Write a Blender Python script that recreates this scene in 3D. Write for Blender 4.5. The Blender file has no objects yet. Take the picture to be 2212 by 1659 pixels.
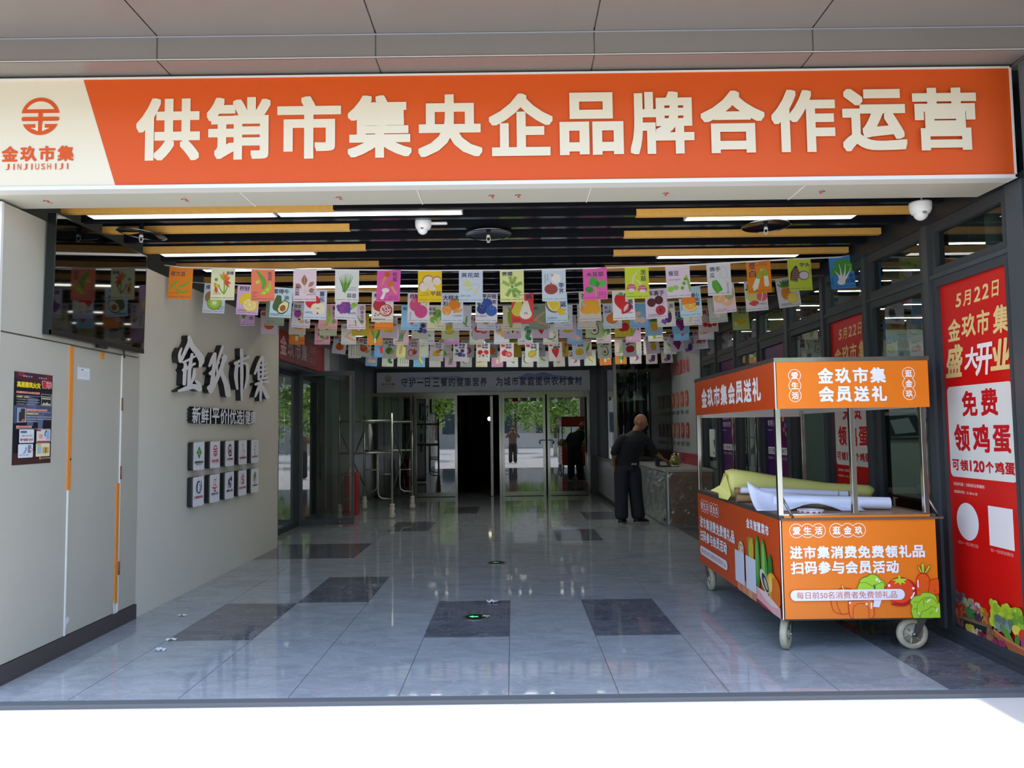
import bpy, bmesh, math, random
from mathutils import Vector, Matrix
random.seed(7)
SC = bpy.context.scene
COL = SC.collection
PI = math.pi

# ------------------------------------------------------------ camera, sky, sun, exposure
EYE = Vector((0, 0, 1.47))
PITCH, ROLL = math.atan(100 / 1600), 0.0125
_f = Vector((0, math.cos(PITCH), math.sin(PITCH)))
_r0 = Vector((1, 0, 0)); _u0 = _r0.cross(_f)
_r = math.cos(ROLL) * _r0 - math.sin(ROLL) * _u0
_u = math.sin(ROLL) * _r0 + math.cos(ROLL) * _u0
cd = bpy.data.cameras.new('camera'); cam = bpy.data.objects.new('camera', cd); COL.objects.link(cam)
cd.sensor_fit = 'HORIZONTAL'; cd.sensor_width = 36; cd.lens = 1600 / 2212 * 36
cd.clip_start = 0.05; cd.clip_end = 300
cam.matrix_world = Matrix(((_r.x, _u.x, -_f.x, EYE.x), (_r.y, _u.y, -_f.y, EYE.y), (_r.z, _u.z, -_f.z, EYE.z), (0, 0, 0, 1)))
SC.camera = cam

SUN_EL = math.radians(76)
w = bpy.data.worlds.new('sky'); SC.world = w; w.use_nodes = True
nt = w.node_tree; nt.nodes.clear()
sky = nt.nodes.new('ShaderNodeTexSky'); sky.sky_type = 'NISHITA'; sky.sun_disc = False
sky.sun_elevation = SUN_EL; sky.sun_rotation = PI; sky.air_density = 1.0; sky.dust_density = 1.0; sky.ozone_density = 1.0
bgn = nt.nodes.new('ShaderNodeBackground'); bgn.inputs['Strength'].default_value = 0.295
out = nt.nodes.new('ShaderNodeOutputWorld')
nt.links.new(sky.outputs[0], bgn.inputs[0]); nt.links.new(bgn.outputs[0], out.inputs[0])
sl = bpy.data.lights.new('sun', 'SUN'); sl.energy = 1.55; sl.angle = math.radians(0.6); sl.color = (1.0, 0.95, 0.87)
sun = bpy.data.objects.new('sun', sl); COL.objects.link(sun)
sun.rotation_euler = Vector((-0.05, 0.25, -1.0)).to_track_quat('-Z', 'Y').to_euler()
SC.view_settings.view_transform = 'Standard'; SC.view_settings.look = 'None'
SC.view_settings.exposure = 1.5; SC.view_settings.gamma = 1.0
SC.view_settings.use_curve_mapping = False
SC.cycles.use_denoising = True
SC.cycles.max_bounces = 10; SC.cycles.glossy_bounces = 6; SC.cycles.diffuse_bounces = 5
SC.cycles.transparent_max_bounces = 16; SC.cycles.caustics_reflective = False; SC.cycles.caustics_refractive = False
SC.cycles.sample_clamp_indirect = 6

# ------------------------------------------------------------ helpers
def lin(h):
    h = h.lstrip('#'); o = []
    for i in (0, 2, 4):
        c = int(h[i:i + 2], 16) / 255
        o.append(c / 12.92 if c <= 0.04045 else ((c + 0.055) / 1.055) ** 2.4)
    return (o[0], o[1], o[2], 1)

MATS = {}
def M(hexc, rough=0.6, metal=0.0, spec=0.5, noise=0.0, nscale=8.0, bump=0.0, emit=0.0, coat=0.0):
    key = (hexc, rough, metal, spec, noise, nscale, bump, emit, coat)
    if key in MATS: return MATS[key]
    m = bpy.data.materials.new('paint_' + hexc.strip('#')); m.use_nodes = True
    n = m.node_tree.nodes; L = m.node_tree.links; b = n['Principled BSDF']
    c = lin(hexc)
    b.inputs['Base Color'].default_value = c; b.inputs['Roughness'].default_value = rough
    b.inputs['Metallic'].default_value = metal; b.inputs['Specular IOR Level'].default_value = spec
    b.inputs['Coat Weight'].default_value = coat
    if emit:
        b.inputs['Emission Color'].default_value = c; b.inputs['Emission Strength'].default_value = emit
    if noise or bump:
        tc = n.new('ShaderNodeTexCoord'); t = n.new('ShaderNodeTexNoise'); t.inputs['Scale'].default_value = nscale; t.inputs['Detail'].default_value = 5
        L.new(tc.outputs['Object'], t.inputs['Vector'])
        if noise:
            r = n.new('ShaderNodeMix'); r.data_type = 'RGBA'
            r.inputs[6].default_value = tuple(max(0, v * (1 - noise)) for v in c[:3]) + (1,)
            r.inputs[7].default_value = tuple(min(1, v * (1 + noise)) for v in c[:3]) + (1,)
            L.new(t.outputs[0], r.inputs[0]); L.new(r.outputs[2], b.inputs['Base Color'])
        if bump:
            bp = n.new('ShaderNodeBump'); bp.inputs['Strength'].default_value = bump; bp.inputs['Distance'].default_value = 0.01
            L.new(t.outputs[0], bp.inputs['Height']); L.new(bp.outputs[0], b.inputs['Normal'])
    MATS[key] = m
    return m

def glass_mat(name, tint, boost=1.0, rough=0.0):
    m = bpy.data.materials.new(name); m.use_nodes = True
    n = m.node_tree.nodes; L = m.node_tree.links; n.clear()
    o = n.new('ShaderNodeOutputMaterial'); mx = n.new('ShaderNodeMixShader')
    t = n.new('ShaderNodeBsdfTransparent'); t.inputs[0].default_value = lin(tint)
    g = n.new('ShaderNodeBsdfGlossy'); g.inputs['Roughness'].default_value = rough
    fr = n.new('ShaderNodeFresnel'); fr.inputs['IOR'].default_value = 1.5
    mu = n.new('ShaderNodeMath'); mu.operation = 'MULTIPLY'; mu.use_clamp = True; mu.inputs[1].default_value = boost
    ge = n.new('ShaderNodeNewGeometry'); mr = n.new('ShaderNodeMapRange'); mr.inputs[3].default_value = 1.5; mr.inputs[4].default_value = 1 / 1.5
    L.new(ge.outputs['Backfacing'], mr.inputs[0]); L.new(mr.outputs[0], fr.inputs['IOR'])
    L.new(fr.outputs[0], mu.inputs[0]); L.new(mu.outputs[0], mx.inputs[0])
    L.new(t.outputs[0], mx.inputs[1]); L.new(g.outputs[0], mx.inputs[2]); L.new(mx.outputs[0], o.inputs[0])
    return m
GLASS = glass_mat('tinted_glass', '#b9c8c2', 2.2)
GLASS_DOOR = glass_mat('door_glass', '#a3b0ab', 6.0)
FILM = glass_mat('clear_plastic', '#e6e6e6', 4.0, 0.12)
STEEL = M('#84827b', 0.16, 1.0, noise=0.12, nscale=6)
STEEL_B = M('#d2cfc6', 0.2, 1.0, noise=0.1, nscale=9)
STEEL_D = M('#8e8c86', 0.35, 1.0, noise=0.2, nscale=10)
FRAME = M('#3a3d40', 0.45, 0.0, 0.5)
FRAME_L = M('#5b6063', 0.4, 0.2)
BLACK = M('#17181b', 0.35)
BLACK_M = M('#101113', 0.8)
WHITE = M('#e9e8e4', 0.45)

class MB:
    """collects shapes, builds ONE mesh object"""
    def __init__(s): s.v = []; s.f = []; s.m = []; s.mats = []; s.sm = []
    def mi(s, mat):
        if isinstance(mat, str): mat = M(mat)
        if mat not in s.mats: s.mats.append(mat)
        return s.mats.index(mat)
    def add(s, verts, faces, mat, smooth=False):
        b = len(s.v); k = s.mi(mat)
        s.v += [tuple(v) for v in verts]
        for f in faces:
            s.f.append([i + b for i in f]); s.m.append(k); s.sm.append(smooth)
    def box(s, a, b, mat, bev=0.0):
        x0, y0, z0 = [min(p, q) for p, q in zip(a, b)]; x1, y1, z1 = [max(p, q) for p, q in zip(a, b)]
        if bev > 0:
            bm = bmesh.new(); bmesh.ops.create_cube(bm, size=1)
            for v in bm.verts: v.co = Vector(((x0 + x1) / 2 + v.co.x * (x1 - x0), (y0 + y1) / 2 + v.co.y * (y1 - y0), (z0 + z1) / 2 + v.co.z * (z1 - z0)))
            bmesh.ops.bevel(bm, geom=bm.edges[:], offset=bev, segments=2, affect='EDGES', profile=0.5)
            s.addbm(bm, mat); return
        v = [(x0, y0, z0), (x1, y0, z0), (x1, y1, z0), (x0, y1, z0), (x0, y0, z1), (x1, y0, z1), (x1, y1, z1), (x0, y1, z1)]
        s.add(v, [(0, 3, 2, 1), (4, 5, 6, 7), (0, 1, 5, 4), (1, 2, 6, 5), (2, 3, 7, 6), (3, 0, 4, 7)], mat)
    def addbm(s, bm, mat, smooth=False, xf=None):
        bm.verts.ensure_lookup_table(); bm.verts.index_update()
        vs = [(xf @ v.co) if xf else v.co.copy() for v in bm.verts]
        s.add(vs, [[v.index for v in f.verts] for f in bm.faces], mat, smooth); bm.free()
    def tube(s, pts, r, mat, n=10, cap=True):
        P = [Vector(p) for p in pts]; R = r if isinstance(r, (list, tuple)) else [r] * len(P)
        vs = []; fs = []; prev = None
        for i, p in enumerate(P):
            t = (P[min(i + 1, len(P) - 1)] - P[max(i - 1, 0)]).normalized()
            if prev is None:
                a = Vector((0, 0, 1)) if abs(t.z) < 0.9 else Vector((1, 0, 0)); prev = t.cross(a).normalized()
            prev = (prev - t * prev.dot(t)).normalized(); q = t.cross(prev)
            for j in range(n):
                an = 2 * PI * j / n; vs.append(p + (prev * math.cos(an) + q * math.sin(an)) * R[i])
        for i in range(len(P) - 1):
            for j in range(n):
                a = i * n + j; b = i * n + (j + 1) % n; fs.append((a, b, b + n, a + n))
        if cap: fs.append(list(range(n))[::-1]); fs.append([(len(P) - 1) * n + j for j in range(n)])
        s.add(vs, fs, mat, True)
    def lathe(s, prof, mat, org=(0, 0, 0), axis='z', n=24, ends=True):
        vs = []; fs = []; O = Vector(org)
        for r, h in prof:
            for j in range(n):
                a = 2 * PI * j / n; x, y = r * math.cos(a), r * math.sin(a)
                p = (x, y, h) if axis == 'z' else ((h, x, y) if axis == 'x' else (y, h, x))
                vs.append(O + Vector(p))
        for i in range(len(prof) - 1):
            for j in range(n):
                a = i * n + j; b = i * n + (j + 1) % n; fs.append((a, b, b + n, a + n))
        if ends: fs.append(list(range(n))[::-1]); fs.append([(len(prof) - 1) * n + j for j in range(n)])
        s.add(vs, fs, mat, True)
    def prism(s, poly, d, mat, side=None):
        """extrude a 3D polygon by vector d"""
        n = len(poly); P = [Vector(p) for p in poly]; D = Vector(d)
        s.add(P, [list(range(n))], mat)
        s.add([p + D for p in P], [list(range(n))[::-1]], side or mat)
        vs = P + [p + D for p in P]
        s.add(vs, [(i, i + n, (i + 1) % n + n, (i + 1) % n) for i in range(n)], side or mat)
    def quad(s, a, b, c, d, mat): s.add([a, b, c, d], [(0, 1, 2, 3)], mat)
    def ball(s, c, r, mat, n=14, k=8):
        rx, ry, rz = r if isinstance(r, tuple) else (r, r, r); C = Vector(c); vs = []; fs = []
        for i in range(k + 1):
            th = PI * i / k
            for j in range(n):
                a = 2 * PI * j / n
                vs.append(C + Vector((rx * math.sin(th) * math.cos(a), ry * math.sin(th) * math.sin(a), rz * math.cos(th))))
        for i in range(k):
            for j in range(n):
                a = i * n + j; b = i * n + (j + 1) % n; fs.append((a, a + n, b + n, b))
        s.add(vs, fs, mat, True)
    def build(s, name, parent=None, loc=None):
        me = bpy.data.meshes.new(name); O = Vector(loc) if loc else Vector((0, 0, 0))
        me.from_pydata([Vector(v) - O for v in s.v], [], s.f)
        for m in s.mats: me.materials.append(m)
        me.polygons.foreach_set('material_index', s.m); me.polygons.foreach_set('use_smooth', s.sm)
        me.update()
        o = bpy.data.objects.new(name, me); COL.objects.link(o)
        if parent:
            o.parent = parent; o.location = O - parent_world(parent)
        else: o.location = O
        return o
def parent_world(p):
    v = Vector((0, 0, 0))
    while p is not None: v += p.location; p = p.parent
    return v
def tag(o, label, cat, group=None, kind=None):
    o['label'] = label; o['category'] = cat
    if group: o['group'] = group
    if kind: o['kind'] = kind
    return o
def struct(o): o['kind'] = 'structure'; return o
def empty(name, loc, label, cat, group=None):
    o = bpy.data.objects.new(name, None); COL.objects.link(o); o.location = loc; o.empty_display_size = 0.1
    return tag(o, label, cat, group)

GLY = {}
def glyphs(s, bold, shear=0.0):
    k = (s, bold, shear)
    if k not in GLY:
        c = bpy.data.curves.new('t', 'FONT'); c.body = s; c.offset = bold; c.shear = shear; c.resolution_u = 3
        o = bpy.data.objects.new('t', c); me = o.to_mesh()
        vs = [(v.co.x, v.co.y) for v in me.vertices]; fs = [list(p.vertices) for p in me.polygons]
        o.to_mesh_clear(); bpy.data.objects.remove(o); bpy.data.curves.remove(c)
        xs = [v[0] for v in vs]; ys = [v[1] for v in vs]
        GLY[k] = (vs, fs, min(xs), max(xs), min(ys), max(ys))
    return GLY[k]

def catmull(P, n=5):
    Q = []
    for i in range(len(P) - 1):
        p0, p1, p2, p3 = P[max(i - 1, 0)], P[i], P[i + 1], P[min(i + 2, len(P) - 1)]
        for j in range(n):
            t = j / n
            Q.append(tuple(.5 * (2 * b + (-a + c) * t + (2 * a - 5 * b + 4 * c - d) * t * t + (-a + 3 * b - 3 * c + d) * t ** 3) for a, b, c, d in zip(p0, p1, p2, p3)))
    Q.append(tuple(P[-1])); return Q

class Cv:
    """printed artwork on a flat face: local x right, y down"""
    def __init__(s, mb, O, U, V, x0=0, y0=0, sx=1, sy=1, lift=0.0003, step=0.00012, rough=0.55, clip=None):
        s.mb = mb; s.O = Vector(O); s.U = Vector(U).normalized(); s.V = Vector(V).normalized(); s.N = -s.U.cross(s.V)
        s.x0, s.y0, s.sx, s.sy, s.l, s.st, s.rough = x0, y0, sx, sy, lift, step, rough
        if s.N.length < .5: s.N = Vector((0, -1, 0))
        s.clip = clip
    def P(s, x, y):
        if s.clip:
            x = min(max(x, s.clip[0]), s.clip[2]); y = min(max(y, s.clip[1]), s.clip[3])
        return s.O + s.U * ((x - s.x0) * s.sx) + s.V * ((y - s.y0) * s.sy) + s.N * s.l
    def mat(s, c): return M(c, s.rough) if isinstance(c, str) else c
    def poly(s, pts, c):
        s.mb.add([s.P(*p) for p in pts], [list(range(len(pts)))], s.mat(c)); s.l += s.st
    def rect(s, x, y, w, h, c): s.poly([(x, y), (x, y + h), (x + w, y + h), (x + w, y)], c)
    def rrect(s, x, y, w, h, r, c):
        p = []
        for cx, cy, a0 in ((x + w - r, y + r, -PI / 2), (x + w - r, y + h - r, 0), (x + r, y + h - r, PI / 2), (x + r, y + r, PI)):
            for i in range(7): a = a0 + PI / 2 * i / 6; p.append((cx + r * math.cos(a), cy + r * math.sin(a)))
        s.poly(p, c)
    def e(s, x, y, rx, ry, c, rot=0, n=20):
        ca, sa = math.cos(math.radians(rot)), math.sin(math.radians(rot))
        s.poly([(x + rx * math.cos(t) * ca - ry * math.sin(t) * sa, y + rx * math.cos(t) * sa + ry * math.sin(t) * ca) for t in [2 * PI * i / n for i in range(n)]], c)
    def ring(s, x, y, r, w, c, n=28, a0=0, a1=360, ry=None):
        ry = ry or r; vs = []
        full = a1 - a0 >= 360
        for i in range(n + 1):
            a = math.radians(a0 + (a1 - a0) * i / n)
            vs += [s.P(x + r * math.cos(a), y + ry * math.sin(a)), s.P(x + (r - w) * math.cos(a), y + (ry - w) * math.sin(a))]
        s.mb.add(vs, [(2 * i, 2 * i + 1, 2 * i + 3, 2 * i + 2) for i in range(n)], s.mat(c)); s.l += s.st
    def st_(s, pts, ws, c, n=4):
        if not isinstance(ws, (list, tuple)): ws = [ws] * len(pts)
        Q = catmull([(p[0], p[1], q) for p, q in zip(pts, ws)], n) if len(pts) > 2 else [(p[0], p[1], q) for p, q in zip(pts, ws)]
        vs = []
        for i, q in enumerate(Q):
            a = Q[max(i - 1, 0)]; b = Q[min(i + 1, len(Q) - 1)]; dx, dy = b[0] - a[0], b[1] - a[1]; d = math.hypot(dx, dy) or 1
            hw = max(q[2], 0.0005) / 2
            vs += [s.P(q[0] - dy / d * hw, q[1] + dx / d * hw), s.P(q[0] + dy / d * hw, q[1] - dx / d * hw)]
        s.mb.add(vs, [(2 * i, 2 * i + 1, 2 * i + 3, 2 * i + 2) for i in range(len(Q) - 1)], s.mat(c)); s.l += s.st
    def text(s, t, x, y, w, h, c, bold=0.012, shear=0.0):
        r = max(0.0, bold - 0.002)
        vs, fs, a, b, d, e = glyphs(t, 0.0, shear)
        k = s.mat(c); a, b, d, e = a - r, b + r, d - r, e + r
        if r < 0.003: sh = ((0, 0),)
        elif h * s.sy < 0.035 or r < 0.012: sh = ((r, r), (-r, -r), (-r, r), (r, -r))
        elif h * s.sy > 0.2: sh = [(r * .15 * i, r * .15 * j) for i in range(-6, 7) for j in range(-6, 7) if max(abs(i), abs(j)) == 6]
        else: sh = [(r * .92 * i, r * .92 * j) for i in (-1, 0, 1) for j in (-1, 0, 1) if i or j]
        for dx, dy in sh:
            s.mb.add([s.P(x + (p + dx - a) / (b - a) * w, y + (e - q - dy) / (e - d) * h) for p, q in vs], fs, k); s.l += 0.00002
        s.l += s.st
    def vtext(s, t, x, y, w, h, c, bold=0.012, gap=0.12):
        n = len(t); ch = h / (n + gap * (n - 1))
        for i, g in enumerate(t): s.text(g, x, y + i * ch * (1 + gap), w, ch, c, bold); s.l -= s.st
        s.l += s.st
    def vlabel(s, t, x, y, w, h, c, bold=0.01):
        """latin caption turned to read downwards"""
        vs, fs, a, b, d, e = glyphs(t, 0.0)
        s.mb.add([s.P(x + (q - d) / (e - d) * w, y + (p - a) / (b - a) * h) for p, q in vs], fs, s.mat(c)); s.l += s.st

# ------------------------------------------------------------ floor, ground, shell
def marble(name, c0, c1, vein, rough, bump):
    m = bpy.data.materials.new(name); m.use_nodes = True
    n = m.node_tree.nodes; L = m.node_tree.links; b = n['Principled BSDF']
    tc = n.new('ShaderNodeTexCoord'); mp = n.new('ShaderNodeMapping'); mp.inputs['Scale'].default_value = (1.2, 2.6, 1)
    mp.inputs['Rotation'].default_value = (0, 0, 0.5)
    t = n.new('ShaderNodeTexNoise'); t.inputs['Scale'].default_value = 2.2; t.inputs['Detail'].default_value = 8; t.inputs['Distortion'].default_value = 1.2
    t2 = n.new('ShaderNodeTexNoise'); t2.inputs['Scale'].default_value = 3.0; t2.inputs['Detail'].default_value = 6; t2.inputs['Distortion'].default_value = 2.0
    r = n.new('ShaderNodeValToRGB'); r.color_ramp.elements[0].position = 0.33; r.color_ramp.elements[1].position = 0.68
    r.color_ramp.elements[0].color = lin(c0); r.color_ramp.elements[1].color = lin(c1)
    v = n.new('ShaderNodeValToRGB'); e = v.color_ramp.elements; e[0].position = 0.47; e[0].color = (0, 0, 0, 1); e[1].position = 0.53; e[1].color = (0, 0, 0, 1)
    k = e.new(0.5); k.color = (0.5, 0.5, 0.5, 1)
    mx = n.new('ShaderNodeMix'); mx.data_type = 'RGBA'; mx.inputs[7].default_value = lin(vein)
    L.new(tc.outputs['Object'], mp.inputs[0]); L.new(mp.outputs[0], t.inputs[0]); L.new(mp.outputs[0], t2.inputs[0])
    L.new(t.outputs[0], r.inputs[0]); L.new(t2.outputs[0], v.inputs[0]); L.new(v.outputs[0], mx.inputs[0]); L.new(r.outputs[0], mx.inputs[6])
    L.new(mx.outputs[2], b.inputs['Base Color']); b.inputs['Roughness'].default_value = rough; b.inputs['Specular IOR Level'].default_value = 0.75
    w_ = n.new('ShaderNodeTexNoise'); w_.inputs['Scale'].default_value = 5; bp = n.new('ShaderNodeBump'); bp.inputs['Strength'].default_value = bump; bp.inputs['Distance'].default_value = 0.004
    L.new(tc.outputs['Object'], w_.inputs[0]); L.new(w_.outputs[0], bp.inputs['Height']); L.new(bp.outputs[0], b.inputs['Normal'])
    return m
TILE = marble('grey_marble_tile', '#90969b', '#a2a8ad', '#b3b8bc', 0.045, 0.10)
TILE_D = marble('dark_marble_tile', '#56595f', '#6c6f76', '#8f929a', 0.045, 0.10)
fl = MB()
xs = [-0.04 + 0.614 * k for k in range(-5, 6)]
ys = [4.23, 5.39, 6.525, 7.65] + [7.65 + 1.135 * k for k in range(1, 10)]
dark = {(1, 1), (2, 2), (4, 1), (6, 1), (0, 4), (1, 4), (3, 8), (5, 8), (2, 6), (6, 5), (7, 7)}
fl.box((-3.6, 4.23, -0.05), (9.0, 17.9, -0.004), '#6d7073')
for i in range(10):
    for j in range(len(ys) - 1):
        mt = TILE_D if (i, j) in dark or i == 9 else TILE
        a, b, c, d = xs[i], xs[i + 1], ys[j], ys[j + 1]
        if i == 0: a = -3.5
        g = 0.0025
        fl.box((a + g, c + g, -0.004), (b - g, d - g, 0), mt)
fl.box((-3.6, 4.17, -0.05), (3.5, 4.23, -0.006), '#5d6063')
struct(fl.build('floor'))

def paver_mat():
    m = bpy.data.materials.new('sunlit_pavers'); m.use_nodes = True
    n = m.node_tree.nodes; L = m.node_tree.links; b = n['Principled BSDF']
    tc = n.new('ShaderNodeTexCoord'); br = n.new('ShaderNodeTexBrick'); br.inputs['Scale'].default_value = 1.0
    br.inputs['Brick Width'].default_value = 0.6; br.inputs['Row Height'].default_value = 0.6; br.inputs['Mortar Size'].default_value = 0.003; br.offset = 0
    br.inputs['Color1'].default_value = lin('#d6d1c8'); br.inputs['Color2'].default_value = lin('#d0cbc2'); br.inputs['Mortar'].default_value = lin('#bdb8ae')
    L.new(tc.outputs['Object'], br.inputs[0]); L.new(br.outputs[0], b.inputs['Base Color']); b.inputs['Roughness'].default_value = 0.85
    return m
g = MB(); g.quad((-45, -45, -0.03), (45, -45, -0.03), (45, 4.2, -0.03), (-45, 4.2, -0.03), paver_mat())
struct(g.build('ground'))

PAINT = M('#d3cfc1', 0.6, noise=0.03, nscale=3)
PAINT2 = M('#b6b1a3', 0.5, noise=0.04, nscale=4)
# left wall, hydrant-cabinet half: boards with open joints
wl = MB()
wl.box((-3.6, 4.37, 0), (-3.075, 6.05, 2.88), '#8f8d88')
wl.box((-3.075, 4.37, 2.105), (-3.05, 6.05, 2.88), PAINT2)
wl.box((-3.075, 4.37, 0.12), (-3.05, 5.095, 2.095), PAINT2)
wl.box((-3.075, 5.775, 0.12), (-3.05, 6.05, 2.095), PAINT2)
wl.box((-3.075, 4.365, 0.0), (-3.045, 4.385, 2.88), '#dcdad4')
wl.box((-3.6, 4.355, 0), (-3.0755, 4.37, 2.88), '#c9c7c0')
struct(wl.build('wall_left'))
d = MB(); d.box((-3.075, 5.105, 0.12), (-3.052, 5.765, 2.09), PAINT2)
for y in (5.1, 5.77): d.box((-3.07, y - 0.006, 0.12), (-3.044, y + 0.006, 2.09), '#e6e5df')
hd = struct(d.build('door_1'))
for z in (1.71, 1.18, 0.45):
    h = MB(); h.tube([(-3.042, 5.772, z - 0.05), (-3.042, 5.772, z + 0.05)], 0.008, '#7a4a3c'); h.build('hinge', hd)
h = MB(); h.lathe([(0.012, 0), (0.012, 0.008), (0.004, 0.012)], STEEL, (-3.052, 5.115, 1.31), 'x', 12); h.build('lock', hd)
# poured filler drips at the foot of the door, part of the door
dr = MB()
c = Cv(dr, (-3.05, 5.105, 0.2), (0, 1, 0), (0, 0, -1), lift=0.0018)
c.poly([(0.6, 0.0), (0.64, -0.04), (0.67, 0.0), (0.665, 0.07), (0.66, 0.19), (0.65, 0.1), (0.64, 0.17), (0.63, 0.09), (0.615, 0.15), (0.605, 0.06)], '#d9d9d2')
c.poly([(0.005, -0.03), (0.03, -0.045), (0.05, -0.02), (0.035, 0.01), (0.02, 0.0), (0.01, 0.04)], '#d9d9d2')
dr.build('filler_drip', hd)
b = MB(); b.box((-3.075, 4.37, 0), (-3.04, 6.05, 0.115), M('#4b4342', 0.5)); struct(b.build('baseboard_left'))
for (y0, y1, z0, z1, lb) in ((5.085, 5.125, 1.10, 2.09, 'long orange tape strip down the upper left edge of the cabinet door'),
                             (5.725, 5.76, 0.19, 1.10, 'orange tape strip down the lower right edge of the cabinet door'),
                             (5.47, 5.51, 2.04, 2.088, 'short orange tape stub under the television')):
    t = MB(); t.box((-3.0515, y0, z0), (-3.0425, y1, z1), M('#e08a35', 0.5)); tag(t.build('tape_strip'), lb, 'tape', 'orange tape on the cabinet door')
# left wall, logo half
wb = MB(); wb.box((-3.6, 6.05, 0), (-3.06, 9.69, 2.87), PAINT); struct(wb.build('wall_left.001'))
# left back: bulkhead, storefront, dark panels
bh = MB(); bh.box((-3.6, 9.69, 2.45), (-3.11, 12.25, 3.1), M('#73797b', 0.4)); bh.box((-3.11, 12.15, 2.47), (-3.085, 12.5, 2.87), '#9b9d9c')
bh.box((-3.6, 9.69, 2.41), (-3.12, 12.25, 2.45), FRAME); struct(bh.build('wall_left.002'))
wd = MB()
wd.box((-3.6, 12.25, 0), (-3.1, 16.75, 3.0), M('#7b8283', 0.25, noise=0.08))
for y in (13.3, 14.4, 15.5): wd.box((-3.1, y, 0), (-3.095, y + 0.012, 2.9), '#2c3031')
struct(wd.build('wall_left.003'))
s = MB(); X = -3.43
for y in (9.7, 10.72, 11.78): s.box((X - 0.04, y - 0.04, 0), (X + 0.04, y + 0.04, 2.41), FRAME)
for z in (0.04, 2.38): s.box((X - 0.035, 9.7, z - 0.04), (X + 0.035, 11.8, z + 0.04), FRAME)
sw = struct(s.build('window_1'))
p = MB(); p.quad((X, 9.74, 0.08), (X, 10.68, 0.08), (X, 10.68, 2.34), (X, 9.74, 2.34), GLASS_DOOR); p.build('pane', sw)
p = MB(); p.quad((X, 10.76, 0.08), (X, 11.74, 0.08), (X, 11.74, 2.34), (X, 10.76, 2.34), GLASS_DOOR); p.build('pane', sw)
h = MB()
for q in (-3.36, -3.5): h.tube([(q, 10.62, 0.65), (q, 10.62, 1.82)], 0.014, STEEL)
for z in (0.75, 1.72): h.tube([(-3.5, 10.62, z), (-3.36, 10.62, z)], 0.008, STEEL, 8)
h.build('handle', sw)
# side room behind that storefront
r = MB(); r.box((-7, 9.69, -0.05), (-3.6, 9.75, 3.0), '#74777a'); r.box((-7, 16.7, -0.05), (-3.6, 16.75, 3.0), '#74777a')
r.box((-7.05, 9.69, -0.05), (-7, 16.75, 3.0), '#86898b'); r.box((-7, 9.69, -0.06), (-3.6, 16.75, -0.0), '#5c5f61'); r.box((-7, 9.69, 3.0), (-3.1, 16.75, 3.05), '#55585a')
struct(r.build('wall_left.004'))
# open door leaf across the corridor edge
dl = MB(); Y = 11.8
for x in (-3.4, -2.555): dl.box((x, Y - 0.025, 0.02), (x + 0.06 if x < -3 else x + 0.035, Y + 0.025, 2.45), FRAME_L)
dl.box((-3.34, Y - 0.025, 2.375), (-2.555, Y + 0.025, 2.45), FRAME_L); dl.box((-3.34, Y - 0.025, 0.02), (-2.555, Y + 0.025, 0.11), FRAME_L)
od = struct(dl.build('door_2'))
p = MB(); p.quad((-3.34, Y, 0.11), (-2.555, Y, 0.11), (-2.555, Y, 2.375), (-3.34, Y, 2.375), GLASS_DOOR); p.build('pane', od)
h = MB()
for z in (0.78, 1.74): h.lathe([(0.013, -0.03), (0.013, -0.026), (0.006, -0.024)], STEEL, (-2.535, Y, z), 'y', 12)
h.build('handle_boss', od)
h = MB(); h.lathe([(0.02, -0.026), (0.02, -0.032), (0.01, -0.034)], STEEL, (-2.75, Y, 0.06), 'y', 12); h.build('lock', od)

# ceiling: dark slab, soffit at the back
ce = MB(); ce.box((-3.6, 4.58, 3.5), (9, 17.8, 3.6), BLACK_M); ce.box((-3.6, 4.3, 2.93), (3.2, 4.58, 3.6), BLACK_M); struct(ce.build('ceiling'))
so = MB(); so.box((-3.1, 13.75, 2.9), (3.1, 16.75, 3.5), M('#a0a5a6', 0.5)); so.box((-3.1, 13.7, 2.93), (3.1, 13.76, 3.0), '#34383a'); struct(so.build('ceiling.001'))
SLAT = M('#1b1c20', 0.16, 0.0, 0.5); WOOD = M('#efb55a', 0.42, noise=0.14, nscale=22)
for k in range(-1, 29):
    y = 4.87 + 0.305 * k + (0.1 if k == 0 else 0.03 if k == 1 else 0)
    s = MB(); wood = []
    if k == -1: segs = [(-3.05, 2.95, SLAT)]
    elif k % 2 == 0: segs = [(-3.05, -1.2, WOOD), (-1.2, 2.95, SLAT)]
    else: segs = [(-3.05, 0.9, SLAT), (0.9, 2.95 if k != 3 else 2.93, WOOD)]
    if k > 17: segs = [(-3.05, 2.95, SLAT if k % 2 else WOOD)]
    for a, b_, mt in segs:
        if mt is WOOD: s.box((a, y - 0.025, 2.98), (b_ - 0.002, y + 0.025, 3.03), mt); s.box((a, y - 0.022, 3.03), (b_ - 0.002, y + 0.022, 3.10), SLAT)
        else: s.box((a, y - 0.025, 2.985), (b_ - 0.002, y + 0.025, 3.10), mt)
    struct(s.build('ceiling_slat'))
tr = MB()
for y0 in (6.9, 10.2):
    pass
for x in (-2.2, 0.0, 2.2): tr.box((x - 0.02, 4.6, 3.10), (x + 0.02, 13.7, 3.14), BLACK_M)
struct(tr.build('ceiling_slat_carrier'))

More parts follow.
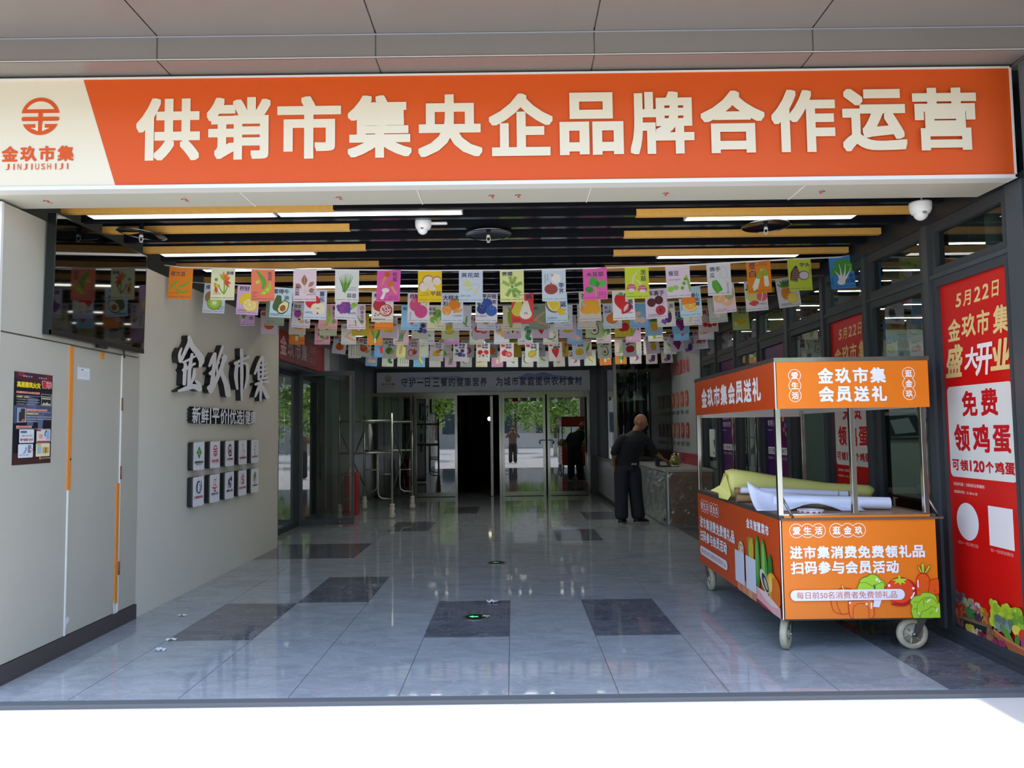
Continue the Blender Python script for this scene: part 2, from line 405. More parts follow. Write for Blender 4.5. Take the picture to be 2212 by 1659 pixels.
# ------------------------------------------------------------ overhang above the camera
SOF = M('#867f78', 0.42, 0.2, noise=0.06, nscale=2.5)
sx = [-8.16 + 1.2355 * k for k in range(15)]
def strip_panels(mb, y0, z0, y1, z1, mt, gap=0.004):
    for a, b_ in zip(sx[:-1], sx[1:]):
        mb.quad((a + gap, y0, z0), (b_ - gap, y0, z0), (b_ - gap, y1, z1), (a + gap, y1, z1), mt)
ov = MB()
strip_panels(ov, 3.26, 3.72, 4.06, 3.72, SOF); strip_panels(ov, 4.06, 3.58, 4.06, 3.715, SOF); strip_panels(ov, 4.06, 3.578, 4.34, 3.578, SOF)
ov.tube([(-8, 4.058, 3.716), (8, 4.058, 3.716)], 0.005, '#80848a', 6); ov.tube([(-8, 4.056, 3.582), (8, 4.056, 3.582)], 0.003, '#b8b4ac', 6)
ov.box((-9, 3.26, 3.74), (9, 4.06, 3.8), '#8f8a82'); ov.box((-9, 4.065, 3.585), (9, 4.4, 3.8), '#6a6661')
ov.box((-9, 3.22, 3.70), (9, 3.26, 4.6), SOF)
struct(ov.build('overhang'))
up = MB(); up.box((-20, 3.25, 4.6), (20, 18, 14), '#a39d94'); up.box((-9, 3.27, 3.8), (9, 18, 4.6), '#6d6963'); struct(up.build('wall_front'))
co = MB(); co.box((2.76, 2.7, -0.03), (3.5, 3.18, 4.6), M('#a9a49b', 0.7)); struct(co.build('wall_front_column'))
lf = MB(); lf.box((-20, 4.4, -0.03), (-3.6, 4.8, 4.7), '#b9b5ac'); lf.box((3.25, 4.42, -0.03), (20, 4.8, 4.7), '#8d8f90'); struct(lf.build('wall_front.001'))

# ------------------------------------------------------------ fascia sign
SG = empty('fascia_sign', (0, 4.22, 2.9), 'long orange fascia sign with twelve white characters and a white logo end', 'sign')
bx = MB(); bx.box((-4.4, 4.222, 2.915), (2.94, 4.30, 3.555), '#d9d6ce'); bx.box((-4.4, 4.214, 3.553), (2.945, 4.30, 3.562), '#d3d0c8'); bx.box((2.935, 4.214, 2.9), (2.945, 4.3, 3.562), '#d3d0c8')
bx.box((-4.4, 4.214, 2.895), (2.945, 4.3, 2.917), '#d5d3cb'); bx.build('sign_box', SG)
OR = M('#cb4e14', 0.5, 0, 0.3); CRM = M('#d9cbb0', 0.4)
f = MB(); c = Cv(f, (0, 4.2215, 0), (1, 0, 0), (0, 0, -1))
c.poly([(-2.49, -3.552), (-2.29, -2.918), (2.935, -2.918), (2.935, -3.552)], OR); f.build('orange_panel', SG)
f = MB(); c = Cv(f, (0, 4.2215, 0), (1, 0, 0), (0, 0, -1))
c.poly([(-4.4, -3.552), (-4.4, -2.918), (-2.293, -2.918), (-2.493, -3.552)], CRM); f.build('white_panel', SG)
f = MB(); c = Cv(f, (0, 4.2190, 0), (1, 0, 0), (0, 0, -1))
chars = '供销市集央企品牌合作运营'
cw = (2.735 + 2.18) / 11.88
for i, ch in enumerate(chars):
    x = -2.175 + i * 0.4115
    c.text(ch, x, -3.435, 0.375, 0.375, CRM, 0.038); c.l -= c.st
f.build('lettering', SG)
def logo(c, x, y, r, col, bg):
    """round coin-like emblem: upper dome, bar, stem, lower bowl"""
    k = r
    def arcpts(a0, a1, rr, n=16): return [(x + rr * math.cos(math.radians(a0 + (a1 - a0) * i / n)), y + rr * math.sin(math.radians(a0 + (a1 - a0) * i / n))) for i in range(n + 1)]
    c.poly(arcpts(190, 350, k), col)
    c.poly([(px, min(py, y - 0.38 * k)) for px, py in arcpts(205, 335, k * 0.8)], bg)
    c.rect(x - 0.11 * k, y - 0.18 * k, 0.22 * k, 1.1 * k, col)
    c.rrect(x - 0.98 * k, y + 0.03 * k, 1.96 * k, 0.22 * k, 0.1 * k, col)
    c.poly(arcpts(25, 155, k), col)
    c.poly([(x - 0.5 * k, y + 0.62 * k), (x - 0.24 * k, y + 0.62 * k), (x - 0.24 * k, y + 0.4 * k), (x - 0.11 * k, y + 0.4 * k), (x - 0.11 * k, y + 0.8 * k)], bg)
    c.poly([(x + 0.5 * k, y + 0.62 * k), (x + 0.24 * k, y + 0.62 * k), (x + 0.24 * k, y + 0.4 * k), (x + 0.11 * k, y + 0.4 * k), (x + 0.11 * k, y + 0.8 * k)], bg)
f = MB(); c = Cv(f, (0, 4.2190, 0), (1, 0, 0), (0, 0, -1))
logo(c, -2.735, -3.335, 0.112, OR, CRM); f.build('logo', SG)
f = MB(); c = Cv(f, (0, 4.2190, 0), (1, 0, 0), (0, 0, -1))
for i, ch in enumerate('金玖市集'): c.text(ch, -2.955 + i * 0.1085, -3.158, 0.095, 0.092, OR, 0.04); c.l -= c.st
for i, ch in enumerate('JINJIUSHIJI'):
    nw = 0.007 if ch == 'I' else 0.022
    c.text(ch, -2.93 + i * 0.0347 + (0.011 if ch == 'I' else 0), -3.053, nw, 0.036, OR, 0.005); c.l -= c.st
f.build('logo_caption', SG)
st = MB(); st.quad((-4.4, 4.30, 2.896), (2.945, 4.30, 2.896), (2.945, 4.585, 2.9), (-4.4, 4.585, 2.9), M('#bfbcaa', 0.5)); st.box((-4.4, 4.2995, 2.9), (2.94, 4.584, 2.93), '#cfcfc6')
for x in (-1.6, -0.02 + 0.5, 2.1 - 0.35, -0.55): st.box((x, 4.31, 2.8935), (x + 0.004, 4.58, 2.8975), '#f1f1ea')
stt = struct(st.build('trim_1'))
mk = MB()
for x in (-2.82, -1.98, -1.04, -0.11, 0.05, 0.95, 1.9):
    c = Cv(mk, (x, 4.44, 2.8955), (1, 0, 0), (0, 1, 0), lift=0.0012); c.N = Vector((0, 0, -1))
    c.st_([(-0.018, -0.01), (0.0, -0.03), (0.015, -0.015), (0.0, 0.005), (0.012, 0.03)], 0.008, '#d0473c')
mk.build('red_marks', stt)

# ------------------------------------------------------------ right glazed wall
X = 3.0
vert = [(4.2, 4.42), (5.2, 5.34), (6.14, 6.26), (7.0, 7.12), (7.94, 8.08), (8.92, 9.0), (9.86, 9.95), (10.78, 10.9), (11.62, 11.74)]
fr = MB()
for i, (a, b_) in enumerate(vert):
    fr.box((X + 0.002, a, 0), (X + 0.12, b_, 2.95), FRAME)
    fr.box((X - 0.02, a + 0.035, 0.06), (X + 0.01, b_ - 0.035, 2.9), M('#45494c', 0.4))
fr.box((X, 4.2, 2.86), (X + 0.12, 11.74, 2.95), FRAME); fr.box((X - 0.012, 4.3, 2.9), (X + 0.12, 11.74, 3.1), M('#2d2f31', 0.4))
fr.box((X, 4.2, 2.47), (X + 0.1, 11.74, 2.55), FRAME); fr.box((X - 0.012, 4.3, 2.50), (X, 11.74, 2.53), '#45494c')
fr.box((X - 0.03, 4.2, 0), (X + 0.1, 11.74, 0.035), FRAME); fr.box((X - 0.005, 4.25, 0.035), (X + 0.1, 11.74, 0.07), FRAME)
fr.box((X - 0.025, 4.12, 0), (X + 0.12, 4.2, 3.57), M('#6a7074', 0.35, 0.3)); fr.box((X - 0.01, 4.06, -0.03), (X + 0.25, 4.12, 3.57), M('#7b8083', 0.35, 0.3))
fr.box((X + 0.02, 4.2, 2.95), (X + 0.12, 11.74, 3.5), M('#2a2c2e', 0.5))
struct(fr.build('wall_right'))
k = 2
for (a, b_), (a2, b2) in zip(vert[:-1], vert[1:]):
    for z0, z1 in ((0.07, 2.47), (2.55, 2.86)):
        door = z0 < 1 and 8.0 < b_ < 10.9
        s = MB(); t = 0.03 if not door else 0.06
        y0, y1 = b_, a2
        for p0, p1 in (((X + 0.0, y0, z0), (X + 0.07, y0 + t, z1)), ((X, y1 - t, z0), (X + 0.07, y1, z1)), ((X, y0 + t, z0), (X + 0.07, y1 - t, z0 + t)), ((X, y0 + t, z1 - t), (X + 0.07, y1 - t, z1))):
            s.box(p0, p1, FRAME)
        wn = struct(s.build('window_%d' % k)); k += 1
        g = MB(); gx = X + 0.035; g.quad((gx, y0 + t, z0 + t), (gx, y1 - t, z0 + t), (gx, y1 - t, z1 - t), (gx, y0 + t, z1 - t), GLASS); g.build('pane', wn)
for y in (8.98, 9.9):
    h = MB(); h.tube([(X - 0.06, y, 0.55), (X - 0.06, y, 1.85)], 0.014, STEEL); h.tube([(X - 0.06, y, 0.7), (X + 0.01, y, 0.7)], 0.008, STEEL, 8); h.tube([(X - 0.06, y, 1.7), (X + 0.01, y, 1.7)], 0.008, STEEL, 8)
    tag(h.build('door_handle'), 'long steel pull bar on the right glazed door, ' + ('nearer one' if y < 9.5 else 'farther one'), 'handle', 'pull bars on the right doors')
# interior office behind the glass
io = MB()
io.box((7.6, 4.8, 0), (7.7, 17.8, 3.4), '#b4bab8'); io.box((3.1, 12.6, 0), (7.6, 12.7, 3.4), '#aab0ae'); io.box((3.12, 4.8, 3.35), (9, 17.8, 3.45), '#4a4d4d')
io.box((3.12, 4.75, 0), (7.6, 4.8, 3.4), '#6f7574')
struct(io.build('wall_right.001'))
n_l = 0
for y in (6.38, 7.47, 8.6, 9.62, 10.82):
    for x, L_ in ((3.25, 1.0), (5.15, .95)):
        l = MB(); l.box((x, y - 0.03, 3.05), (x + L_, y + 0.03, 3.09), '#dfe2df'); lo = l.build('office_light', loc=(x + L_ / 2, y, 3.09))
        e_ = MB(); e_.quad((x, y - 0.025, 3.048), (x + L_, y - 0.025, 3.048), (x + L_, y + 0.025, 3.048), (x, y + 0.025, 3.048), M('#f2fff6', 0.5, emit=13.0)); e_.build('diffuser', lo)
        
        for hx in (.25, .75): hang = MB(); hang.tube([(x + hx, y, 3.09), (x + hx, y, 3.36)], 0.004, '#cccccc', 6); hang.build('hanger', lo)
        tag(lo, '%s slim glowing linear light behind the right glass, counted from the street, %s' % ({6.38: 'first', 7.47: 'second', 8.6: 'third', 9.62: 'fourth', 10.82: 'fifth'}[y], 'near the glass' if x < 4 else 'deep inside'), 'light', 'linear lights in the office behind the glass')
# wall-hung picture board inside
pb = MB(); pb.box((4.2, 8.66, 1.33), (6.4, 8.7, 2.35), '#c0c8ce'); pbo = pb.build('picture_board', loc=(5.3, 8.68, 1.33))
pic = MB(); c = Cv(pic, (4.2, 8.655, 2.35), (1, 0, 0), (0, 0, -1))
c.rect(0.0, 0.0, 2.2, 1.02, '#a8b2bb'); c.e(.5, .3, .5, .2, '#c7d0d8'); c.e(1.4, .25, .5, .18, '#8f99a4'); c.e(.45, .3, .14, .09, '#8a4a4a')
for x in (.05, .58, 1.1, 1.62): c.rrect(x, .42, .47, .3, .02, '#eef2f4')
c.rect(.08, .52, .41, .17, '#8f9ba4'); c.rect(.12, .56, .14, .1, '#5f5a56'); c.rect(.61, .5, .41, .19, '#b9b2a6'); c.rect(.72, .56, .05, .12, '#3c4048'); c.rect(.86, .56, .05, .12, '#3c4048'); c.rect(1.13, .5, .41, .19, '#9fa9b0'); c.rect(1.65, .5, .41, .19, '#aaa79e')
c.poly([(.12, .78), (.5, .74), (.62, 1.0), (.2, 1.01)], '#3f474f'); c.poly([(.2, .82), (.42, .79), (.5, .96), (.26, .98)], '#b8c4cc'); c.poly([(.6, .8), (.98, .76), (1.1, 1.0), (.72, 1.01)], '#5b646c'); c.poly([(1.2, .78), (1.7, .76), (1.9, 1.0), (1.35, 1.01)], '#4a525a')
pic.build('picture', pbo); tag(pbo, 'grey picture board with room photographs behind the right glass', 'board')
pw = MB(); pw.box((4.0, 8.7, 0), (6.9, 8.78, 2.6), '#cdd2d0'); struct(pw.build('wall_right.002'))
dk = MB(); dk.box((4.0, 7.2, 0.72), (5.8, 7.9, 0.75), '#3d3f41', 0.005)
do = dk.build('office_desk', loc=(4.9, 7.55, 0))
for x in (4.05, 5.72):
    for y in (7.25, 7.83):
        l = MB(); l.box((x, y, 0), (x + 0.04, y + 0.04, 0.72), '#2e3032'); l.build('leg', do)
m = MB(); m.box((4.03, 7.86, 0.3), (5.77, 7.88, 0.7), '#333537'); m.build('modesty_panel', do)
tag(do, 'dark office desk behind the right glass wall', 'desk')
mo = MB(); mo.box((5.0, 7.5, 0.9), (5.55, 7.53, 1.25), '#1a1b1c', 0.006); mo.box((5.24, 7.5, 0.76), (5.31, 7.53, 0.92), '#1a1b1c'); mo.box((5.15, 7.44, 0.75), (5.4, 7.6, 0.765), '#1a1b1c')
tag(mo.build('desk_monitor', loc=(5.27, 7.5, 0.75)), 'dark flat monitor on the desk behind the glass', 'monitor')
hu = MB(); hu.lathe([(0.11, 0), (0.12, 0.02), (0.105, 0.22), (0.06, 0.27), (0.02, 0.28)], '#c9c4ae', (4.62, 7.6, 0.75)); tag(hu.build('water_kettle'), 'cream rounded kettle standing on the desk behind the glass', 'kettle')
tb = MB(); tb.box((4.7, 7.32, 0.75), (4.9, 7.44, 0.83), '#b9b9b4', 0.006); tag(tb.build('tissue_box'), 'small pale tissue box on the desk behind the glass', 'box')

# posters stuck on the right glass
def red_poster(label, yl):
    """tall red opening poster; yl is its left edge as seen from the corridor"""
    W, Hh = 0.77, 2.43; xx = X + 0.026
    p = MB(); c = Cv(p, (xx, yl, 2.465), (0, -1, 0), (0, 0, -1), sx=W, sy=Hh, rough=0.3)
    c.poly([(0, 0), (0, 1), (1, 1), (1, 0)], '#cf1512')
    base = p.build('opening_poster', loc=(xx, yl - W / 2, 0.03))
    G = '#e8c682'
    t = MB(); c = Cv(t, (xx - 0.001, yl, 2.465), (0, -1, 0), (0, 0, -1), sx=W, sy=Hh, rough=0.4)
    for ch, x, y, w_, h_ in (('5', .26, .045, .09, .038), ('月', .37, .043, .12, .042), ('2', .52, .042, .09, .04), ('2', .63, .041, .09, .04), ('日', .755, .04, .1, .042)):
        c.text(ch, x, y, w_, h_, G, 0.025, 0.15)
    for ch, x, y, w_, h_ in (('金', .13, .113, .19, .062), ('玖', .33, .109, .2, .062), ('市', .55, .107, .17, .066), ('集', .75, .106, .2, .072)):
        c.text(ch, x, y, w_, h_, G, 0.03, 0.12)
    for ch, x, y, w_, h_, q in (('盛', .07, .185, .27, .092, G), ('大', .35, .2, .2, .06, '#f3e7e0'), ('开', .5, .195, .24, .085, '#f3e7e0'), ('业', .7, .192, .28, .08, G)):
        c.text(ch, x, y, w_, h_, q, 0.035, 0.2)
    t.build('headline', base)
    t = MB(); c = Cv(t, (xx - 0.001, yl, 2.465), (0, -1, 0), (0, 0, -1), sx=W, sy=Hh, rough=0.4)
    r = .045; pts = []
    for cx, cy, a0 in ((.945 - r, .302 + .016, -PI / 2), (.945 - r, .555 - .016, 0), (.068 + r, .555 - .016, PI / 2), (.068 + r, .302 + .016, PI)):
        for i in range(6): a = a0 + PI / 2 * i / 5; pts.append((cx + r * math.cos(a), cy + .016 * math.sin(a)))
    c.poly(pts, '#dedbd2')
    RD = '#c4121c'
    c.text('免', .28, .317, .215, .07, RD, .035); c.text('费', .54, .315, .22, .072, RD, .035)
    c.text('领', .145, .408, .225, .075, RD, .035); c.text('鸡', .41, .409, .225, .075, RD, .035); c.text('蛋', .675, .411, .22, .072, RD, .035)
    for ch, x, w_ in (('可', .1, .1), ('领', .215, .115), ('120', .352, .2), ('个', .565, .105), ('鸡', .685, .115), ('蛋', .81, .115)):
        c.text(ch, x, .506, w_, .031, RD, .035)
    t.build('offer_panel', base)
    t = MB(); c = Cv(t, (xx - 0.001, yl, 2.465), (0, -1, 0), (0, 0, -1), sx=W, sy=Hh, rough=0.4)
    c.text('活动内容：扫码关注领福利', .1, .570, .43, .0095, '#f0d9d2', .01); c.text('活动时间：5.18-6.18', .1, .592, .33, .0085, '#f0d9d2', .01)
    pts = [(.277 + .155 * math.cos(2 * PI * i / 30), .675 + .051 * math.sin(2 * PI * i / 30)) for i in range(30)]
    c.poly(pts, '#e3dfdd'); c.rect(.565, .622, .305, .103, '#e3dfdd')
    c.text('扫一扫关注', .128, .7315, .285, .0095, '#e79b92', .008); c.text('扫一扫添加微信', .572, .7315, .28, .0095, '#e79b92', .008)
    t.build('small_print', base)
    # market photograph at the foot
    t = MB(); c = Cv(t, (xx - 0.001, yl, 2.465), (0, -1, 0), (0, 0, -1), sx=W, sy=Hh, rough=0.4, clip=(0.0, 0, 1.0, 0.998)); c.st = 0.00004
    rnd = random.Random(3)
    c.poly([(0, .875), (0, .998), (.62, .998), (.6, .94), (.42, .915), (.2, .893)], '#33352f')
    def heap(x0, y0, x1, y1, col, n, rr=.02):
        for _ in range(n):
            u = rnd.random(); x = x0 + (x1 - x0) * u; y = y0 + (y1 - y0) * rnd.random()
            k_ = rnd.choice(col); c.e(x, y, rr, rr * .33, k_, 0, 8)
    heap(.0, .878, .18, .905, ['#6d5a50', '#82706a', '#574843'], 40); heap(.16, .888, .3, .91, ['#8ea06a', '#a9b485'], 26); heap(.28, .893, .4, .915, ['#b07a80', '#a34a55', '#c9b8a0'], 24); heap(.4, .9, .5, .922, ['#c89a3a', '#b3662e'], 20)
    heap(.05, .91, .19, .938, ['#b2352c', '#98261f', '#cf5a3a'], 40); heap(.2, .912, .33, .94, ['#3f6a35', '#547f42'], 34); heap(.34, .918, .44, .94, ['#4a3544', '#5d4452'], 20); heap(.44, .922, .54, .94, ['#c57f2f', '#a34b2a'], 18)
    c.poly([(.05, .9405), (.55, .934), (.55, .941), (.05, .949)], '#8a6142'); c.poly([(.05, .949), (.55, .941), (.55, .956), (.1, .958)], '#25302b')
    heap(.2, .958, .3, .972, ['#d0bb4a', '#bda53b'], 22); heap(.3, .962, .4, .978, ['#cbb58c', '#a58774'], 22); heap(.38, .962, .5, .98, ['#8a3446', '#6d2438', '#a3505d'], 36); heap(.06, .952, .16, .966, ['#5a3848', '#7c4a3c'], 18); heap(.5, .945, .6, .968, ['#9a6a4a', '#7f5138'], 26)
    heap(.58, .87, .92, .9, ['#a9bd2e', '#c1cf3f', '#8fae2c'], 60, .034); heap(.56, .895, .72, .925, ['#a9bd2e', '#b8c93a', '#8fae2c'], 34, .03); heap(.82, .878, .99, .915, ['#7fa330', '#93b83a', '#6a9228'], 44, .026)
    heap(.64, .905, .82, .93, ['#6f8472', '#7d9280', '#5d7262'], 40, .03)
    c.e(.88, .918, .055, .013, '#d8c94a'); c.e(.96, .927, .06, .018, '#c93a2a'); c.e(.78, .943, .075, .014, '#5f9236', 15); c.e(.88, .945, .03, .018, '#4c7a30', -10); c.e(.97, .945, .05, .017, '#9a3f7a')
    c.poly([(.6, .938), (.7, .947), (.9, .955), (1, .957), (1, .998), (.66, .998), (.62, .965)], '#b0643a')
    for i in range(9):
        c.st_([(.63, .95 + i * .0056), (.8, .958 + i * .0056), (1, .963 + i * .0056)], .0016, '#7d4126')
    c.st_([(.6, .938), (.75, .95), (1, .957)], .006, '#c9794a')
    heap(.6, .965, .75, .985, ['#7b2440', '#93304e', '#5f1a33'], 26, .03)
    t.build('market_photo', base)
    return tag(base, label, 'poster', 'red opening posters on the right glass')
red_poster('nearest tall red opening poster on the right glass, beside the entrance', 5.2)
red_poster('farther red opening poster on the right glass, half hidden behind the cart', 7.01)
def purple_poster(label, yl, W):
    xx = X + 0.026; Hh = 2.36
    p = MB(); m = bpy.data.materials.new('purple_print'); m.use_nodes = True
    n = m.node_tree.nodes; L = m.node_tree.links; tc = n.new('ShaderNodeTexCoord'); sp = n.new('ShaderNodeSeparateXYZ'); r = n.new('ShaderNodeValToRGB')
    r.color_ramp.elements[0].color = lin('#6c1452'); r.color_ramp.elements[1].color = lin('#33145e')
    mpr = n.new('ShaderNodeMapRange'); mpr.inputs[1].default_value = -W / 2; mpr.inputs[2].default_value = W / 2
    L.new(tc.outputs['Object'], sp.inputs[0]); L.new(sp.outputs[1], mpr.inputs[0]); L.new(mpr.outputs[0], r.inputs[0]); L.new(r.outputs[0], n['Principled BSDF'].inputs['Base Color']); n['Principled BSDF'].inputs['Roughness'].default_value = 0.3
    c = Cv(p, (xx, yl, 2.43), (0, -1, 0), (0, 0, -1), sx=W, sy=Hh)
    c.poly([(0, 0), (0, 1), (1, 1), (1, 0)], m); base = p.build('purple_poster', loc=(xx, yl - W / 2, 0.07))
    t = MB(); c = Cv(t, (xx - 0.001, yl, 2.43), (0, -1, 0), (0, 0, -1), sx=W, sy=Hh)
    c.text('金玖市集', .12, .1, .7, .06, '#d9cfe0', .02); c.text('蔬果水产', .1, .33, .5, .028, '#c8bcd2', .012); c.text('零售农贸', .1, .372, .5, .03, '#c8bcd2', .012); c.rect(.1, .42, .2, .003, '#c8bcd2')
    for q, x, y in (('#d8883a', .78, .37), ('#5a78c8', .88, .4), ('#c84a4a', .8, .42), ('#6aa84f', .9, .44), ('#d8c34a', .84, .35)): c.e(x, y, .05, .012, q)
    c.rect(.1, .505, .8, .034, '#dcd8de'); c.text('招商', .12, .51, .1, .024, '#46325a', .01); c.text('138 6813 3417', .25, .5105, .62, .023, '#3a2a4c', .02)
    c.text('招商地点：金玖市集商业办公室', .1, .552, .78, .012, '#c8bcd2', .004)
    t.build('lettering', base)
    return tag(base, label, 'poster', 'purple posters on the right doors')
purple_poster('nearer purple poster on the right glazed door, behind the cart posts', 8.87, 0.74)
purple_poster('farther purple poster on the right glazed door, left of the cart canopy end', 10.74, 0.76)
nt_ = MB(); c = Cv(nt_, (X + 0.026, 11.42, 1.45), (0, -1, 0), (0, 0, -1)); c.rrect(0, 0, .3, .42, .03, '#d8dad9'); c.poly([(.22, .17), (.29, .15), (.29, .3), (.25, .25)], '#27313f'); c.poly([(.16, .33), (.26, .35), (.24, .4)], '#7a5a56')
tag(nt_.build('glass_sticker'), 'white rounded sticker on the far right glass pane', 'sticker')
# ---- info panel on the right behind the counter
ip = MB(); ip.box((3.0, 11.76, 0.7), (3.04, 14.0, 2.95), M('#a4a8a9', 0.25)); ipo = ip.build('info_panel', loc=(3.0, 12.9, 0.7))
t = MB(); c = Cv(t, (2.9995, 14.0, 2.9), (0, -1, 0), (0, 0, -1), lift=0.001)
for i, ch in enumerate('自助服务站'): c.text(ch, .32 + i * .25, .22 + 0.0 * i, .22, .26, '#b33a3a', .02)
c.e(.16, .2, .045, .07, '#b03030'); c.e(.16, .27, .05, .05, '#b03030')
for s_ in (-1, 1): c.st_([(.16 + s_ * .1, .22), (.16 + s_ * .08, .38), (.16, .45)], .03, '#b03030')
c.st_([(.06, .36), (.16, .52), (.26, .36)], .02, '#b03030')
for j, (y, names) in enumerate(((.78, ('免费停', '自助加热', '免费茶水', '自助充电')), (1.33, ('雨伞', '血压', '老花镜', '医药')))):
    for i, nm in enumerate(names):
        x = .12 + i * .36; q = ['#b8503c', '#c07038', '#b85038', '#b04a34', '#b06a58', '#b0684a', '#a03830', '#a83c34'][j * 4 + i]
        c.rrect(x, y, .2, .27, .04, q); c.ring(x + .1, y + .12, .05, .012, '#d9c9c0', 14); c.rect(x + .07, y + .18, .06, .012, '#d9c9c0')
        c.text(nm, x - .02, y + .33, .24, .075, '#4c4f50', .01)
c.rect(.0, 1.86, 2.24, .34, '#963038')
c.text('暖心服务', .1, 1.93, .8, .2, '#a8565c', .01); c.text('便民利民', 1.1, 1.93, .9, .2, '#a8565c', .01)
t.build('print', ipo); tag(ipo, 'pale self-service info panel with red icons on the back right wall', 'panel')
wr = MB(); wr.box((3.06, 11.74, 0), (3.12, 14.05, 3.5), '#6f7474'); struct(wr.build('wall_right.003'))
# ---- glazed kiosk corner at the back right
kr = MB()
kr.box((1.9, 13.9, 0), (1.98, 16.7, 0.82), M('#8a8d8b', 0.3)); kr.box((1.88, 13.88, 0.82), (2.0, 16.7, 0.87), '#a5a7a5')
kr.box((1.98, 13.92, 0), (3.04, 13.98, 0.82), M('#8a8d8b', 0.3)); kr.box((1.895, 13.9, 0.0), (1.9, 16.7, 0.09), '#3c3f40')
kr.box((1.9, 13.88, 0.87), (1.96, 13.94, 2.9), M('#8c8f86', 0.3, 0.6)); kr.box((1.9, 15.2, 0.87), (1.95, 15.26, 2.9), FRAME); kr.box((2.98, 13.88, 0), (3.04, 13.96, 2.9), FRAME)
kr.box((1.9, 16.64, 0), (1.96, 16.7, 2.9), FRAME); kr.box((1.9, 13.88, 2.82), (3.04, 13.96, 2.92), FRAME); kr.box((1.9, 13.9, 2.82), (1.96, 16.7, 2.92), FRAME)
kw = struct(kr.build('window_30'))
for q in (((1.93, 13.94, .87), (1.93, 15.2, .87), (1.93, 15.2, 2.82), (1.93, 13.94, 2.82)), ((1.93, 15.26, .87), (1.93, 16.64, .87), (1.93, 16.64, 2.82), (1.93, 15.26, 2.82)), ((1.96, 13.91, .87), (2.98, 13.91, .87), (2.98, 13.91, 2.82), (1.96, 13.91, 2.82))):
    g = MB(); g.quad(*q, GLASS if q[0][1] == q[1][1] else GLASS_DOOR); g.build('pane', kw)
kb = MB(); kb.box((3.04, 13.9, 0), (6.5, 13.96, 3.5), '#7a8182'); kb.box((6.4, 13.9, 0), (6.5, 17.8, 3.5), '#808786'); kb.box((1.98, 17.5, 0), (6.5, 17.6, 3.5), '#767d7b'); struct(kb.build('wall_back_right'))
for i, (x, y, z, lb) in enumerate(((2.44, 14.4, 2.02, 'nearest white cone pendant lamp behind the kiosk glass'), (2.28, 14.9, 2.02, 'middle white cone pendant lamp behind the kiosk glass'), (2.14, 15.4, 2.02, 'farthest white cone pendant lamp behind the kiosk glass'))):
    o = empty('pendant_lamp', (x, y, 2.9), lb, 'lamp', 'pendant lamps behind the kiosk glass')
    a = MB(); a.lathe([(0.16, 0), (0.155, 0.012), (0.03, 0.15), (0.02, 0.2), (0.012, 0.23)], M('#d6d6cf', 0.4), (x, y, z), n=20, ends=False); a.build('lamp_shade', o)
    a = MB(); a.tube([(x, y, z + .22), (x, y, 2.76)], 0.005, '#d0d0ca', 6); a.build('cord', o)
    a = MB(); a.lathe([(0.02, 2.72), (0.05, 2.78), (0.05, 2.9)], M('#d6d6cf', 0.4), (x, y, 0), n=16); a.build('canopy', o)

# ------------------------------------------------------------ end wall: banner, doors, passage
ew = MB()
ew.box((-3.1, 16.72, 2.3), (1.9, 16.8, 3.0), M('#23272a', 0.35)); ew.box((1.75, 16.66, 0), (1.9, 16.8, 3.0), M('#2f3437', 0.3))
ew.box((-3.1, 16.66, 2.27), (1.75, 16.72, 2.34), STEEL)
struct(ew.build('wall_back'))
def door(n, x0, x1, y, mat, t=0.06, base=0.1, swing=None):
    s = MB()
    s.box((x0, y - .03, 0), (x0 + t, y + .03, 2.27), mat); s.box((x1 - t, y - .03, 0), (x1, y + .03, 2.27), mat)
    s.box((x0 + t, y - .03, 2.2), (x1 - t, y + .03, 2.27), mat); s.box((x0 + t, y - .03, 0.01), (x1 - t, y + .03, base), mat)
    o = struct(s.build('door_%d' % n, loc=(x0, y, 0)))
    g = MB(); g.quad((x0 + t, y, base), (x1 - t, y, base), (x1 - t, y, 2.2), (x0 + t, y, 2.2), GLASS_DOOR); g.build('pane', o)
    return o
s = MB(); s.box((-3.09, 16.67, 0), (-2.25, 16.73, 0.06), FRAME); s.box((-3.09, 16.67, 0), (-3.03, 16.73, 2.27), FRAME); s.box((-2.3, 16.65, 0), (-2.24, 16.75, 2.27), STEEL)
wn = struct(s.build('window_31')); g = MB(); g.quad((-3.03, 16.7, .06), (-2.3, 16.7, .06), (-2.3, 16.7, 2.27), (-3.03, 16.7, 2.27), GLASS_DOOR); g.build('pane', wn)
door(3, -2.22, -1.24, 16.7, STEEL)
door(5, -0.24, 0.74, 16.7, STEEL); door(6, 0.78, 1.74, 16.7, STEEL)
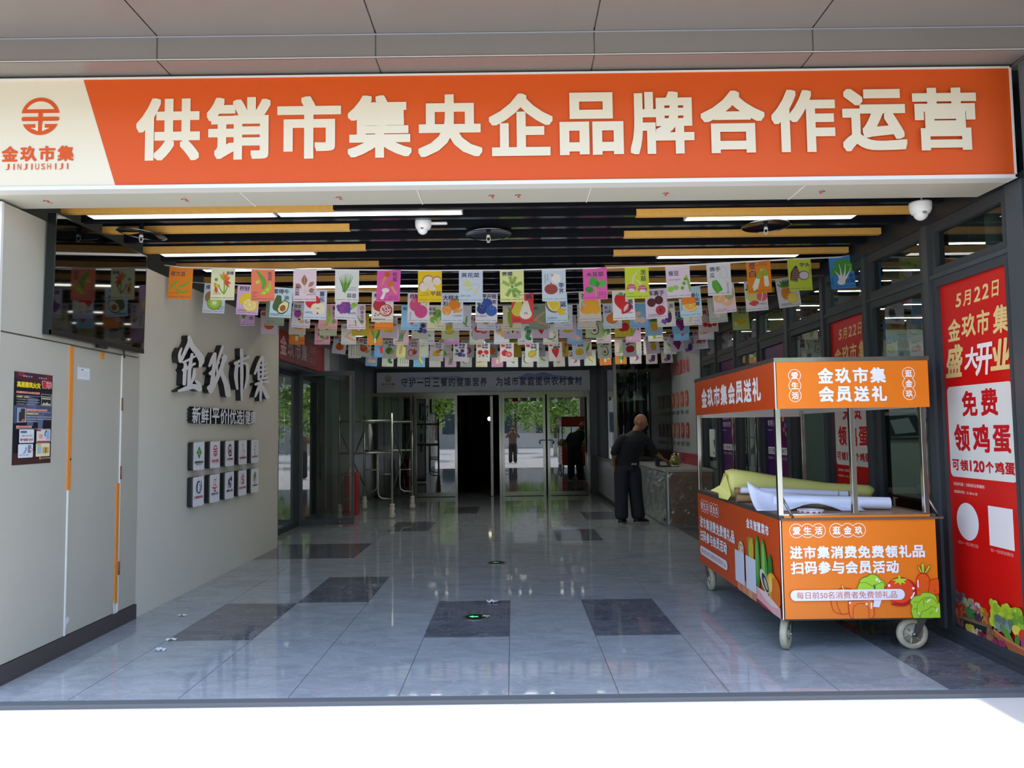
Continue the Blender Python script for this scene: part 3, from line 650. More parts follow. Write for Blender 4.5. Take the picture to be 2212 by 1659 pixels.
# leaf swung inwards beside the gap
s = MB(); s.box((-0.5, 16.72, 0.01), (-0.44, 17.6, 2.25), STEEL_D); s.box((-0.3, 16.66, 0), (-0.245, 16.76, 2.27), STEEL); struct(s.build('door_4'))
for x, lb in ((0.70, 'steel loop handle on the middle of the back glass doors'),):
    h = MB(); h.tube([(x - .08, 16.6, 1.16), (x - .1, 16.58, 1.2), (x - .08, 16.58, 1.24), (x + .2, 16.58, 1.24), (x + .23, 16.58, 1.2), (x + .2, 16.6, 1.16)], .012, STEEL_D, 8); h.tube([(x - .05, 16.59, 1.2), (x - .05, 16.68, 1.2)], .008, STEEL_D, 6); h.tube([(x + .18, 16.59, 1.2), (x + .18, 16.68, 1.2)], .008, STEEL_D, 6)
    tag(h.build('door_handle'), lb, 'handle')
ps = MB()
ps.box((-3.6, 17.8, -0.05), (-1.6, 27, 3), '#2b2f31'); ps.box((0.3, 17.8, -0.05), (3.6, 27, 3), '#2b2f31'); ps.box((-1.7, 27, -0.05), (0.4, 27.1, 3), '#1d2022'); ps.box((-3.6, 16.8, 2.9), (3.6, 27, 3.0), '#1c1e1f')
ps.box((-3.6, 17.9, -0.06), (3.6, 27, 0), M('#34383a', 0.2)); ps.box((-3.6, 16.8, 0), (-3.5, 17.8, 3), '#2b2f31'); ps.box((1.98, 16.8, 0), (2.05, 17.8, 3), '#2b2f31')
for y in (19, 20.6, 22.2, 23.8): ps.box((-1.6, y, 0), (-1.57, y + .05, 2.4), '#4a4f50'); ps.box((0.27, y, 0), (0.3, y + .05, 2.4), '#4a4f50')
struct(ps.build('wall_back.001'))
l = MB(); l.ball((-0.75, 24, 1.85), (.06, .06, .07), M('#fff0c8', .5, emit=.7)); lo = l.build('passage_lamp'); l = MB(); l.box((-.85, 24.0, 1.95), (-.65, 24.1, 2.0), '#3a3a38'); l.box((-.78, 24.05, 2.0), (-.72, 24.08, 2.9), '#3a3a38'); l.build('bracket', lo)
tag(lo, 'small glowing lamp deep in the dark passage behind the open doors', 'lamp')
bn = MB(); bn.box((-3.04, 16.62, 2.345), (1.75, 16.645, 2.8), M('#dfe2ec', 0.5)); bo = bn.build('slogan_banner', loc=(-.65, 16.63, 2.345))
t = MB(); c = Cv(t, (-3.04, 16.619, 2.8), (1, 0, 0), (0, 0, -1), lift=0.001, step=.0003)
c.poly([(.6, .13), (.8, .1), (1.0, .12), (1.25, .09), (1.45, .11), (1.8, .09), (2.05, .15), (2.0, .2), (1.2, .17), (.7, .16)], '#a3b0d0'); c.poly([(3.1, .16), (3.4, .05), (3.55, .08), (3.75, .03), (4.0, .1), (4.4, .15), (4.6, .17), (4.6, .22), (3.3, .2)], '#93a4cc')
c.poly([(2.9, .45), (3.2, .42), (3.3, .45)], '#b0bbd6'); c.poly([(2.0, .45), (2.3, .42), (2.7, .45)], '#b6c0d8')
for i, ch in enumerate('守护一日三餐的健康营养'):
    hh = .2 if ch != '一' else .03
    c.text(ch, .55 + i * .178, .13 + (.085 if ch == '一' else 0), .145 if ch != '日' else .11, hh, '#33344e', .016)
for i, ch in enumerate('为城市家庭提供农村食材'): c.text(ch, 2.68 + i * .178, .13, .148, .2, '#33344e', .016)
t.build('lettering', bo)
t = MB(); c = Cv(t, (-3.04, 16.619, 2.8), (1, 0, 0), (0, 0, -1), lift=0.001)
logo(c, .255, .14, .075, '#a07f4e', '#dfe2ec'); c.text('金玖市集', .1, .235, .31, .06, '#a07f4e', .03); c.text('JINJIUSHIJI', .11, .32, .29, .03, '#a07f4e', .004); t.build('logo', bo)
t = MB()
for x in (-2.45, -.2, 1.6): t.tube([(x, 16.63, 2.79), (x, 16.63, 2.83), (x + .02, 16.63, 2.84)], .008, '#3b3f40', 6)
t.build('hook', bo)
tag(bo, 'long pale blue slogan banner with dark characters above the back doors', 'banner')
# red sign on the left bulkhead
rs = MB(); rs.box((-3.11, 9.8, 2.455), (-3.085, 12.14, 2.86), M('#8e1522', 0.4)); ro = rs.build('red_sign', loc=(-3.1, 11, 2.455))
t = MB(); c = Cv(t, (-3.0845, 9.8, 2.86), (0, 1, 0), (0, 0, -1), lift=.001)
for i, ch in enumerate('金玖市集'): c.text(ch, .02 + i * .33, .07, .29, .26, '#c3aeb0', .025)
c.rect(1.36, .06, .014, .3, '#c3aeb0'); c.text('服务', 1.45, .05, .32, .12, '#a88a8c', .01); c.text('中心', 1.45, .23, .32, .12, '#a88a8c', .01)
t.build('lettering', ro); tag(ro, 'dark red sign with pale characters above the left glass door', 'sign')
fb = MB(); fb.box((-3.0, 13.2, 0), (-2.78, 13.5, 0.75), M('#b01f26', 0.35), .008); fo = fb.build('extinguisher_box', loc=(-2.9, 13.35, 0)); t = MB(); t.box((-2.98, 13.19, .08), (-2.8, 13.2, .68), M('#c02a2e', .35), .004); t.build('door', fo); t = MB(); t.tube([(-2.83, 13.18, .36), (-2.83, 13.18, .44)], .006, STEEL, 6); t.build('handle', fo)
tag(fo, 'red fire extinguisher box on the floor behind the scaffold', 'box')

# ------------------------------------------------------------ left wall things
tv = empty('television', (-3.05, 5.45, 2.13), 'large black flat television mounted high on the left wall', 'television')
t = MB(); th = math.radians(1.0)
def tvp(x, y, z): return (-3.042 + x + math.sin(th) * z, y, 2.13 + z * math.cos(th))
def tvbox(mb, a, b, mt):
    vs = [tvp(x, y, z) for x in (a[0], b[0]) for y in (a[1], b[1]) for z in (a[2], b[2])]
    mb.add(vs, [(0, 1, 3, 2), (4, 6, 7, 5), (0, 4, 5, 1), (2, 3, 7, 6), (0, 2, 6, 4), (1, 5, 7, 3)], mt)
tvbox(t, (0, 4.775, 0), (.055, 5.985, .8), M('#1a2220', .25)); t.build('cabinet', tv)
t = MB(); tvbox(t, (.0551, 4.787, .035), (.0556, 5.973, .792), M('#030405', .04, 0, .42)); t.build('screen', tv)
t = MB(); tvbox(t, (.04, 4.775, -.002), (.058, 5.985, .03), M('#0c0d0e', .3)); tvbox(t, (.03, 5.33, -.025), (.055, 5.45, 0), M('#17181a', .3)); t.build('lower_bezel', tv)
t = MB(); t.tube([tvp(.03, 5.72, 0), tvp(.03, 5.74, -.06)], .006, '#222222', 6); t.build('cable', tv)
# fire-safety poster
fp = MB(); fp.box((-3.05, 4.525, 1.295), (-3.047, 4.9, 1.87), M('#1d1a22', .4)); fpo = fp.build('safety_poster', loc=(-3.048, 4.71, 1.295))
t = MB(); c = Cv(t, (-3.0468, 4.525, 1.87), (0, 1, 0), (0, 0, -1), sx=.375 / 540, sy=.575 / 1290, lift=.0006, step=.00008, rough=.4, clip=(1, 1, 539, 1289))
c.poly([(0, 0), (540, 0), (540, 200), (420, 120), (200, 160), (0, 90)], '#4a2230'); c.e(90, 30, 50, 30, '#8a3038'); c.e(480, 60, 60, 90, '#6a2a34'); c.poly([(0, 1130), (540, 1080), (540, 1290), (0, 1290)], '#472a26')
c.poly([(0, 470), (540, 430), (540, 640), (0, 720)], '#4c5468'); c.poly([(180, 330), (330, 360), (260, 760), (180, 740)], '#59637c'); c.poly([(330, 600), (420, 560), (400, 820), (340, 830)], '#5d6a86')
c.text('拒 绝 火 灾', 110, 42, 130, 20, '#d8d8dc', .01); c.text('珍 爱 生 命', 330, 48, 120, 20, '#d8d8dc', .01)
c.text('高层建筑火灾', 30, 130, 330, 85, '#f0d22a', .05); c.text('警示', 375, 90, 150, 115, '#f4efef', .09); c.text('警示', 380, 94, 140, 107, '#d6222c', .05)
for i, (x, y, w_, h_, t_, q) in enumerate(((20, 265, 330, 34, '高层建筑火灾案例', '#e0584c'), (165, 505, 300, 36, '居民楼火灾案例', '#e0584c'), (30, 745, 215, 38, '消防安全警钟长鸣', '#e0584c'), (25, 335, 170, 22, '火灾原因：人员伤亡', '#d8c436'), (165, 565, 175, 24, '事故造成重大人员伤亡', '#d8c436'))):
    c.text(t_, x, y, w_, h_, '#f1e4df', .06); c.text(t_, x, y, w_, h_, q, .02)
for y in (372, 408, 440): c.text('火灾发生原因系工人违规操作引燃材料', 25, y, 320 if y < 430 else 250, 17, '#b9b4b8', .01)
for y in (610, 645, 678): c.text('电动自行车停放充电引发火灾事故教训深刻', 165, y, 355 if y < 670 else 160, 18, '#cfcace', .01)
for y, x0 in ((325, 20), (552, 160), (790, 20)): c.rect(x0, y, 500 - x0 + 15, 4, '#c9c6ca')
c.rect(365, 285, 155, 170, '#c9c4c0'); c.rect(370, 290, 145, 160, '#2b2a2c'); c.rect(375, 320, 135, 12, '#b5b08a'); c.rect(375, 345, 130, 16, '#d0cbb8')
c.poly([(380, 440), (400, 410), (430, 425), (450, 400), (480, 430), (505, 415), (505, 445), (380, 445)], '#c8bfa6')
c.rect(35, 500, 120, 200, '#c3c9cf'); c.rect(40, 505, 110, 190, '#7b98b4'); c.poly([(60, 690), (60, 570), (85, 550), (85, 510), (140, 510), (140, 690)], '#40302a'); c.poly([(90, 690), (100, 660), (130, 650), (140, 690)], '#c9553a')
for x, y, q in ((70, 800, '#d3d7d4'), (310, 800, '#e4cfc8'), (60, 1005, '#d4dade'), (305, 1000, '#e2d9b0')): c.rrect(x, y, 205, 190, 14, q)
c.rrect(85, 820, 90, 32, 14, '#5a6a9a'); c.text('疏散 逃生 时间', 105, 880, 140, 18, '#55585a', .01); c.text('烟气是最大杀手', 85, 925, 175, 38, '#b23a48', .03)
c.rect(312, 802, 60, 24, '#a8404a'); c.rect(318, 965, 190, 22, '#9a4650'); c.rect(450, 815, 50, 130, '#8fb4d8'); c.st_([(440, 900), (430, 860), (450, 830)], 18, '#4b78a8'); c.e(448, 822, 10, 12, '#3a3436'); c.rect(345, 870, 50, 60, '#d8a48a')
c.rect(190, 1020, 45, 110, '#7e8a98'); c.st_([(130, 1140), (160, 1100), (165, 1050)], 18, '#7a96b8'); c.e(235, 1085, 22, 22, '#c65a60'); c.e(235, 1085, 15, 15, '#d4dade'); c.text('高层 火灾 谨防', 75, 1150, 130, 14, '#5c5f60', .01)
c.rect(325, 1045, 55, 100, '#9fb6cf'); c.rect(400, 1060, 90, 85, '#c9a45c'); c.st_([(440, 1140), (450, 1090), (440, 1060)], 18, '#86603a'); c.rect(318, 1012, 60, 20, '#c9a840')
c.e(365, 1215, 11, 20, '#d0a850'); c.text('消防安全宣传单位', 385, 1205, 140, 20, '#d8cdb2', .01)
t.build('print', fpo); tag(fpo, 'dark fire safety poster with yellow and red headline on the left wall', 'poster')
pn = MB(); pn.box((-3.052, 5.19, 1.865), (-3.0475, 5.335, 1.955), '#c9cbd2'); po = pn.build('paper_notice', loc=(-3.05, 5.26, 1.865)); t = MB(); c = Cv(t, (-3.0473, 5.19, 1.955), (0, 1, 0), (0, 0, -1), lift=.0005); c.rect(.012, .008, .12, .074, '#e4e4e4'); c.rect(.03, .014, .03, .01, '#8a8d94')
for i in range(5): c.rect(.02, .03 + i * .009, .1, .002, '#a9abb0')
t.build('print', po); tag(po, 'small white paper notice in a plastic sleeve on the cabinet door', 'notice')

# ------------------------------------------------------------ raised lettering on the left wall
LET = {
 'jin':[[(6.825,2.374),(6.825,2.365),(6.827,2.353),(6.825,2.340),(6.820,2.327),(6.809,2.310),(6.791,2.289),(6.770,2.266),(6.748,2.240),(6.724,2.211),(6.697,2.178),(6.672,2.149),(6.655,2.128),(6.656,2.120),(6.671,2.116),(6.691,2.117),(6.705,2.123),(6.724,2.143),(6.753,2.173),(6.784,2.205),(6.811,2.234),(6.837,2.258),(6.864,2.282),(6.887,2.305),(6.904,2.328),(6.906,2.349),(6.898,2.366),(6.887,2.378),(6.881,2.385),(6.869,2.391),(6.848,2.389),(6.830,2.382)],[(6.686,2.254),(6.676,2.243),(6.660,2.228),(6.645,2.211),(6.635,2.192),(6.633,2.173),(6.637,2.153),(6.642,2.136),(6.645,2.124),(6.656,2.118),(6.676,2.118),(6.695,2.124),(6.702,2.132),(6.698,2.144),(6.692,2.161),(6.687,2.179),(6.686,2.195),(6.689,2.210),(6.697,2.226),(6.706,2.241),(6.712,2.252),(6.711,2.256),(6.703,2.258),(6.693,2.257)],[(6.819,2.361),(6.827,2.347),(6.837,2.326),(6.852,2.302),(6.873,2.280),(6.902,2.262),(6.935,2.248),(6.964,2.237),(6.990,2.224),(7.015,2.210),(7.038,2.195),(7.056,2.182),(7.066,2.174),(7.074,2.165),(7.077,2.148),(7.075,2.130),(7.073,2.117),(7.074,2.112),(7.084,2.108),(7.099,2.109),(7.108,2.114),(7.129,2.125),(7.160,2.143),(7.191,2.166),(7.204,2.194),(7.188,2.219),(7.158,2.238),(7.125,2.253),(7.092,2.267),(7.058,2.281),(7.023,2.292),(6.993,2.303),(6.968,2.313),(6.945,2.328),(6.922,2.348),(6.901,2.366),(6.887,2.379),(6.871,2.385),(6.844,2.382),(6.823,2.372)],[(6.755,2.116),(6.780,2.125),(6.816,2.138),(6.856,2.152),(6.892,2.165),(6.925,2.176),(6.957,2.187),(6.985,2.196),(7.005,2.203),(7.013,2.208),(7.011,2.214),(7.001,2.217),(6.988,2.216),(6.968,2.209),(6.938,2.201),(6.904,2.191),(6.870,2.180),(6.833,2.168),(6.791,2.155),(6.754,2.143),(6.729,2.134),(6.719,2.127),(6.723,2.119),(6.738,2.114)],[(6.768,2.043),(6.786,2.050),(6.812,2.061),(6.841,2.073),(6.871,2.085),(6.903,2.097),(6.940,2.110),(6.973,2.121),(6.997,2.129),(7.007,2.136),(7.003,2.144),(6.989,2.148),(6.972,2.147),(6.947,2.139),(6.913,2.128),(6.874,2.116),(6.839,2.105),(6.807,2.094),(6.774,2.083),(6.745,2.074),(6.726,2.067),(6.713,2.057),(6.721,2.045),(6.743,2.039)],[(6.894,2.220),(6.884,2.198),(6.870,2.167),(6.854,2.129),(6.843,2.089),(6.835,2.043),(6.830,1.989),(6.827,1.941),(6.825,1.907),(6.835,1.898),(6.861,1.895),(6.887,1.900),(6.899,1.910),(6.900,1.944),(6.902,1.993),(6.906,2.046),(6.911,2.092),(6.920,2.130),(6.932,2.167),(6.943,2.199),(6.952,2.221),(6.946,2.229),(6.927,2.232),(6.906,2.228)],[(6.753,2.112),(6.750,2.094),(6.746,2.067),(6.742,2.039),(6.739,2.012),(6.737,1.988),(6.736,1.963),(6.735,1.941),(6.734,1.926),(6.742,1.918),(6.764,1.916),(6.786,1.920),(6.796,1.928),(6.799,1.944),(6.802,1.966),(6.805,1.991),(6.808,2.016),(6.810,2.042),(6.812,2.071),(6.814,2.097),(6.815,2.116),(6.807,2.123),(6.785,2.125),(6.763,2.121)],[(6.946,2.078),(6.944,2.067),(6.942,2.051),(6.938,2.034),(6.932,2.017),(6.922,1.997),(6.907,1.974),(6.893,1.953),(6.883,1.938),(6.885,1.932),(6.897,1.928),(6.913,1.929),(6.924,1.934),(6.939,1.948),(6.961,1.969),(6.984,1.992),(7.001,2.015),(7.009,2.035),(7.012,2.055),(7.012,2.071),(7.012,2.082),(7.003,2.090),(6.980,2.092),(6.956,2.087)],[(6.659,1.852),(6.684,1.855),(6.721,1.860),(6.763,1.866),(6.806,1.872),(6.849,1.880),(6.893,1.888),(6.932,1.894),(6.961,1.897),(6.986,1.895),(7.019,1.890),(7.051,1.884),(7.077,1.879),(7.117,1.881),(7.151,1.895),(7.158,1.915),(7.133,1.928),(7.108,1.932),(7.070,1.938),(7.020,1.944),(6.964,1.944),(6.909,1.937),(6.860,1.927),(6.816,1.916),(6.777,1.906),(6.739,1.895),(6.700,1.884),(6.668,1.875),(6.645,1.868),(6.636,1.863),(6.636,1.857),(6.645,1.852)],[(6.990,1.969),(7.004,1.963),(7.023,1.954),(7.040,1.945),(7.052,1.937),(7.062,1.927),(7.073,1.914),(7.083,1.900),(7.091,1.891),(7.103,1.884),(7.125,1.884),(7.145,1.890),(7.151,1.898),(7.149,1.909),(7.147,1.924),(7.140,1.942),(7.125,1.958),(7.098,1.970),(7.066,1.977),(7.037,1.982),(7.019,1.985),(7.005,1.986),(6.990,1.981),(6.984,1.974)],],
 'jiu':[[(7.419,2.285),(7.407,2.275),(7.390,2.260),(7.371,2.244),(7.354,2.226),(7.337,2.205),(7.320,2.181),(7.305,2.159),(7.294,2.144),(7.295,2.137),(7.309,2.132),(7.328,2.133),(7.342,2.139),(7.361,2.154),(7.388,2.175),(7.418,2.198),(7.442,2.219),(7.459,2.237),(7.472,2.254),(7.482,2.269),(7.489,2.280),(7.488,2.290),(7.467,2.295),(7.438,2.293)],[(7.384,2.062),(7.391,2.068),(7.401,2.077),(7.415,2.088),(7.435,2.103),(7.467,2.125),(7.510,2.154),(7.551,2.181),(7.579,2.200),(7.582,2.206),(7.571,2.211),(7.554,2.212),(7.540,2.208),(7.509,2.189),(7.466,2.163),(7.420,2.136),(7.384,2.114),(7.359,2.101),(7.338,2.091),(7.323,2.084),(7.312,2.079),(7.307,2.066),(7.325,2.056),(7.357,2.054)],[(7.417,2.273),(7.410,2.241),(7.401,2.195),(7.391,2.146),(7.381,2.102),(7.370,2.062),(7.358,2.023),(7.348,1.989),(7.340,1.966),(7.349,1.956),(7.376,1.951),(7.406,1.955),(7.422,1.965),(7.431,1.989),(7.445,2.024),(7.460,2.064),(7.472,2.105),(7.480,2.150),(7.486,2.201),(7.490,2.246),(7.492,2.278),(7.483,2.287),(7.456,2.289),(7.429,2.283)],[(7.391,1.905),(7.403,1.913),(7.421,1.926),(7.443,1.941),(7.466,1.958),(7.491,1.978),(7.518,2.001),(7.542,2.023),(7.559,2.038),(7.561,2.047),(7.545,2.054),(7.520,2.055),(7.501,2.048),(7.478,2.035),(7.445,2.015),(7.409,1.995),(7.378,1.978),(7.352,1.966),(7.324,1.956),(7.300,1.947),(7.283,1.940),(7.269,1.921),(7.295,1.902),(7.345,1.896)],[(7.629,2.381),(7.616,2.365),(7.597,2.342),(7.576,2.316),(7.557,2.290),(7.538,2.264),(7.519,2.236),(7.502,2.206),(7.490,2.178),(7.487,2.150),(7.491,2.123),(7.496,2.099),(7.500,2.082),(7.504,2.079),(7.515,2.078),(7.526,2.080),(7.530,2.084),(7.531,2.102),(7.532,2.126),(7.536,2.154),(7.544,2.180),(7.560,2.206),(7.582,2.234),(7.606,2.262),(7.627,2.289),(7.644,2.315),(7.660,2.341),(7.674,2.364),(7.683,2.380),(7.680,2.387),(7.663,2.390),(7.642,2.387)],[(7.398,1.884),(7.421,1.904),(7.455,1.932),(7.493,1.965),(7.530,1.999),(7.567,2.035),(7.607,2.073),(7.645,2.113),(7.677,2.152),(7.701,2.192),(7.718,2.231),(7.730,2.264),(7.738,2.288),(7.731,2.297),(7.704,2.300),(7.674,2.295),(7.659,2.285),(7.647,2.262),(7.631,2.229),(7.611,2.192),(7.585,2.157),(7.552,2.121),(7.511,2.084),(7.469,2.047),(7.430,2.012),(7.395,1.978),(7.360,1.945),(7.330,1.917),(7.310,1.897),(7.310,1.884),(7.336,1.874),(7.372,1.874)],[(7.658,2.252),(7.678,2.257),(7.706,2.263),(7.723,2.266),(7.692,2.269),(7.688,2.269),(7.685,2.254),(7.678,2.236),(7.674,2.224),(7.680,2.216),(7.703,2.212),(7.730,2.216),(7.745,2.224),(7.753,2.237),(7.767,2.255),(7.777,2.274),(7.770,2.294),(7.707,2.296),(7.673,2.285),(7.648,2.275),(7.632,2.268),(7.623,2.262),(7.626,2.254),(7.641,2.250)],[(7.596,2.150),(7.597,2.137),(7.599,2.118),(7.603,2.095),(7.614,2.071),(7.632,2.048),(7.655,2.024),(7.678,2.001),(7.697,1.978),(7.712,1.951),(7.727,1.919),(7.739,1.890),(7.748,1.870),(7.776,1.856),(7.831,1.855),(7.879,1.867),(7.893,1.886),(7.883,1.906),(7.869,1.936),(7.851,1.970),(7.828,2.001),(7.798,2.027),(7.764,2.050),(7.732,2.071),(7.707,2.089),(7.687,2.108),(7.671,2.128),(7.658,2.145),(7.648,2.158),(7.638,2.162),(7.619,2.162),(7.601,2.157)],],
 'shi':[[(8.139,2.398),(8.141,2.382),(8.143,2.357),(8.146,2.332),(8.147,2.316),(8.165,2.306),(8.204,2.306),(8.240,2.316),(8.253,2.329),(8.246,2.346),(8.236,2.369),(8.226,2.393),(8.220,2.410),(8.205,2.417),(8.176,2.416),(8.148,2.409)],[(8.036,2.217),(8.063,2.226),(8.102,2.241),(8.147,2.257),(8.194,2.272),(8.250,2.287),(8.316,2.303),(8.377,2.318),(8.420,2.328),(8.440,2.339),(8.437,2.352),(8.412,2.359),(8.380,2.356),(8.339,2.344),(8.280,2.328),(8.216,2.310),(8.158,2.294),(8.106,2.279),(8.055,2.265),(8.012,2.252),(7.982,2.244),(7.965,2.232),(7.973,2.219),(8.002,2.212)],[(8.013,2.225),(8.004,2.201),(7.990,2.166),(7.978,2.127),(7.975,2.089),(7.988,2.051),(8.010,2.013),(8.033,1.978),(8.048,1.954),(8.059,1.949),(8.079,1.949),(8.097,1.953),(8.103,1.960),(8.098,1.986),(8.092,2.022),(8.085,2.061),(8.082,2.098),(8.084,2.133),(8.087,2.171),(8.092,2.205),(8.095,2.229),(8.086,2.238),(8.057,2.240),(8.028,2.235)],[(8.095,2.194),(8.120,2.204),(8.157,2.218),(8.195,2.231),(8.229,2.239),(8.262,2.243),(8.293,2.246),(8.310,2.245),(8.323,2.238),(8.334,2.215),(8.338,2.179),(8.337,2.139),(8.332,2.102),(8.323,2.068),(8.308,2.033),(8.291,2.001),(8.280,1.979),(8.284,1.972),(8.302,1.969),(8.324,1.971),(8.337,1.977),(8.357,1.999),(8.386,2.030),(8.415,2.068),(8.434,2.106),(8.440,2.145),(8.438,2.188),(8.427,2.227),(8.406,2.256),(8.362,2.273),(8.303,2.275),(8.252,2.268),(8.207,2.260),(8.163,2.247),(8.121,2.231),(8.086,2.216),(8.062,2.205),(8.056,2.199),(8.063,2.194),(8.079,2.191)],[(8.155,2.325),(8.155,2.283),(8.156,2.222),(8.157,2.153),(8.160,2.088),(8.165,2.021),(8.172,1.950),(8.180,1.886),(8.185,1.841),(8.192,1.836),(8.209,1.834),(8.226,1.837),(8.234,1.843),(8.238,1.888),(8.244,1.954),(8.250,2.026),(8.253,2.095),(8.251,2.161),(8.246,2.230),(8.240,2.291),(8.236,2.334),(8.224,2.341),(8.195,2.342),(8.166,2.335)],],
 'ji':[[(8.812,2.390),(8.791,2.373),(8.760,2.348),(8.727,2.320),(8.695,2.291),(8.665,2.258),(8.634,2.221),(8.607,2.188),(8.588,2.165),(8.591,2.158),(8.609,2.154),(8.632,2.156),(8.647,2.162),(8.673,2.185),(8.709,2.218),(8.749,2.254),(8.785,2.286),(8.818,2.315),(8.850,2.343),(8.878,2.367),(8.898,2.385),(8.897,2.396),(8.872,2.401),(8.836,2.399)],[(8.699,2.284),(8.702,2.249),(8.707,2.198),(8.711,2.146),(8.715,2.111),(8.728,2.104),(8.757,2.103),(8.787,2.108),(8.798,2.118),(8.795,2.153),(8.790,2.205),(8.785,2.257),(8.782,2.292),(8.769,2.300),(8.739,2.300),(8.710,2.294)],[(8.749,2.260),(8.806,2.270),(8.890,2.286),(8.976,2.302),(9.035,2.313),(9.050,2.319),(9.051,2.327),(9.038,2.332),(9.018,2.331),(8.958,2.320),(8.873,2.304),(8.789,2.288),(8.732,2.277),(8.718,2.272),(8.717,2.264),(8.730,2.259)],[(8.750,2.206),(8.807,2.216),(8.893,2.231),(8.980,2.246),(9.041,2.256),(9.056,2.262),(9.058,2.269),(9.045,2.275),(9.025,2.274),(8.964,2.264),(8.877,2.249),(8.792,2.234),(8.734,2.224),(8.720,2.219),(8.719,2.211),(8.731,2.206)],[(8.752,2.152),(8.811,2.163),(8.899,2.179),(8.988,2.195),(9.051,2.206),(9.066,2.212),(9.066,2.219),(9.052,2.224),(9.032,2.224),(8.970,2.213),(8.881,2.197),(8.794,2.181),(8.735,2.170),(8.721,2.165),(8.720,2.157),(8.733,2.152)],[(8.754,2.096),(8.820,2.107),(8.919,2.123),(9.020,2.140),(9.090,2.151),(9.107,2.158),(9.108,2.166),(9.093,2.172),(9.070,2.172),(9.000,2.160),(8.900,2.143),(8.802,2.127),(8.736,2.116),(8.720,2.110),(8.719,2.101),(8.733,2.096)],[(8.867,2.389),(8.864,2.338),(8.861,2.263),(8.857,2.189),(8.854,2.138),(8.864,2.131),(8.889,2.130),(8.915,2.134),(8.926,2.142),(8.929,2.193),(8.932,2.269),(8.936,2.344),(8.939,2.395),(8.929,2.402),(8.903,2.402),(8.878,2.397)],[(8.674,2.030),(8.704,2.038),(8.748,2.048),(8.797,2.059),(8.848,2.068),(8.906,2.074),(8.975,2.079),(9.040,2.083),(9.086,2.085),(9.119,2.094),(9.130,2.108),(9.112,2.120),(9.077,2.123),(9.032,2.117),(8.967,2.110),(8.895,2.101),(8.831,2.092),(8.772,2.083),(8.716,2.073),(8.668,2.064),(8.636,2.059),(8.616,2.049),(8.618,2.037),(8.642,2.029)],[(8.751,2.056),(8.736,2.041),(8.713,2.019),(8.689,1.994),(8.669,1.973),(8.652,1.952),(8.636,1.932),(8.623,1.914),(8.614,1.901),(8.616,1.895),(8.632,1.891),(8.653,1.891),(8.667,1.896),(8.684,1.908),(8.708,1.926),(8.734,1.945),(8.759,1.966),(8.783,1.988),(8.807,2.012),(8.829,2.035),(8.844,2.050),(8.840,2.061),(8.811,2.068),(8.775,2.065)],[(8.794,2.094),(8.793,2.047),(8.792,1.978),(8.791,1.909),(8.791,1.862),(8.800,1.855),(8.825,1.853),(8.850,1.857),(8.861,1.864),(8.868,1.912),(8.877,1.981),(8.887,2.051),(8.893,2.099),(8.879,2.108),(8.844,2.111),(8.809,2.105)],[(8.830,2.051),(8.843,2.037),(8.860,2.016),(8.881,1.993),(8.905,1.971),(8.932,1.949),(8.964,1.928),(8.993,1.909),(9.014,1.896),(9.055,1.888),(9.112,1.893),(9.151,1.908),(9.150,1.925),(9.126,1.938),(9.091,1.956),(9.054,1.976),(9.019,1.994),(8.985,2.013),(8.950,2.033),(8.918,2.051),(8.897,2.064),(8.879,2.068),(8.852,2.066),(8.832,2.059)],],
}
FACE = M('#f2f1f6', 0.4); RET = M('#1d1d1f', 0.4)
LN = {'jin': 'large raised white brush-style character, first and leftmost of four on the left wall', 'jiu': 'large raised white brush-style character, second of four on the left wall', 'shi': 'large raised white brush-style character, third of four on the left wall', 'ji': 'large raised white brush-style character, last of four on the left wall'}
for k in ('jin', 'jiu', 'shi', 'ji'):
    a, f_ = MB(), MB()
    cy = sum(p[0] for q in LET[k] for p in q) / sum(len(q) for q in LET[k]); cz = min(p[1] for q in LET[k] for p in q)
    for j, q in enumerate(LET[k]):
        a.prism([(-3.003 - j * .0002, y, z) for y, z in q], (-0.058 + j * .0002, 0, 0), RET)
        f_.prism([(-2.998 - j * .00015, y, z) for y, z in q], (-0.003, 0, 0), FACE)
    o = a.build('wall_letter', loc=(-3.06, cy, cz)); f_.build('letter_face', o); tag(o, LN[k], 'letter', 'large raised characters on the left wall')
ty = [6.97, 7.175, 7.41, 7.44, 7.66, 7.885, 7.9, 8.12, 8.32, 8.345, 8.52]
tagc = [('新', 6.965, .19), ('鲜', 7.165, .18), ('|', 7.38, .02), ('平', 7.425, .19), ('价', 7.635, .19), ('|', 7.845, .02), ('优', 7.89, .19), ('选', 8.09, .185), ('|', 8.295, .02), ('健', 8.345, .17), ('康', 8.52, .165)]
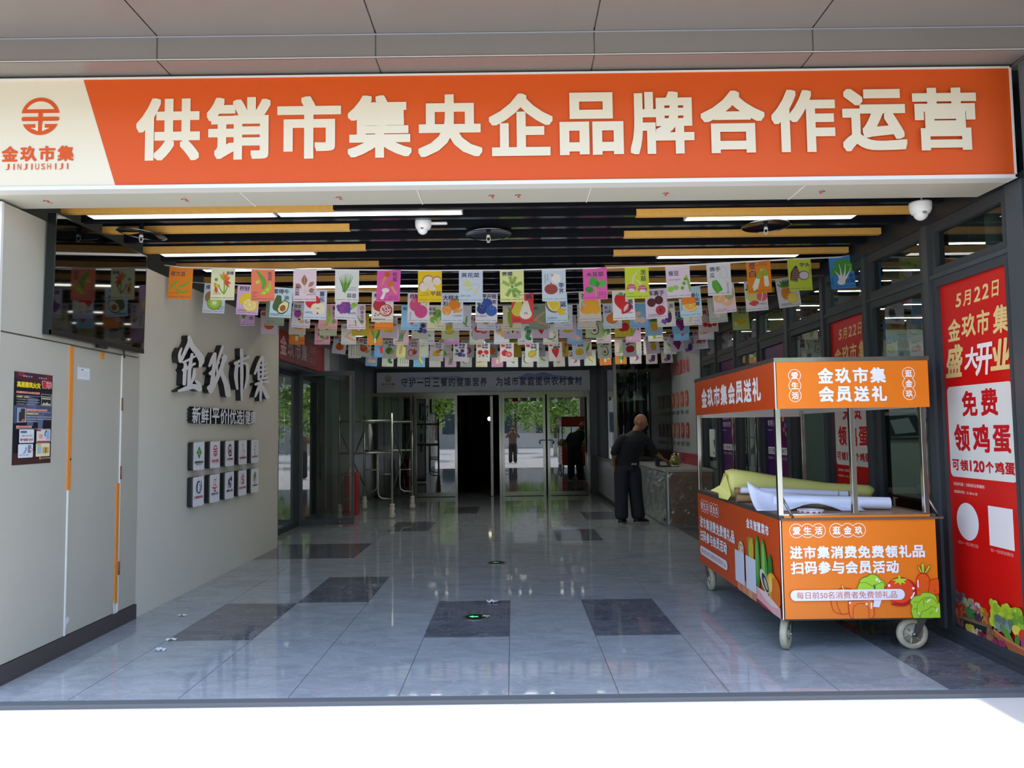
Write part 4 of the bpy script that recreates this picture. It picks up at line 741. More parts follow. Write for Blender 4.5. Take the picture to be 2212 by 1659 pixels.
for i, (ch, y, w_) in enumerate(tagc):
    a, f_ = MB(), MB(); z0, z1 = 1.572, 1.733
    if ch == '|':
        a.box((-3.06, y, z0), (-3.012, y + w_, z1), RET); f_.box((-3.012, y, z0), (-3.008, y + w_, z1), FACE)
        lb = ['first', 'second', 'third'][[2, 5, 8].index(i)] + ' raised dividing bar in the small wall tagline'
    else:
        r = .024; vs, fs, x0, x1, d, e_ = glyphs(ch, 0.0); x0, x1, d, e_ = x0 - r, x1 + r, d - r, e_ + r
        ed = {}
        for f in fs:
            for m in range(len(f)): ed[(f[m], f[(m + 1) % len(f)])] = 1
        for m_, (dx, dy) in enumerate(((r, 0), (-r, 0), (0, r), (0, -r), (.7 * r, .7 * r), (-.7 * r, .7 * r), (.7 * r, -.7 * r), (-.7 * r, -.7 * r))):
            pos = [(y + (p + dx - x0) / (x1 - x0) * w_, z0 + (q + dy - d) / (e_ - d) * (z1 - z0)) for p, q in vs]; n = len(pos)
            side = [(u_, v_, v_ + n, u_ + n) for (u_, v_) in ed if (v_, u_) not in ed]
            a.add([(-3.0122 - m_ * .0001, p, q) for p, q in pos] + [(-3.06, p, q) for p, q in pos], side + fs, RET); f_.add([(-3.0095 + m_ * .0001, p, q) for p, q in pos], fs, FACE)
        lb = '%s small raised character of the tagline under the four large ones' % ['first', 'second', '', 'third', 'fourth', '', 'fifth', 'sixth', '', 'seventh', 'eighth'][i]
    o = a.build('tagline_letter', loc=(-3.06, y + w_ / 2, z0)); f_.build('letter_face', o); tag(o, lb, 'letter', 'small raised tagline characters on the left wall')
# ten brand plaques
PL = [('中国供销合作社', '#22272a', 'green four-petal emblem and black caption'), ('金玖市集', '#c8403a', 'red round coin-like emblem'), ('北京烤鸭', '#8c2a34', 'dark red oval bird emblem'), ('符离集烧鸡', '#8c2a40', 'thin outlined goose with red crest'), ('口水鸡包子', '#7c3a78', 'grey outlined cook figure and purple caption'),
      ('万佛湖有机鱼', '#a82a3a', 'dark blue curled fish emblem'), ('现磨豆腐', '#3a6a9a', 'orange millstone emblem and blue caption'), ('金寨土猪', '#22284a', 'dark blue pig emblem'), ('肥西老母鸡', '#a03040', 'red ringed numeral-like emblem'), ('大别蔬菜', '#2f8a74', 'green vegetable basket emblem and teal caption')]
for i, (cap, q, what) in enumerate(PL):
    r_, k = divmod(i, 5); y0 = [6.985, 7.372, 7.76, 8.14, 8.53][k]; z1 = [1.396, 1.065][r_]; W, Hh = .25, [.266, .278][r_]
    a = MB(); a.box((-3.06, y0, z1 - Hh), (-3.004, y0 + W, z1), RET, .012); o = a.build('brand_plaque', loc=(-3.06, y0 + W / 2, z1 - Hh))
    a = MB(); c = Cv(a, (-3.003, y0, z1), (0, 1, 0), (0, 0, -1)); c.rrect(0, 0, W, Hh, .018, FACE); a.build('plaque_face', o)
    a = MB(); c = Cv(a, (-3.003, y0, z1), (0, 1, 0), (0, 0, -1), sx=W, sy=W, lift=.001, step=.0002)
    cx, cy = .52, .4
    if i == 0:
        for dx, dy in ((0, -.13), (0, .13), (-.12, 0), (.12, 0)): c.poly([(cx + dx, cy + dy - .12), (cx + dx + .11, cy + dy), (cx + dx, cy + dy + .12), (cx + dx - .11, cy + dy)], '#3f9a3f')
        c.ring(cx, cy, .08, .03, '#cfe04a', 16); c.e(cx, cy, .03, .03, '#2f7a34'); c.text('CHINA CO-OP', .25, .83, .5, .05, q, .01)
    elif i == 1: logo(c, cx, cy - .02, .23, '#c8403a', '#e6e5ea'); c.text('JINJIUSHIJI', .2, .83, .62, .05, q, .005)
    elif i == 2: c.e(cx, cy, .22, .27, q); c.e(cx + .02, cy, .15, .2, '#e6e5ea'); c.st_([(cx - .06, cy + .12), (cx, cy - .02), (cx + .1, cy + .1)], .09, '#2c2a3a'); c.e(cx, cy - .22, .06, .05, '#2c2a3a'); c.e(cx + .1, cy + .2, .08, .05, '#2c2a3a')
    elif i == 3: c.st_([(.5, .15), (.47, .22), (.5, .3)], [.06, .05, .02], '#b83a44'); c.st_([(.48, .28), (.5, .42), (.45, .5)], .018, '#8a8c94'); c.ring(.55, .55, .14, .015, '#8a8c94', 20); c.st_([(.64, .5), (.7, .44), (.68, .56)], .03, '#6a6c74'); c.rect(.5, .68, .07, .03, '#6a6c74')
    elif i == 4: c.ring(.55, .2, .1, .015, '#8a8c94', 18); c.ring(.5, .45, .16, .015, '#8a8c94', 18); c.st_([(.35, .4), (.42, .48), (.55, .42)], .03, '#6a6c74'); c.rect(.44, .6, .03, .1, '#8a8c94'); c.rect(.55, .6, .03, .1, '#8a8c94')
    elif i == 5: c.ring(cx, cy, .24, .05, '#27305e', 24, 60, 300); c.st_([(cx, cy - .25), (cx - .14, cy - .05), (cx - .1, cy + .2)], [.02, .07, .03], '#27305e'); c.st_([(cx + .08, cy - .12), (cx + .14, cy + .02), (cx + .08, cy + .16)], .04, '#27305e'); c.st_([(cx + .2, cy - .25), (cx + .24, cy), (cx + .1, cy + .26)], [.03, .07, .03], '#27305e')
    elif i == 6: c.ring(.52, .32, .17, .05, '#d8583a', 4, 45, 405); c.st_([(.62, .12), (.65, .2)], .03, '#d8583a'); c.st_([(.25, .5), (.5, .56), (.78, .48)], [.04, .08, .03], '#d8583a'); c.rect(.43, .62, .2, .07, '#d8583a')
    elif i == 7:
        c.e(cx, cy, .18, .14, '#1f2a58'); c.e(cx + .16, cy - .1, .1, .1, '#1f2a58'); c.poly([(cx + .1, cy - .18), (cx + .14, cy - .28), (cx + .2, cy - .18)], '#1f2a58'); c.e(cx + .05, cy, .07, .09, '#e6e5ea')
        for dx in (-.14, -.05, .06, .13): c.st_([(cx + dx, cy + .08), (cx + dx, cy + .26)], .045, '#1f2a58')
    elif i == 8: c.ring(cx, cy, .24, .025, '#b03040', 28); c.st_([(cx + .1, cy - .14), (cx - .08, cy - .08), (cx - .06, cy), (cx + .08, cy + .04), (cx + .06, cy + .16), (cx - .1, cy + .14)], .07, '#b03040')
    else: c.ring(cx, cy + .06, .22, .02, '#3a4a3a', 24); c.e(cx, cy - .08, .16, .14, '#5f9a3a'); c.e(cx + .06, cy - .16, .09, .09, '#8ab84a'); c.e(cx - .06, cy + .1, .07, .08, '#c8442f'); c.e(cx + .09, cy + .1, .06, .08, '#e0d8c4')
    c.text(cap, .1 if len(cap) > 4 else .16, .72, .8 if len(cap) > 4 else .68, .1, q, .03)
    a.build('print', o)
    tag(o, 'white wall plaque with ' + what, 'plaque', 'ten square plaques on the left wall')

# ------------------------------------------------------------ ceiling fittings
def led(x0, x1, y, lb, on=1.1):
    a = MB(); a.box((x0, y - .042, 2.984), (x1, y + .05, 3.02), M('#d8d8d2', .4)); o = a.build('linear_light', loc=((x0 + x1) / 2, y, 3.02))
    e_ = MB(); e_.quad((x0 + .01, y - .042, 2.9825), (x0 + .01, y + .042, 2.9825), (x1 - .01, y + .042, 2.9825), (x1 - .01, y - .042, 2.9825), M('#fffdf4', .5, emit=on)); e_.build('diffuser', o)
    tag(o, lb, 'light', 'linear lights between the ceiling slats')
led(-2.92, -1.63, 5.065, 'nearest linear ceiling light on the far left, below the wooden slat'); led(-1.61, -.33, 5.065, 'nearest linear ceiling light right of the first, running into the dark slats')
led(1.27, 2.5, 5.29, 'nearest linear ceiling light on the right half'); led(-2.95, -1.65, 6.185, 'second-row linear ceiling light on the left half'); led(1.3, 2.55, 6.49, 'second-row linear ceiling light on the right half'); led(-2.85, -1.65, 6.795, 'third-row linear ceiling light on the left half, above the front bunting')
led(1.3, 2.55, 7.65, 'fourth-row linear ceiling light behind the front bunting, right half', 5.0); led(-2.2, -.95, 7.65, 'linear ceiling light behind the second bunting line, left half', 5.0); led(1.2, 2.4, 9.55, 'linear ceiling light behind the fourth bunting line, right half', 5.0)
for x0_, y_, lb in ((-2.6, 9.55, 'behind the fourth bunting line, left half'), (-.7, 9.55, 'behind the fourth bunting line, in the middle'), (-.7, 10.65, 'behind the fifth bunting line, in the middle'), (-2.5, 11.6, 'behind the sixth bunting line, left half'), (1.2, 11.6, 'behind the sixth bunting line, right half'), (-.6, 12.65, 'behind the seventh bunting line, in the middle'), (-2.4, 12.65, 'behind the seventh bunting line, left half'), (1.2, 12.65, 'behind the seventh bunting line, right half')):
    led(x0_, x0_ + 1.25, y_, 'linear ceiling light ' + lb, 10.0 if y_ > 11 else 5.0)
def sprinkler(x, y, lb, tilt):
    o = empty('sprinkler', (x, y, 2.955), lb, 'sprinkler', 'disc sprinklers under the slats')
    R_ = Matrix.Translation((x, y, 2.955)) @ Matrix.Rotation(math.radians(tilt), 4, 'Y')
    a = MB(); a.lathe([(.17, 0), (.172, .006), (.166, .008), (.05, .022), (.0, .025)], M('#33373c', .12, .9), n=32, ends=False); a.v = [R_ @ Vector(v) for v in a.v]; a.build('heat_disc', o)
    a = MB(); a.lathe([(.172, 0), (.178, .004), (.172, .009), (.167, .004), (.172, 0)], STEEL, n=32, ends=False); a.v = [R_ @ Vector(v) for v in a.v]; a.build('rim', o)
    a = MB(); a.tube([(x, y, 2.96), (x, y, 3.4)], .016, BLACK_M, 8); a.build('drop_pipe', o)
    a = MB(); W_ = M('#e4e0d4', .35)
    a.lathe([(.012, 2.955), (.016, 2.94), (.008, 2.936)], W_, (x, y, 0), n=10)
    for s_ in (-1, 1): a.tube([(x + s_ * .012, y, 2.937), (x + s_ * .014, y, 2.915), (x, y, 2.9)], .0035, W_, 6)
    a.lathe([(.002, 2.902), (.014, 2.9), (.014, 2.897)], W_, (x, y, 0), n=10); a.build('sprinkler_head', o)
sprinkler(-2.74, 5.42, 'disc sprinkler on the left, nearest the television', 7); sprinkler(-.165, 5.55, 'disc sprinkler in the middle of the ceiling', -1); sprinkler(1.9, 5.42, 'disc sprinkler on the right half of the ceiling', 0)
def dome(x, y, z, r, lb, arm):
    o = empty('dome_camera', (x, y, z), lb, 'camera', 'white security cameras under the ceiling')
    P_ = M('#e9e8e4', .35)
    a = MB(); a.lathe([(r * .98, .0), (r, -.01), (r * .97, -.05 * r / .07), (r * .8, -.075 * r / .07), (r * .5, -.08 * r / .07)], P_, (x, y, z), n=28); a.build('housing', o)
    a = MB(); a.ball((x - .004, y - r * .12, z - r * 1.05), (r * .66, r * .66, r * .72), P_, 20, 12); a.build('eyeball', o)
    a = MB(); a.lathe([(.0, -.001), (r * .18, 0), (r * .18, .006), (0, .0065)], M('#8d9094', .1), (x - .004, y - r * .8, z - r * 1.12), 'y', 18); a.build('lens', o)
    a = MB(); a.tube([(x + r * .1, y, z), (x + r * .25, y + .01, z + .05), (x + r * .2, y + .02, 3.05)], .006, P_, 8); a.build('cable', o)
    if arm: a = MB(); a.box((x + r * .6, y - .01, z - .03), (x + r * 2.9, y + .02, z - .012), P_, .006); a.build('bracket_arm', o)
dome(-.63, 5.3, 3.0, .06, 'white dome camera near the ceiling middle, with a side arm', True)
dome(2.66, 4.72, 2.91, .068, 'larger white dome camera at the right end by the glass wall', False)

# ------------------------------------------------------------ vending cart
CT = empty('vending_cart', (2.25, 5.98, 0), 'orange promotional vending cart with canopy and white wheels by the right glass', 'cart')
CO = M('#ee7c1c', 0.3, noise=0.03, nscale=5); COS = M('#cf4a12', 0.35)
x0, x1, y0, y1 = 1.745, 2.76, 4.9, 7.05
a = MB(); a.box((x0 + .012, y0 + .012, .225), (x1 - .012, y1 - .012, .862), '#c9c6c0'); a.box((x0 + .03, y0 + .03, .205), (x1 - .03, y1 - .03, .225), '#55524e'); a.build('body', CT)
a = MB(); a.box((x0 - .004, y0 - .004, .22), (x0 + .003, y0 + .014, .858), '#e9e6e0'); a.build('corner_trim', CT)
a = MB(); a.box((x0, y0, .222), (x1, y0 + .011, .86), CO)
c = Cv(a, (x0, y0 - .0003, .858), (1, 0, 0), (0, 0, -1), 760, 318, (x1 - x0) / 1315, .636 / 812, lift=.0004, rough=.35, clip=(762, 318, 2074, 1129))
WH = '#f2eff0'; DR = '#c01a14'; LGR = '#a6d134'
def pill3(c, x, y, r, dx, t, vert=False, lw=5, q=None):
    for i in range(3):
        cx, cy = (x, y + i * dx) if vert else (x + i * dx, y); c.e(cx, cy, r, r, WH, 0, 28); c.l -= c.st * .75
    c.l += c.st
    for i in range(3):
        cx, cy = (x, y + i * dx) if vert else (x + i * dx, y); c.e(cx, cy, r - lw, r - lw, q or CO, 0, 28); c.l -= c.st * .75
    c.l += c.st
    for i in range(2):
        if vert: c.rect(x - r * .55, y + i * dx + dx * .3, r * 1.1, dx * .4, q or CO)
        else: c.rect(x + i * dx + dx * .3, y - r * .55, dx * .4, r * 1.1, q or CO)
        c.l -= c.st
    c.l += c.st
    for i, g in enumerate(t):
        cx, cy = (x, y + i * dx) if vert else (x + i * dx, y); c.text(g, cx - r * .56, cy - r * .56, r * 1.12, r * 1.12, WH, .03); c.l -= c.st
    c.l += c.st
pill3(c, 895, 405, 60, 94, '爱生活'); pill3(c, 1234, 405, 60, 94, '逛金玖')
for i, g in enumerate('进市集消费免费领礼品'): c.text(g, 832 + i * 115, 532, 106, 104, WH, .04); c.l -= c.st
for i, g in enumerate('扫码参与会员活动'): c.text(g, 835 + i * 115, 658, 106, 104, WH, .04); c.l -= c.st
c.l += c.st
# peppers
OP = '#ee7a22'
def outl(pts, col, lw=7, fill=None):
    if fill: c.poly([(q[0], q[1]) for q in catmull(pts, 4)], fill)
    c.st_(pts, lw, col)
outl([(1310, 985), (1360, 985), (1430, 985), (1510, 985), (1520, 1050), (1500, 1129), (1340, 1129), (1310, 1060), (1310, 985)], DR, 6, OP)
outl([(1160, 970), (1180, 1060), (1250, 1092), (1310, 1085)], DR, 5); outl([(1210, 985), (1225, 1050), (1250, 1090)], DR, 4)
outl([(1345, 1129), (1350, 1040), (1400, 1005), (1470, 1030), (1475, 1129)], DR, 5)
outl([(1260, 890), (1255, 860), (1265, 855), (1280, 890)], DR, 4, '#d8e06a'); outl([(1215, 905), (1240, 885), (1300, 880), (1340, 890)], DR, 5)
for x, y in ((1320, 1000), (1460, 1012)): c.e(x, y, 9, 9, WH)
c.st_([(1500, 1000), (1500, 1050)], 12, WH)
# cauliflower
c.poly([(1525, 975), (1590, 975), (1565, 1040), (1515, 1035)], '#eae6ee')
outl([(1385, 890), (1400, 850), (1425, 805), (1480, 785), (1510, 768), (1555, 780), (1590, 815), (1620, 840), (1612, 890)], '#3d7a2a', 5, LGR)
c.poly([(1385, 890), (1612, 890), (1600, 900), (1390, 900)], LGR); outl([(1405, 840), (1460, 835), (1520, 865), (1580, 838), (1615, 842)], '#3d7a2a', 4); c.st_([(1530, 855), (1535, 900)], 16, '#2f7040')
c.e(1555, 812, 11, 11, WH); c.e(1575, 828, 8, 8, WH)
# tomato
c.poly([(q[0], q[1]) for q in catmull([(1790, 800), (1850, 830), (1885, 880), (1870, 960), (1800, 1025), (1720, 1030), (1660, 1010), (1790, 1000)], 4)], DR)
outl([(1640, 860), (1690, 815), (1760, 800), (1830, 825), (1860, 880), (1840, 960), (1780, 1005), (1700, 1000), (1640, 960), (1622, 905), (1640, 860)], DR, 7, '#e8491c')
c.poly([(1735, 780), (1752, 782), (1755, 808), (1812, 808), (1780, 830), (1800, 850), (1762, 838), (1750, 862), (1735, 835), (1700, 852), (1715, 825), (1675, 820), (1735, 805)], '#b6d83a')
for x, y, r in ((1655, 862, 12), (1858, 887, 11), (1845, 965, 14)): c.e(x, y, r, r, WH)
c.st_([(1865, 920), (1850, 950), (1845, 970)], 13, WH)
# carrots
for p_ in ([(1925, 760), (1900, 715), (1915, 708), (1938, 755)], [(1938, 760), (1932, 690), (1958, 690), (1955, 760)], [(1958, 760), (1990, 705), (2010, 712), (1972, 765)]): outl(p_ + [p_[0]], '#b02a18', 5, LGR)
outl([(1990, 870), (2000, 830), (2030, 815), (2074, 820), (2074, 925), (2030, 940), (1980, 945)], DR, 6, '#ea5a16')
outl([(1885, 950), (1885, 830), (1900, 785), (1935, 768), (1980, 782), (1998, 830), (1985, 900), (1965, 955)], DR, 6, '#ea5a16')
for x, y in ((1890, 830), (1890, 900)): c.st_([(x, y), (x + 25, y + 5)], 4, DR)
c.st_([(1970, 835), (1992, 845)], 4, DR); c.st_([(2030, 900), (2050, 925)], 4, DR); c.st_([(1898, 820), (1898, 880)], 10, WH)
# cabbage
DG = '#3d7a2a'
outl([(1845, 1129), (1830, 1070), (1840, 1030), (1825, 1000), (1860, 955), (1910, 945), (1930, 925), (1990, 925), (2040, 950), (2060, 1010), (2074, 1012), (2074, 1129)], DG, 5, LGR)
for p_ in ([(1900, 1129), (1880, 1080), (1890, 1010), (1950, 965), (2020, 970), (2055, 1020)], [(1905, 1129), (1920, 1080), (1970, 1060), (2010, 1035), (2055, 1060)], [(1940, 1030), (1940, 985), (1985, 968)], [(1850, 1000), (1890, 995)], [(1845, 1060), (1880, 1050)], [(1980, 1100), (2010, 1075)]): outl(p_, DG, 4)
c.st_([(1965, 1000), (1995, 978)], 10, WH); c.st_([(2040, 1080), (2050, 1050)], 10, WH); c.st_([(1885, 1080), (1895, 1100)], 9, WH)
c.rrect(820, 890, 962, 88, 43, '#edeaf2'); c.text('每日前50名消费者免费领礼品', 872, 905, 845, 58, '#cf6a4e', .008)
a.build('front_panel', CT)
# left side panel: y runs from far to near
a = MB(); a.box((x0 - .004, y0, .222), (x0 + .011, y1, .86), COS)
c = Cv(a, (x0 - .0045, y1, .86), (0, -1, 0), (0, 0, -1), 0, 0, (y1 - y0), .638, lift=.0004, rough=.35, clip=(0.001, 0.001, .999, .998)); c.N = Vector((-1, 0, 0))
def oval3(c, x, y, rx, ry, dx, t):
    for i in range(3): c.e(x + i * dx, y, rx, ry, WH); c.l -= c.st * .75
    c.l += c.st
    for i in range(3): c.e(x + i * dx, y, rx * .88, ry * .93, COS); c.l -= c.st * .75
    c.l += c.st
    for i, g in enumerate(t): c.text(g, x + i * dx - rx * .55, y - ry * .56, rx * 1.1, ry * 1.12, WH, .02); c.l -= c.st
    c.l += c.st
oval3(c, .075, .16, .029, .09, .04, '爱生活'); oval3(c, .222, .158, .029, .09, .04, '逛金玖')
for i, g in enumerate('进市集消费免费领礼品'): c.text(g, .035 + i * .0505, .325, .046, .155, WH, .04); c.l -= c.st
for i, g in enumerate('扫码参与会员活动'): c.text(g, .036 + i * .0505, .515, .046, .155, WH, .04); c.l -= c.st
c.l += c.st
r = .052; pts = []
for cx, s_ in ((.437 - .02, 1), (.03 + .02, -1)):
    for i in range(9): t_ = -PI / 2 + PI * i / 8; pts.append((cx + s_ * .02 * math.cos(t_), .81 + s_ * .062 * math.sin(t_)))
c.poly(pts, '#ece8ee'); c.text('每日前50名消费者免费领礼品', .052, .775, .365, .07, '#c45a40', .008)
for i, g in enumerate('金玖智慧菜市'): c.text(g, .683 + i * .0385, .095, .034, .115, WH, .04); c.l -= c.st
c.l += c.st
# vegetables printed on the panel
c.e(.615, .5, .035, .1, '#e6d3bd'); c.ring(.615, .5, .035, .008, '#b98f5a', 20, ry=.1)
for k in range(6): c.e(.615 + .018 * math.cos(k), .5 + .055 * math.sin(k * 1.05), .006, .018, '#b5793e')
for k in range(7): c.st_([(.7 + k * .009, .9), (.7 + k * .008, .55), (.69 + k * .012, .32 - .01 * (k % 3))], [.012, .012, .004], ['#5d9a2e', '#8dbb4a', '#b4cf6a'][k % 3])
c.e(.735, .47, .02, .17, '#e0b428')
for k in range(9): c.rect(.72, .33 + k * .032, .03, .006, '#c9921a')
c.e(.795, .55, .024, .3, '#3f8a2c', 0); c.e(.79, .52, .012, .22, '#6db04a'); c.e(.86, .56, .03, .3, '#4a9432', -2); c.e(.853, .52, .014, .22, '#86c05a'); c.e(.915, .55, .02, .16, '#2f7a28')
c.st_([(.93, .52), (.92, .6), (.935, .68)], .012, '#2f6a22'); c.e(.93, .72, .05, .14, '#e8a51e', 0); c.e(.96, .77, .045, .16, '#dd6f14'); c.e(.915, .7, .015, .09, '#f3cf5a')
for k in range(4): c.e(.59 + k * .028, .93, .02, .1, ['#d98a5e', '#c97850'][k % 2]); 
for k in range(3): c.e(.675 + k * .04, .96, .024, .1, ['#cf8058', '#e09a70'][k % 2])
c.poly([(.78, .82), (.87, .82), (.999, .9), (.999, .999), (.86, .999), (.78, .95)], '#e3a9a6'); c.poly([(.78, .82), (.87, .82), (.999, .9), (.93, .93), (.86, .9)], '#eccac4'); c.poly([(.78, .95), (.86, .97), (.94, .999), (.82, .999)], '#b0283c')
c.e(.862, .71, .036, .12, '#d9d2c6', -12); c.e(.868, .72, .026, .095, '#3a332c', -12); c.e(.873, .73, .014, .06, '#b6a88c', -12)
c.poly([(.548, .53), (.548, .905), (.655, .905), (.655, .53)], '#d9d9e4'); c.poly([(.673, .53), (.673, .91), (.779, .91), (.779, .53)], '#d9d9e4')
a.build('side_panel', CT)
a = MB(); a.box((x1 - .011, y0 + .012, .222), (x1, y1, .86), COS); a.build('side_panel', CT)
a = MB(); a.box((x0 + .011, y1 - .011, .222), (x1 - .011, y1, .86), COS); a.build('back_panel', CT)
a = MB(); a.box((x0 + .01, y0 + .02, .868), (x1 - .01, y1 - .01, .884), M('#9c7a63', .6, noise=.15, nscale=6)); a.build('tabletop', CT)
a = MB(); a.box((x0, y0 - .012, .858), (x1 + .05, y0 + .02, .872), M('#6e5d4e', .5, .3)); a.box((x0 + .02, y0 + .0, .872), (x1 - .03, y0 + .012, .886), CO); a.box((x0 + .03, y0 + .012, .884), (x1 - .03, y0 + .024, .897), STEEL_B)
a.box((x0 - .004, y0, .86), (x0 + .025, y1, .888), M('#57504a', .5, .4)); a.box((x1 - .025, y0, .86), (x1 + .004, y1, .888), STEEL_D); a.box((x0, y1 - .02, .86), (x1, y1 + .004, .888), STEEL_D)
a.build('edge_rail', CT)
for xx, yy in ((x0 + .015, y0 + .03), (2.25, y0 + .03), (x1 - .04, y0 + .03), (x0 + .015, y1 - .03), (x1 - .02, y1 - .03)):
    a = MB(); a.box((xx - .017, yy - .017, .884), (xx + .017, yy + .017, 1.62), STEEL_B, .003); a.build('post', CT)
for xx, s_ in ((x0 + .03, 1), (x1 - .03, 1)):
    a = MB(); a.tube([(xx, y0 + .03, 1.0), (xx + .055, y0 - .0, .875)], .009, STEEL_D, 6); a.build('brace', CT)
a = MB(); a.box((x0, y0, 1.59), (x1, y0 + .01, 1.9), CO)
c = Cv(a, (x0, y0 - .0003, 1.9), (1, 0, 0), (0, 0, -1), 735, 155, (x1 - x0) / 1280, .31 / 383, lift=.0004, rough=.35)
pill3(c, 897, 268, 53, 82, '爱生活', True, 5); pill3(c, 1849, 262, 53, 82, '逛金玖', True, 5)
for i, g in enumerate('金玖市集'): c.text(g, 1090 + i * 146, 208, 130, 128, WH, .04); c.l -= c.st
for i, g in enumerate('会员送礼'): c.text(g, 1092 + i * 147, 360, 128, 128, WH, .04); c.l -= c.st
a.build('canopy_front', CT)
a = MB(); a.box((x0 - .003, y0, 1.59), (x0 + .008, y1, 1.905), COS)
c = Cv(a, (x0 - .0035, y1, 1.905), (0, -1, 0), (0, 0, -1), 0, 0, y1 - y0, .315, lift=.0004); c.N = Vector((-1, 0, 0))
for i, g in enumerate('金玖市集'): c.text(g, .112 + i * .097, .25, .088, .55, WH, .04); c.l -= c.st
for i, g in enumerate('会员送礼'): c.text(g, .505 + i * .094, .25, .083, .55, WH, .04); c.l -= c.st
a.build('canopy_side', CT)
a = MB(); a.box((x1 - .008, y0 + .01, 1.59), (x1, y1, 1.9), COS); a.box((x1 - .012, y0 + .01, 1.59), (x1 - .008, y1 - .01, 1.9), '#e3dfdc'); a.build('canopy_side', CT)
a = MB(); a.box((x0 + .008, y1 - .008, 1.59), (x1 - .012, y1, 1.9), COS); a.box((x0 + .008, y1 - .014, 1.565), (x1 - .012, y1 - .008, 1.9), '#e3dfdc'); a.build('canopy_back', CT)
a = MB(); a.box((x0 - .006, y0 - .004, 1.9), (x1 + .006, y1 + .005, 1.928), STEEL_B); a.box((x0 - .008, y0 + .01, 1.905), (x0 - .004, y1, 1.93), '#4a3c34'); a.build('roof', CT)
a = MB(); a.box((x0 - .004, y0 - .004, 1.585), (x0 + .002, y0 + .006, 1.902), '#efece6'); a.build('corner_trim', CT)
WHL = M('#b5ab92', .6, noise=.25, nscale=30, bump=.2); WHL2 = M('#a39a85', .65, noise=.25, nscale=40)
def wheel(x, y, ang, px, py):
    T = Matrix.Translation((x, y, .1)) @ Matrix.Rotation(ang, 4, 'Z')
    def put(mb): mb.v = [T @ Vector(v) for v in mb.v]; return mb
    f_ = MB()
    for s_ in (-1, 1):
        top = T.inverted() @ Vector((px, py, .215)); 
        f_.prism([(-.02, s_ * .03, -.015), (.02, s_ * .03, -.015), (top.x + .028, s_ * .03, .113), (top.x - .028, s_ * .03, .113)], (0, s_ * .004, 0), STEEL_D)
    top = T.inverted() @ Vector((px, py, .215)); f_.box((top.x - .032, -.034, .111), (top.x + .032, .034, .118), STEEL_D)
    f_.lathe([(.012, -.042), (.014, -.036), (.014, .036), (.012, .042)], STEEL_D, (0, 0, 0), 'y', 10)
    fo_ = put(f_).build('castor', CT)
    w_ = MB(); w_.lathe([(.072, -.021), (.09, -.022), (.099, -.015), (.1, 0), (.099, .015), (.09, .022), (.072, .021), (.066, .012), (.066, -.012), (.072, -.021)], WHL, (0, 0, 0), 'y', 32, False); put(w_).build('wheel', fo_)
    w_ = MB(); w_.lathe([(.0, -.026), (.024, -.026), (.026, -.01), (.066, -.006), (.066, .006), (.026, .01), (.024, .026), (0, .026)], WHL2, (0, 0, 0), 'y', 24, False)
    for k in range(6):
        an = k * PI / 3 + .3; ca, sa = math.cos(an), math.sin(an)
        w_.tube([(.022 * ca, -.008, .022 * sa), (.07 * ca, -.008, .07 * sa)], .007, WHL2, 6); w_.tube([(.022 * ca, .008, .022 * sa), (.07 * ca, .008, .07 * sa)], .007, WHL2, 6)
    put(w_).build('hub', fo_)
wheel(1.80, 5.02, math.radians(58), 1.83, 5.07); wheel(2.62, 4.985, math.radians(0), 2.685, 5.0); wheel(1.79, 6.83, math.radians(88), 1.8, 6.9); wheel(2.66, 6.85, math.radians(30), 2.68, 6.9)

# things lying on the cart
def loft(mb, rings, mat, close=True):
    n = len(rings[0]); vs = [Vector(p) for r_ in rings for p in r_]
    fs = [(i * n + j, i * n + (j + 1) % n, (i + 1) * n + (j + 1) % n, (i + 1) * n + j) for i in range(len(rings) - 1) for j in range(n)]
    if close: fs += [list(range(n))[::-1], [(len(rings) - 1) * n + j for j in range(n)]]
    mb.add(vs, fs, mat, True)
YEL = M('#e4da7a', .55, bump=.3, nscale=12, noise=.06)
a = MB(); rings = []
rnd = random.Random(5)
for i, (x, y, z, ry, rz) in enumerate(((1.74, 6.08, 1.01, .05, .105), (1.8, 6.09, 1.015, .075, .118), (1.95, 6.07, 1.0, .075, .108), (2.2, 6.03, .975, .068, .085), (2.5, 5.98, .955, .06, .062), (2.8, 5.94, .945, .052, .052), (2.84, 5.94, .945, .052, .05))):
    rings.append([(x + .012 * math.sin(3 * t_ + i), y + ry * math.cos(t_), z + rz * math.sin(t_) + .006 * rnd.random()) for t_ in [2 * PI * k / 20 for k in range(20)]])
loft(a, rings, YEL)
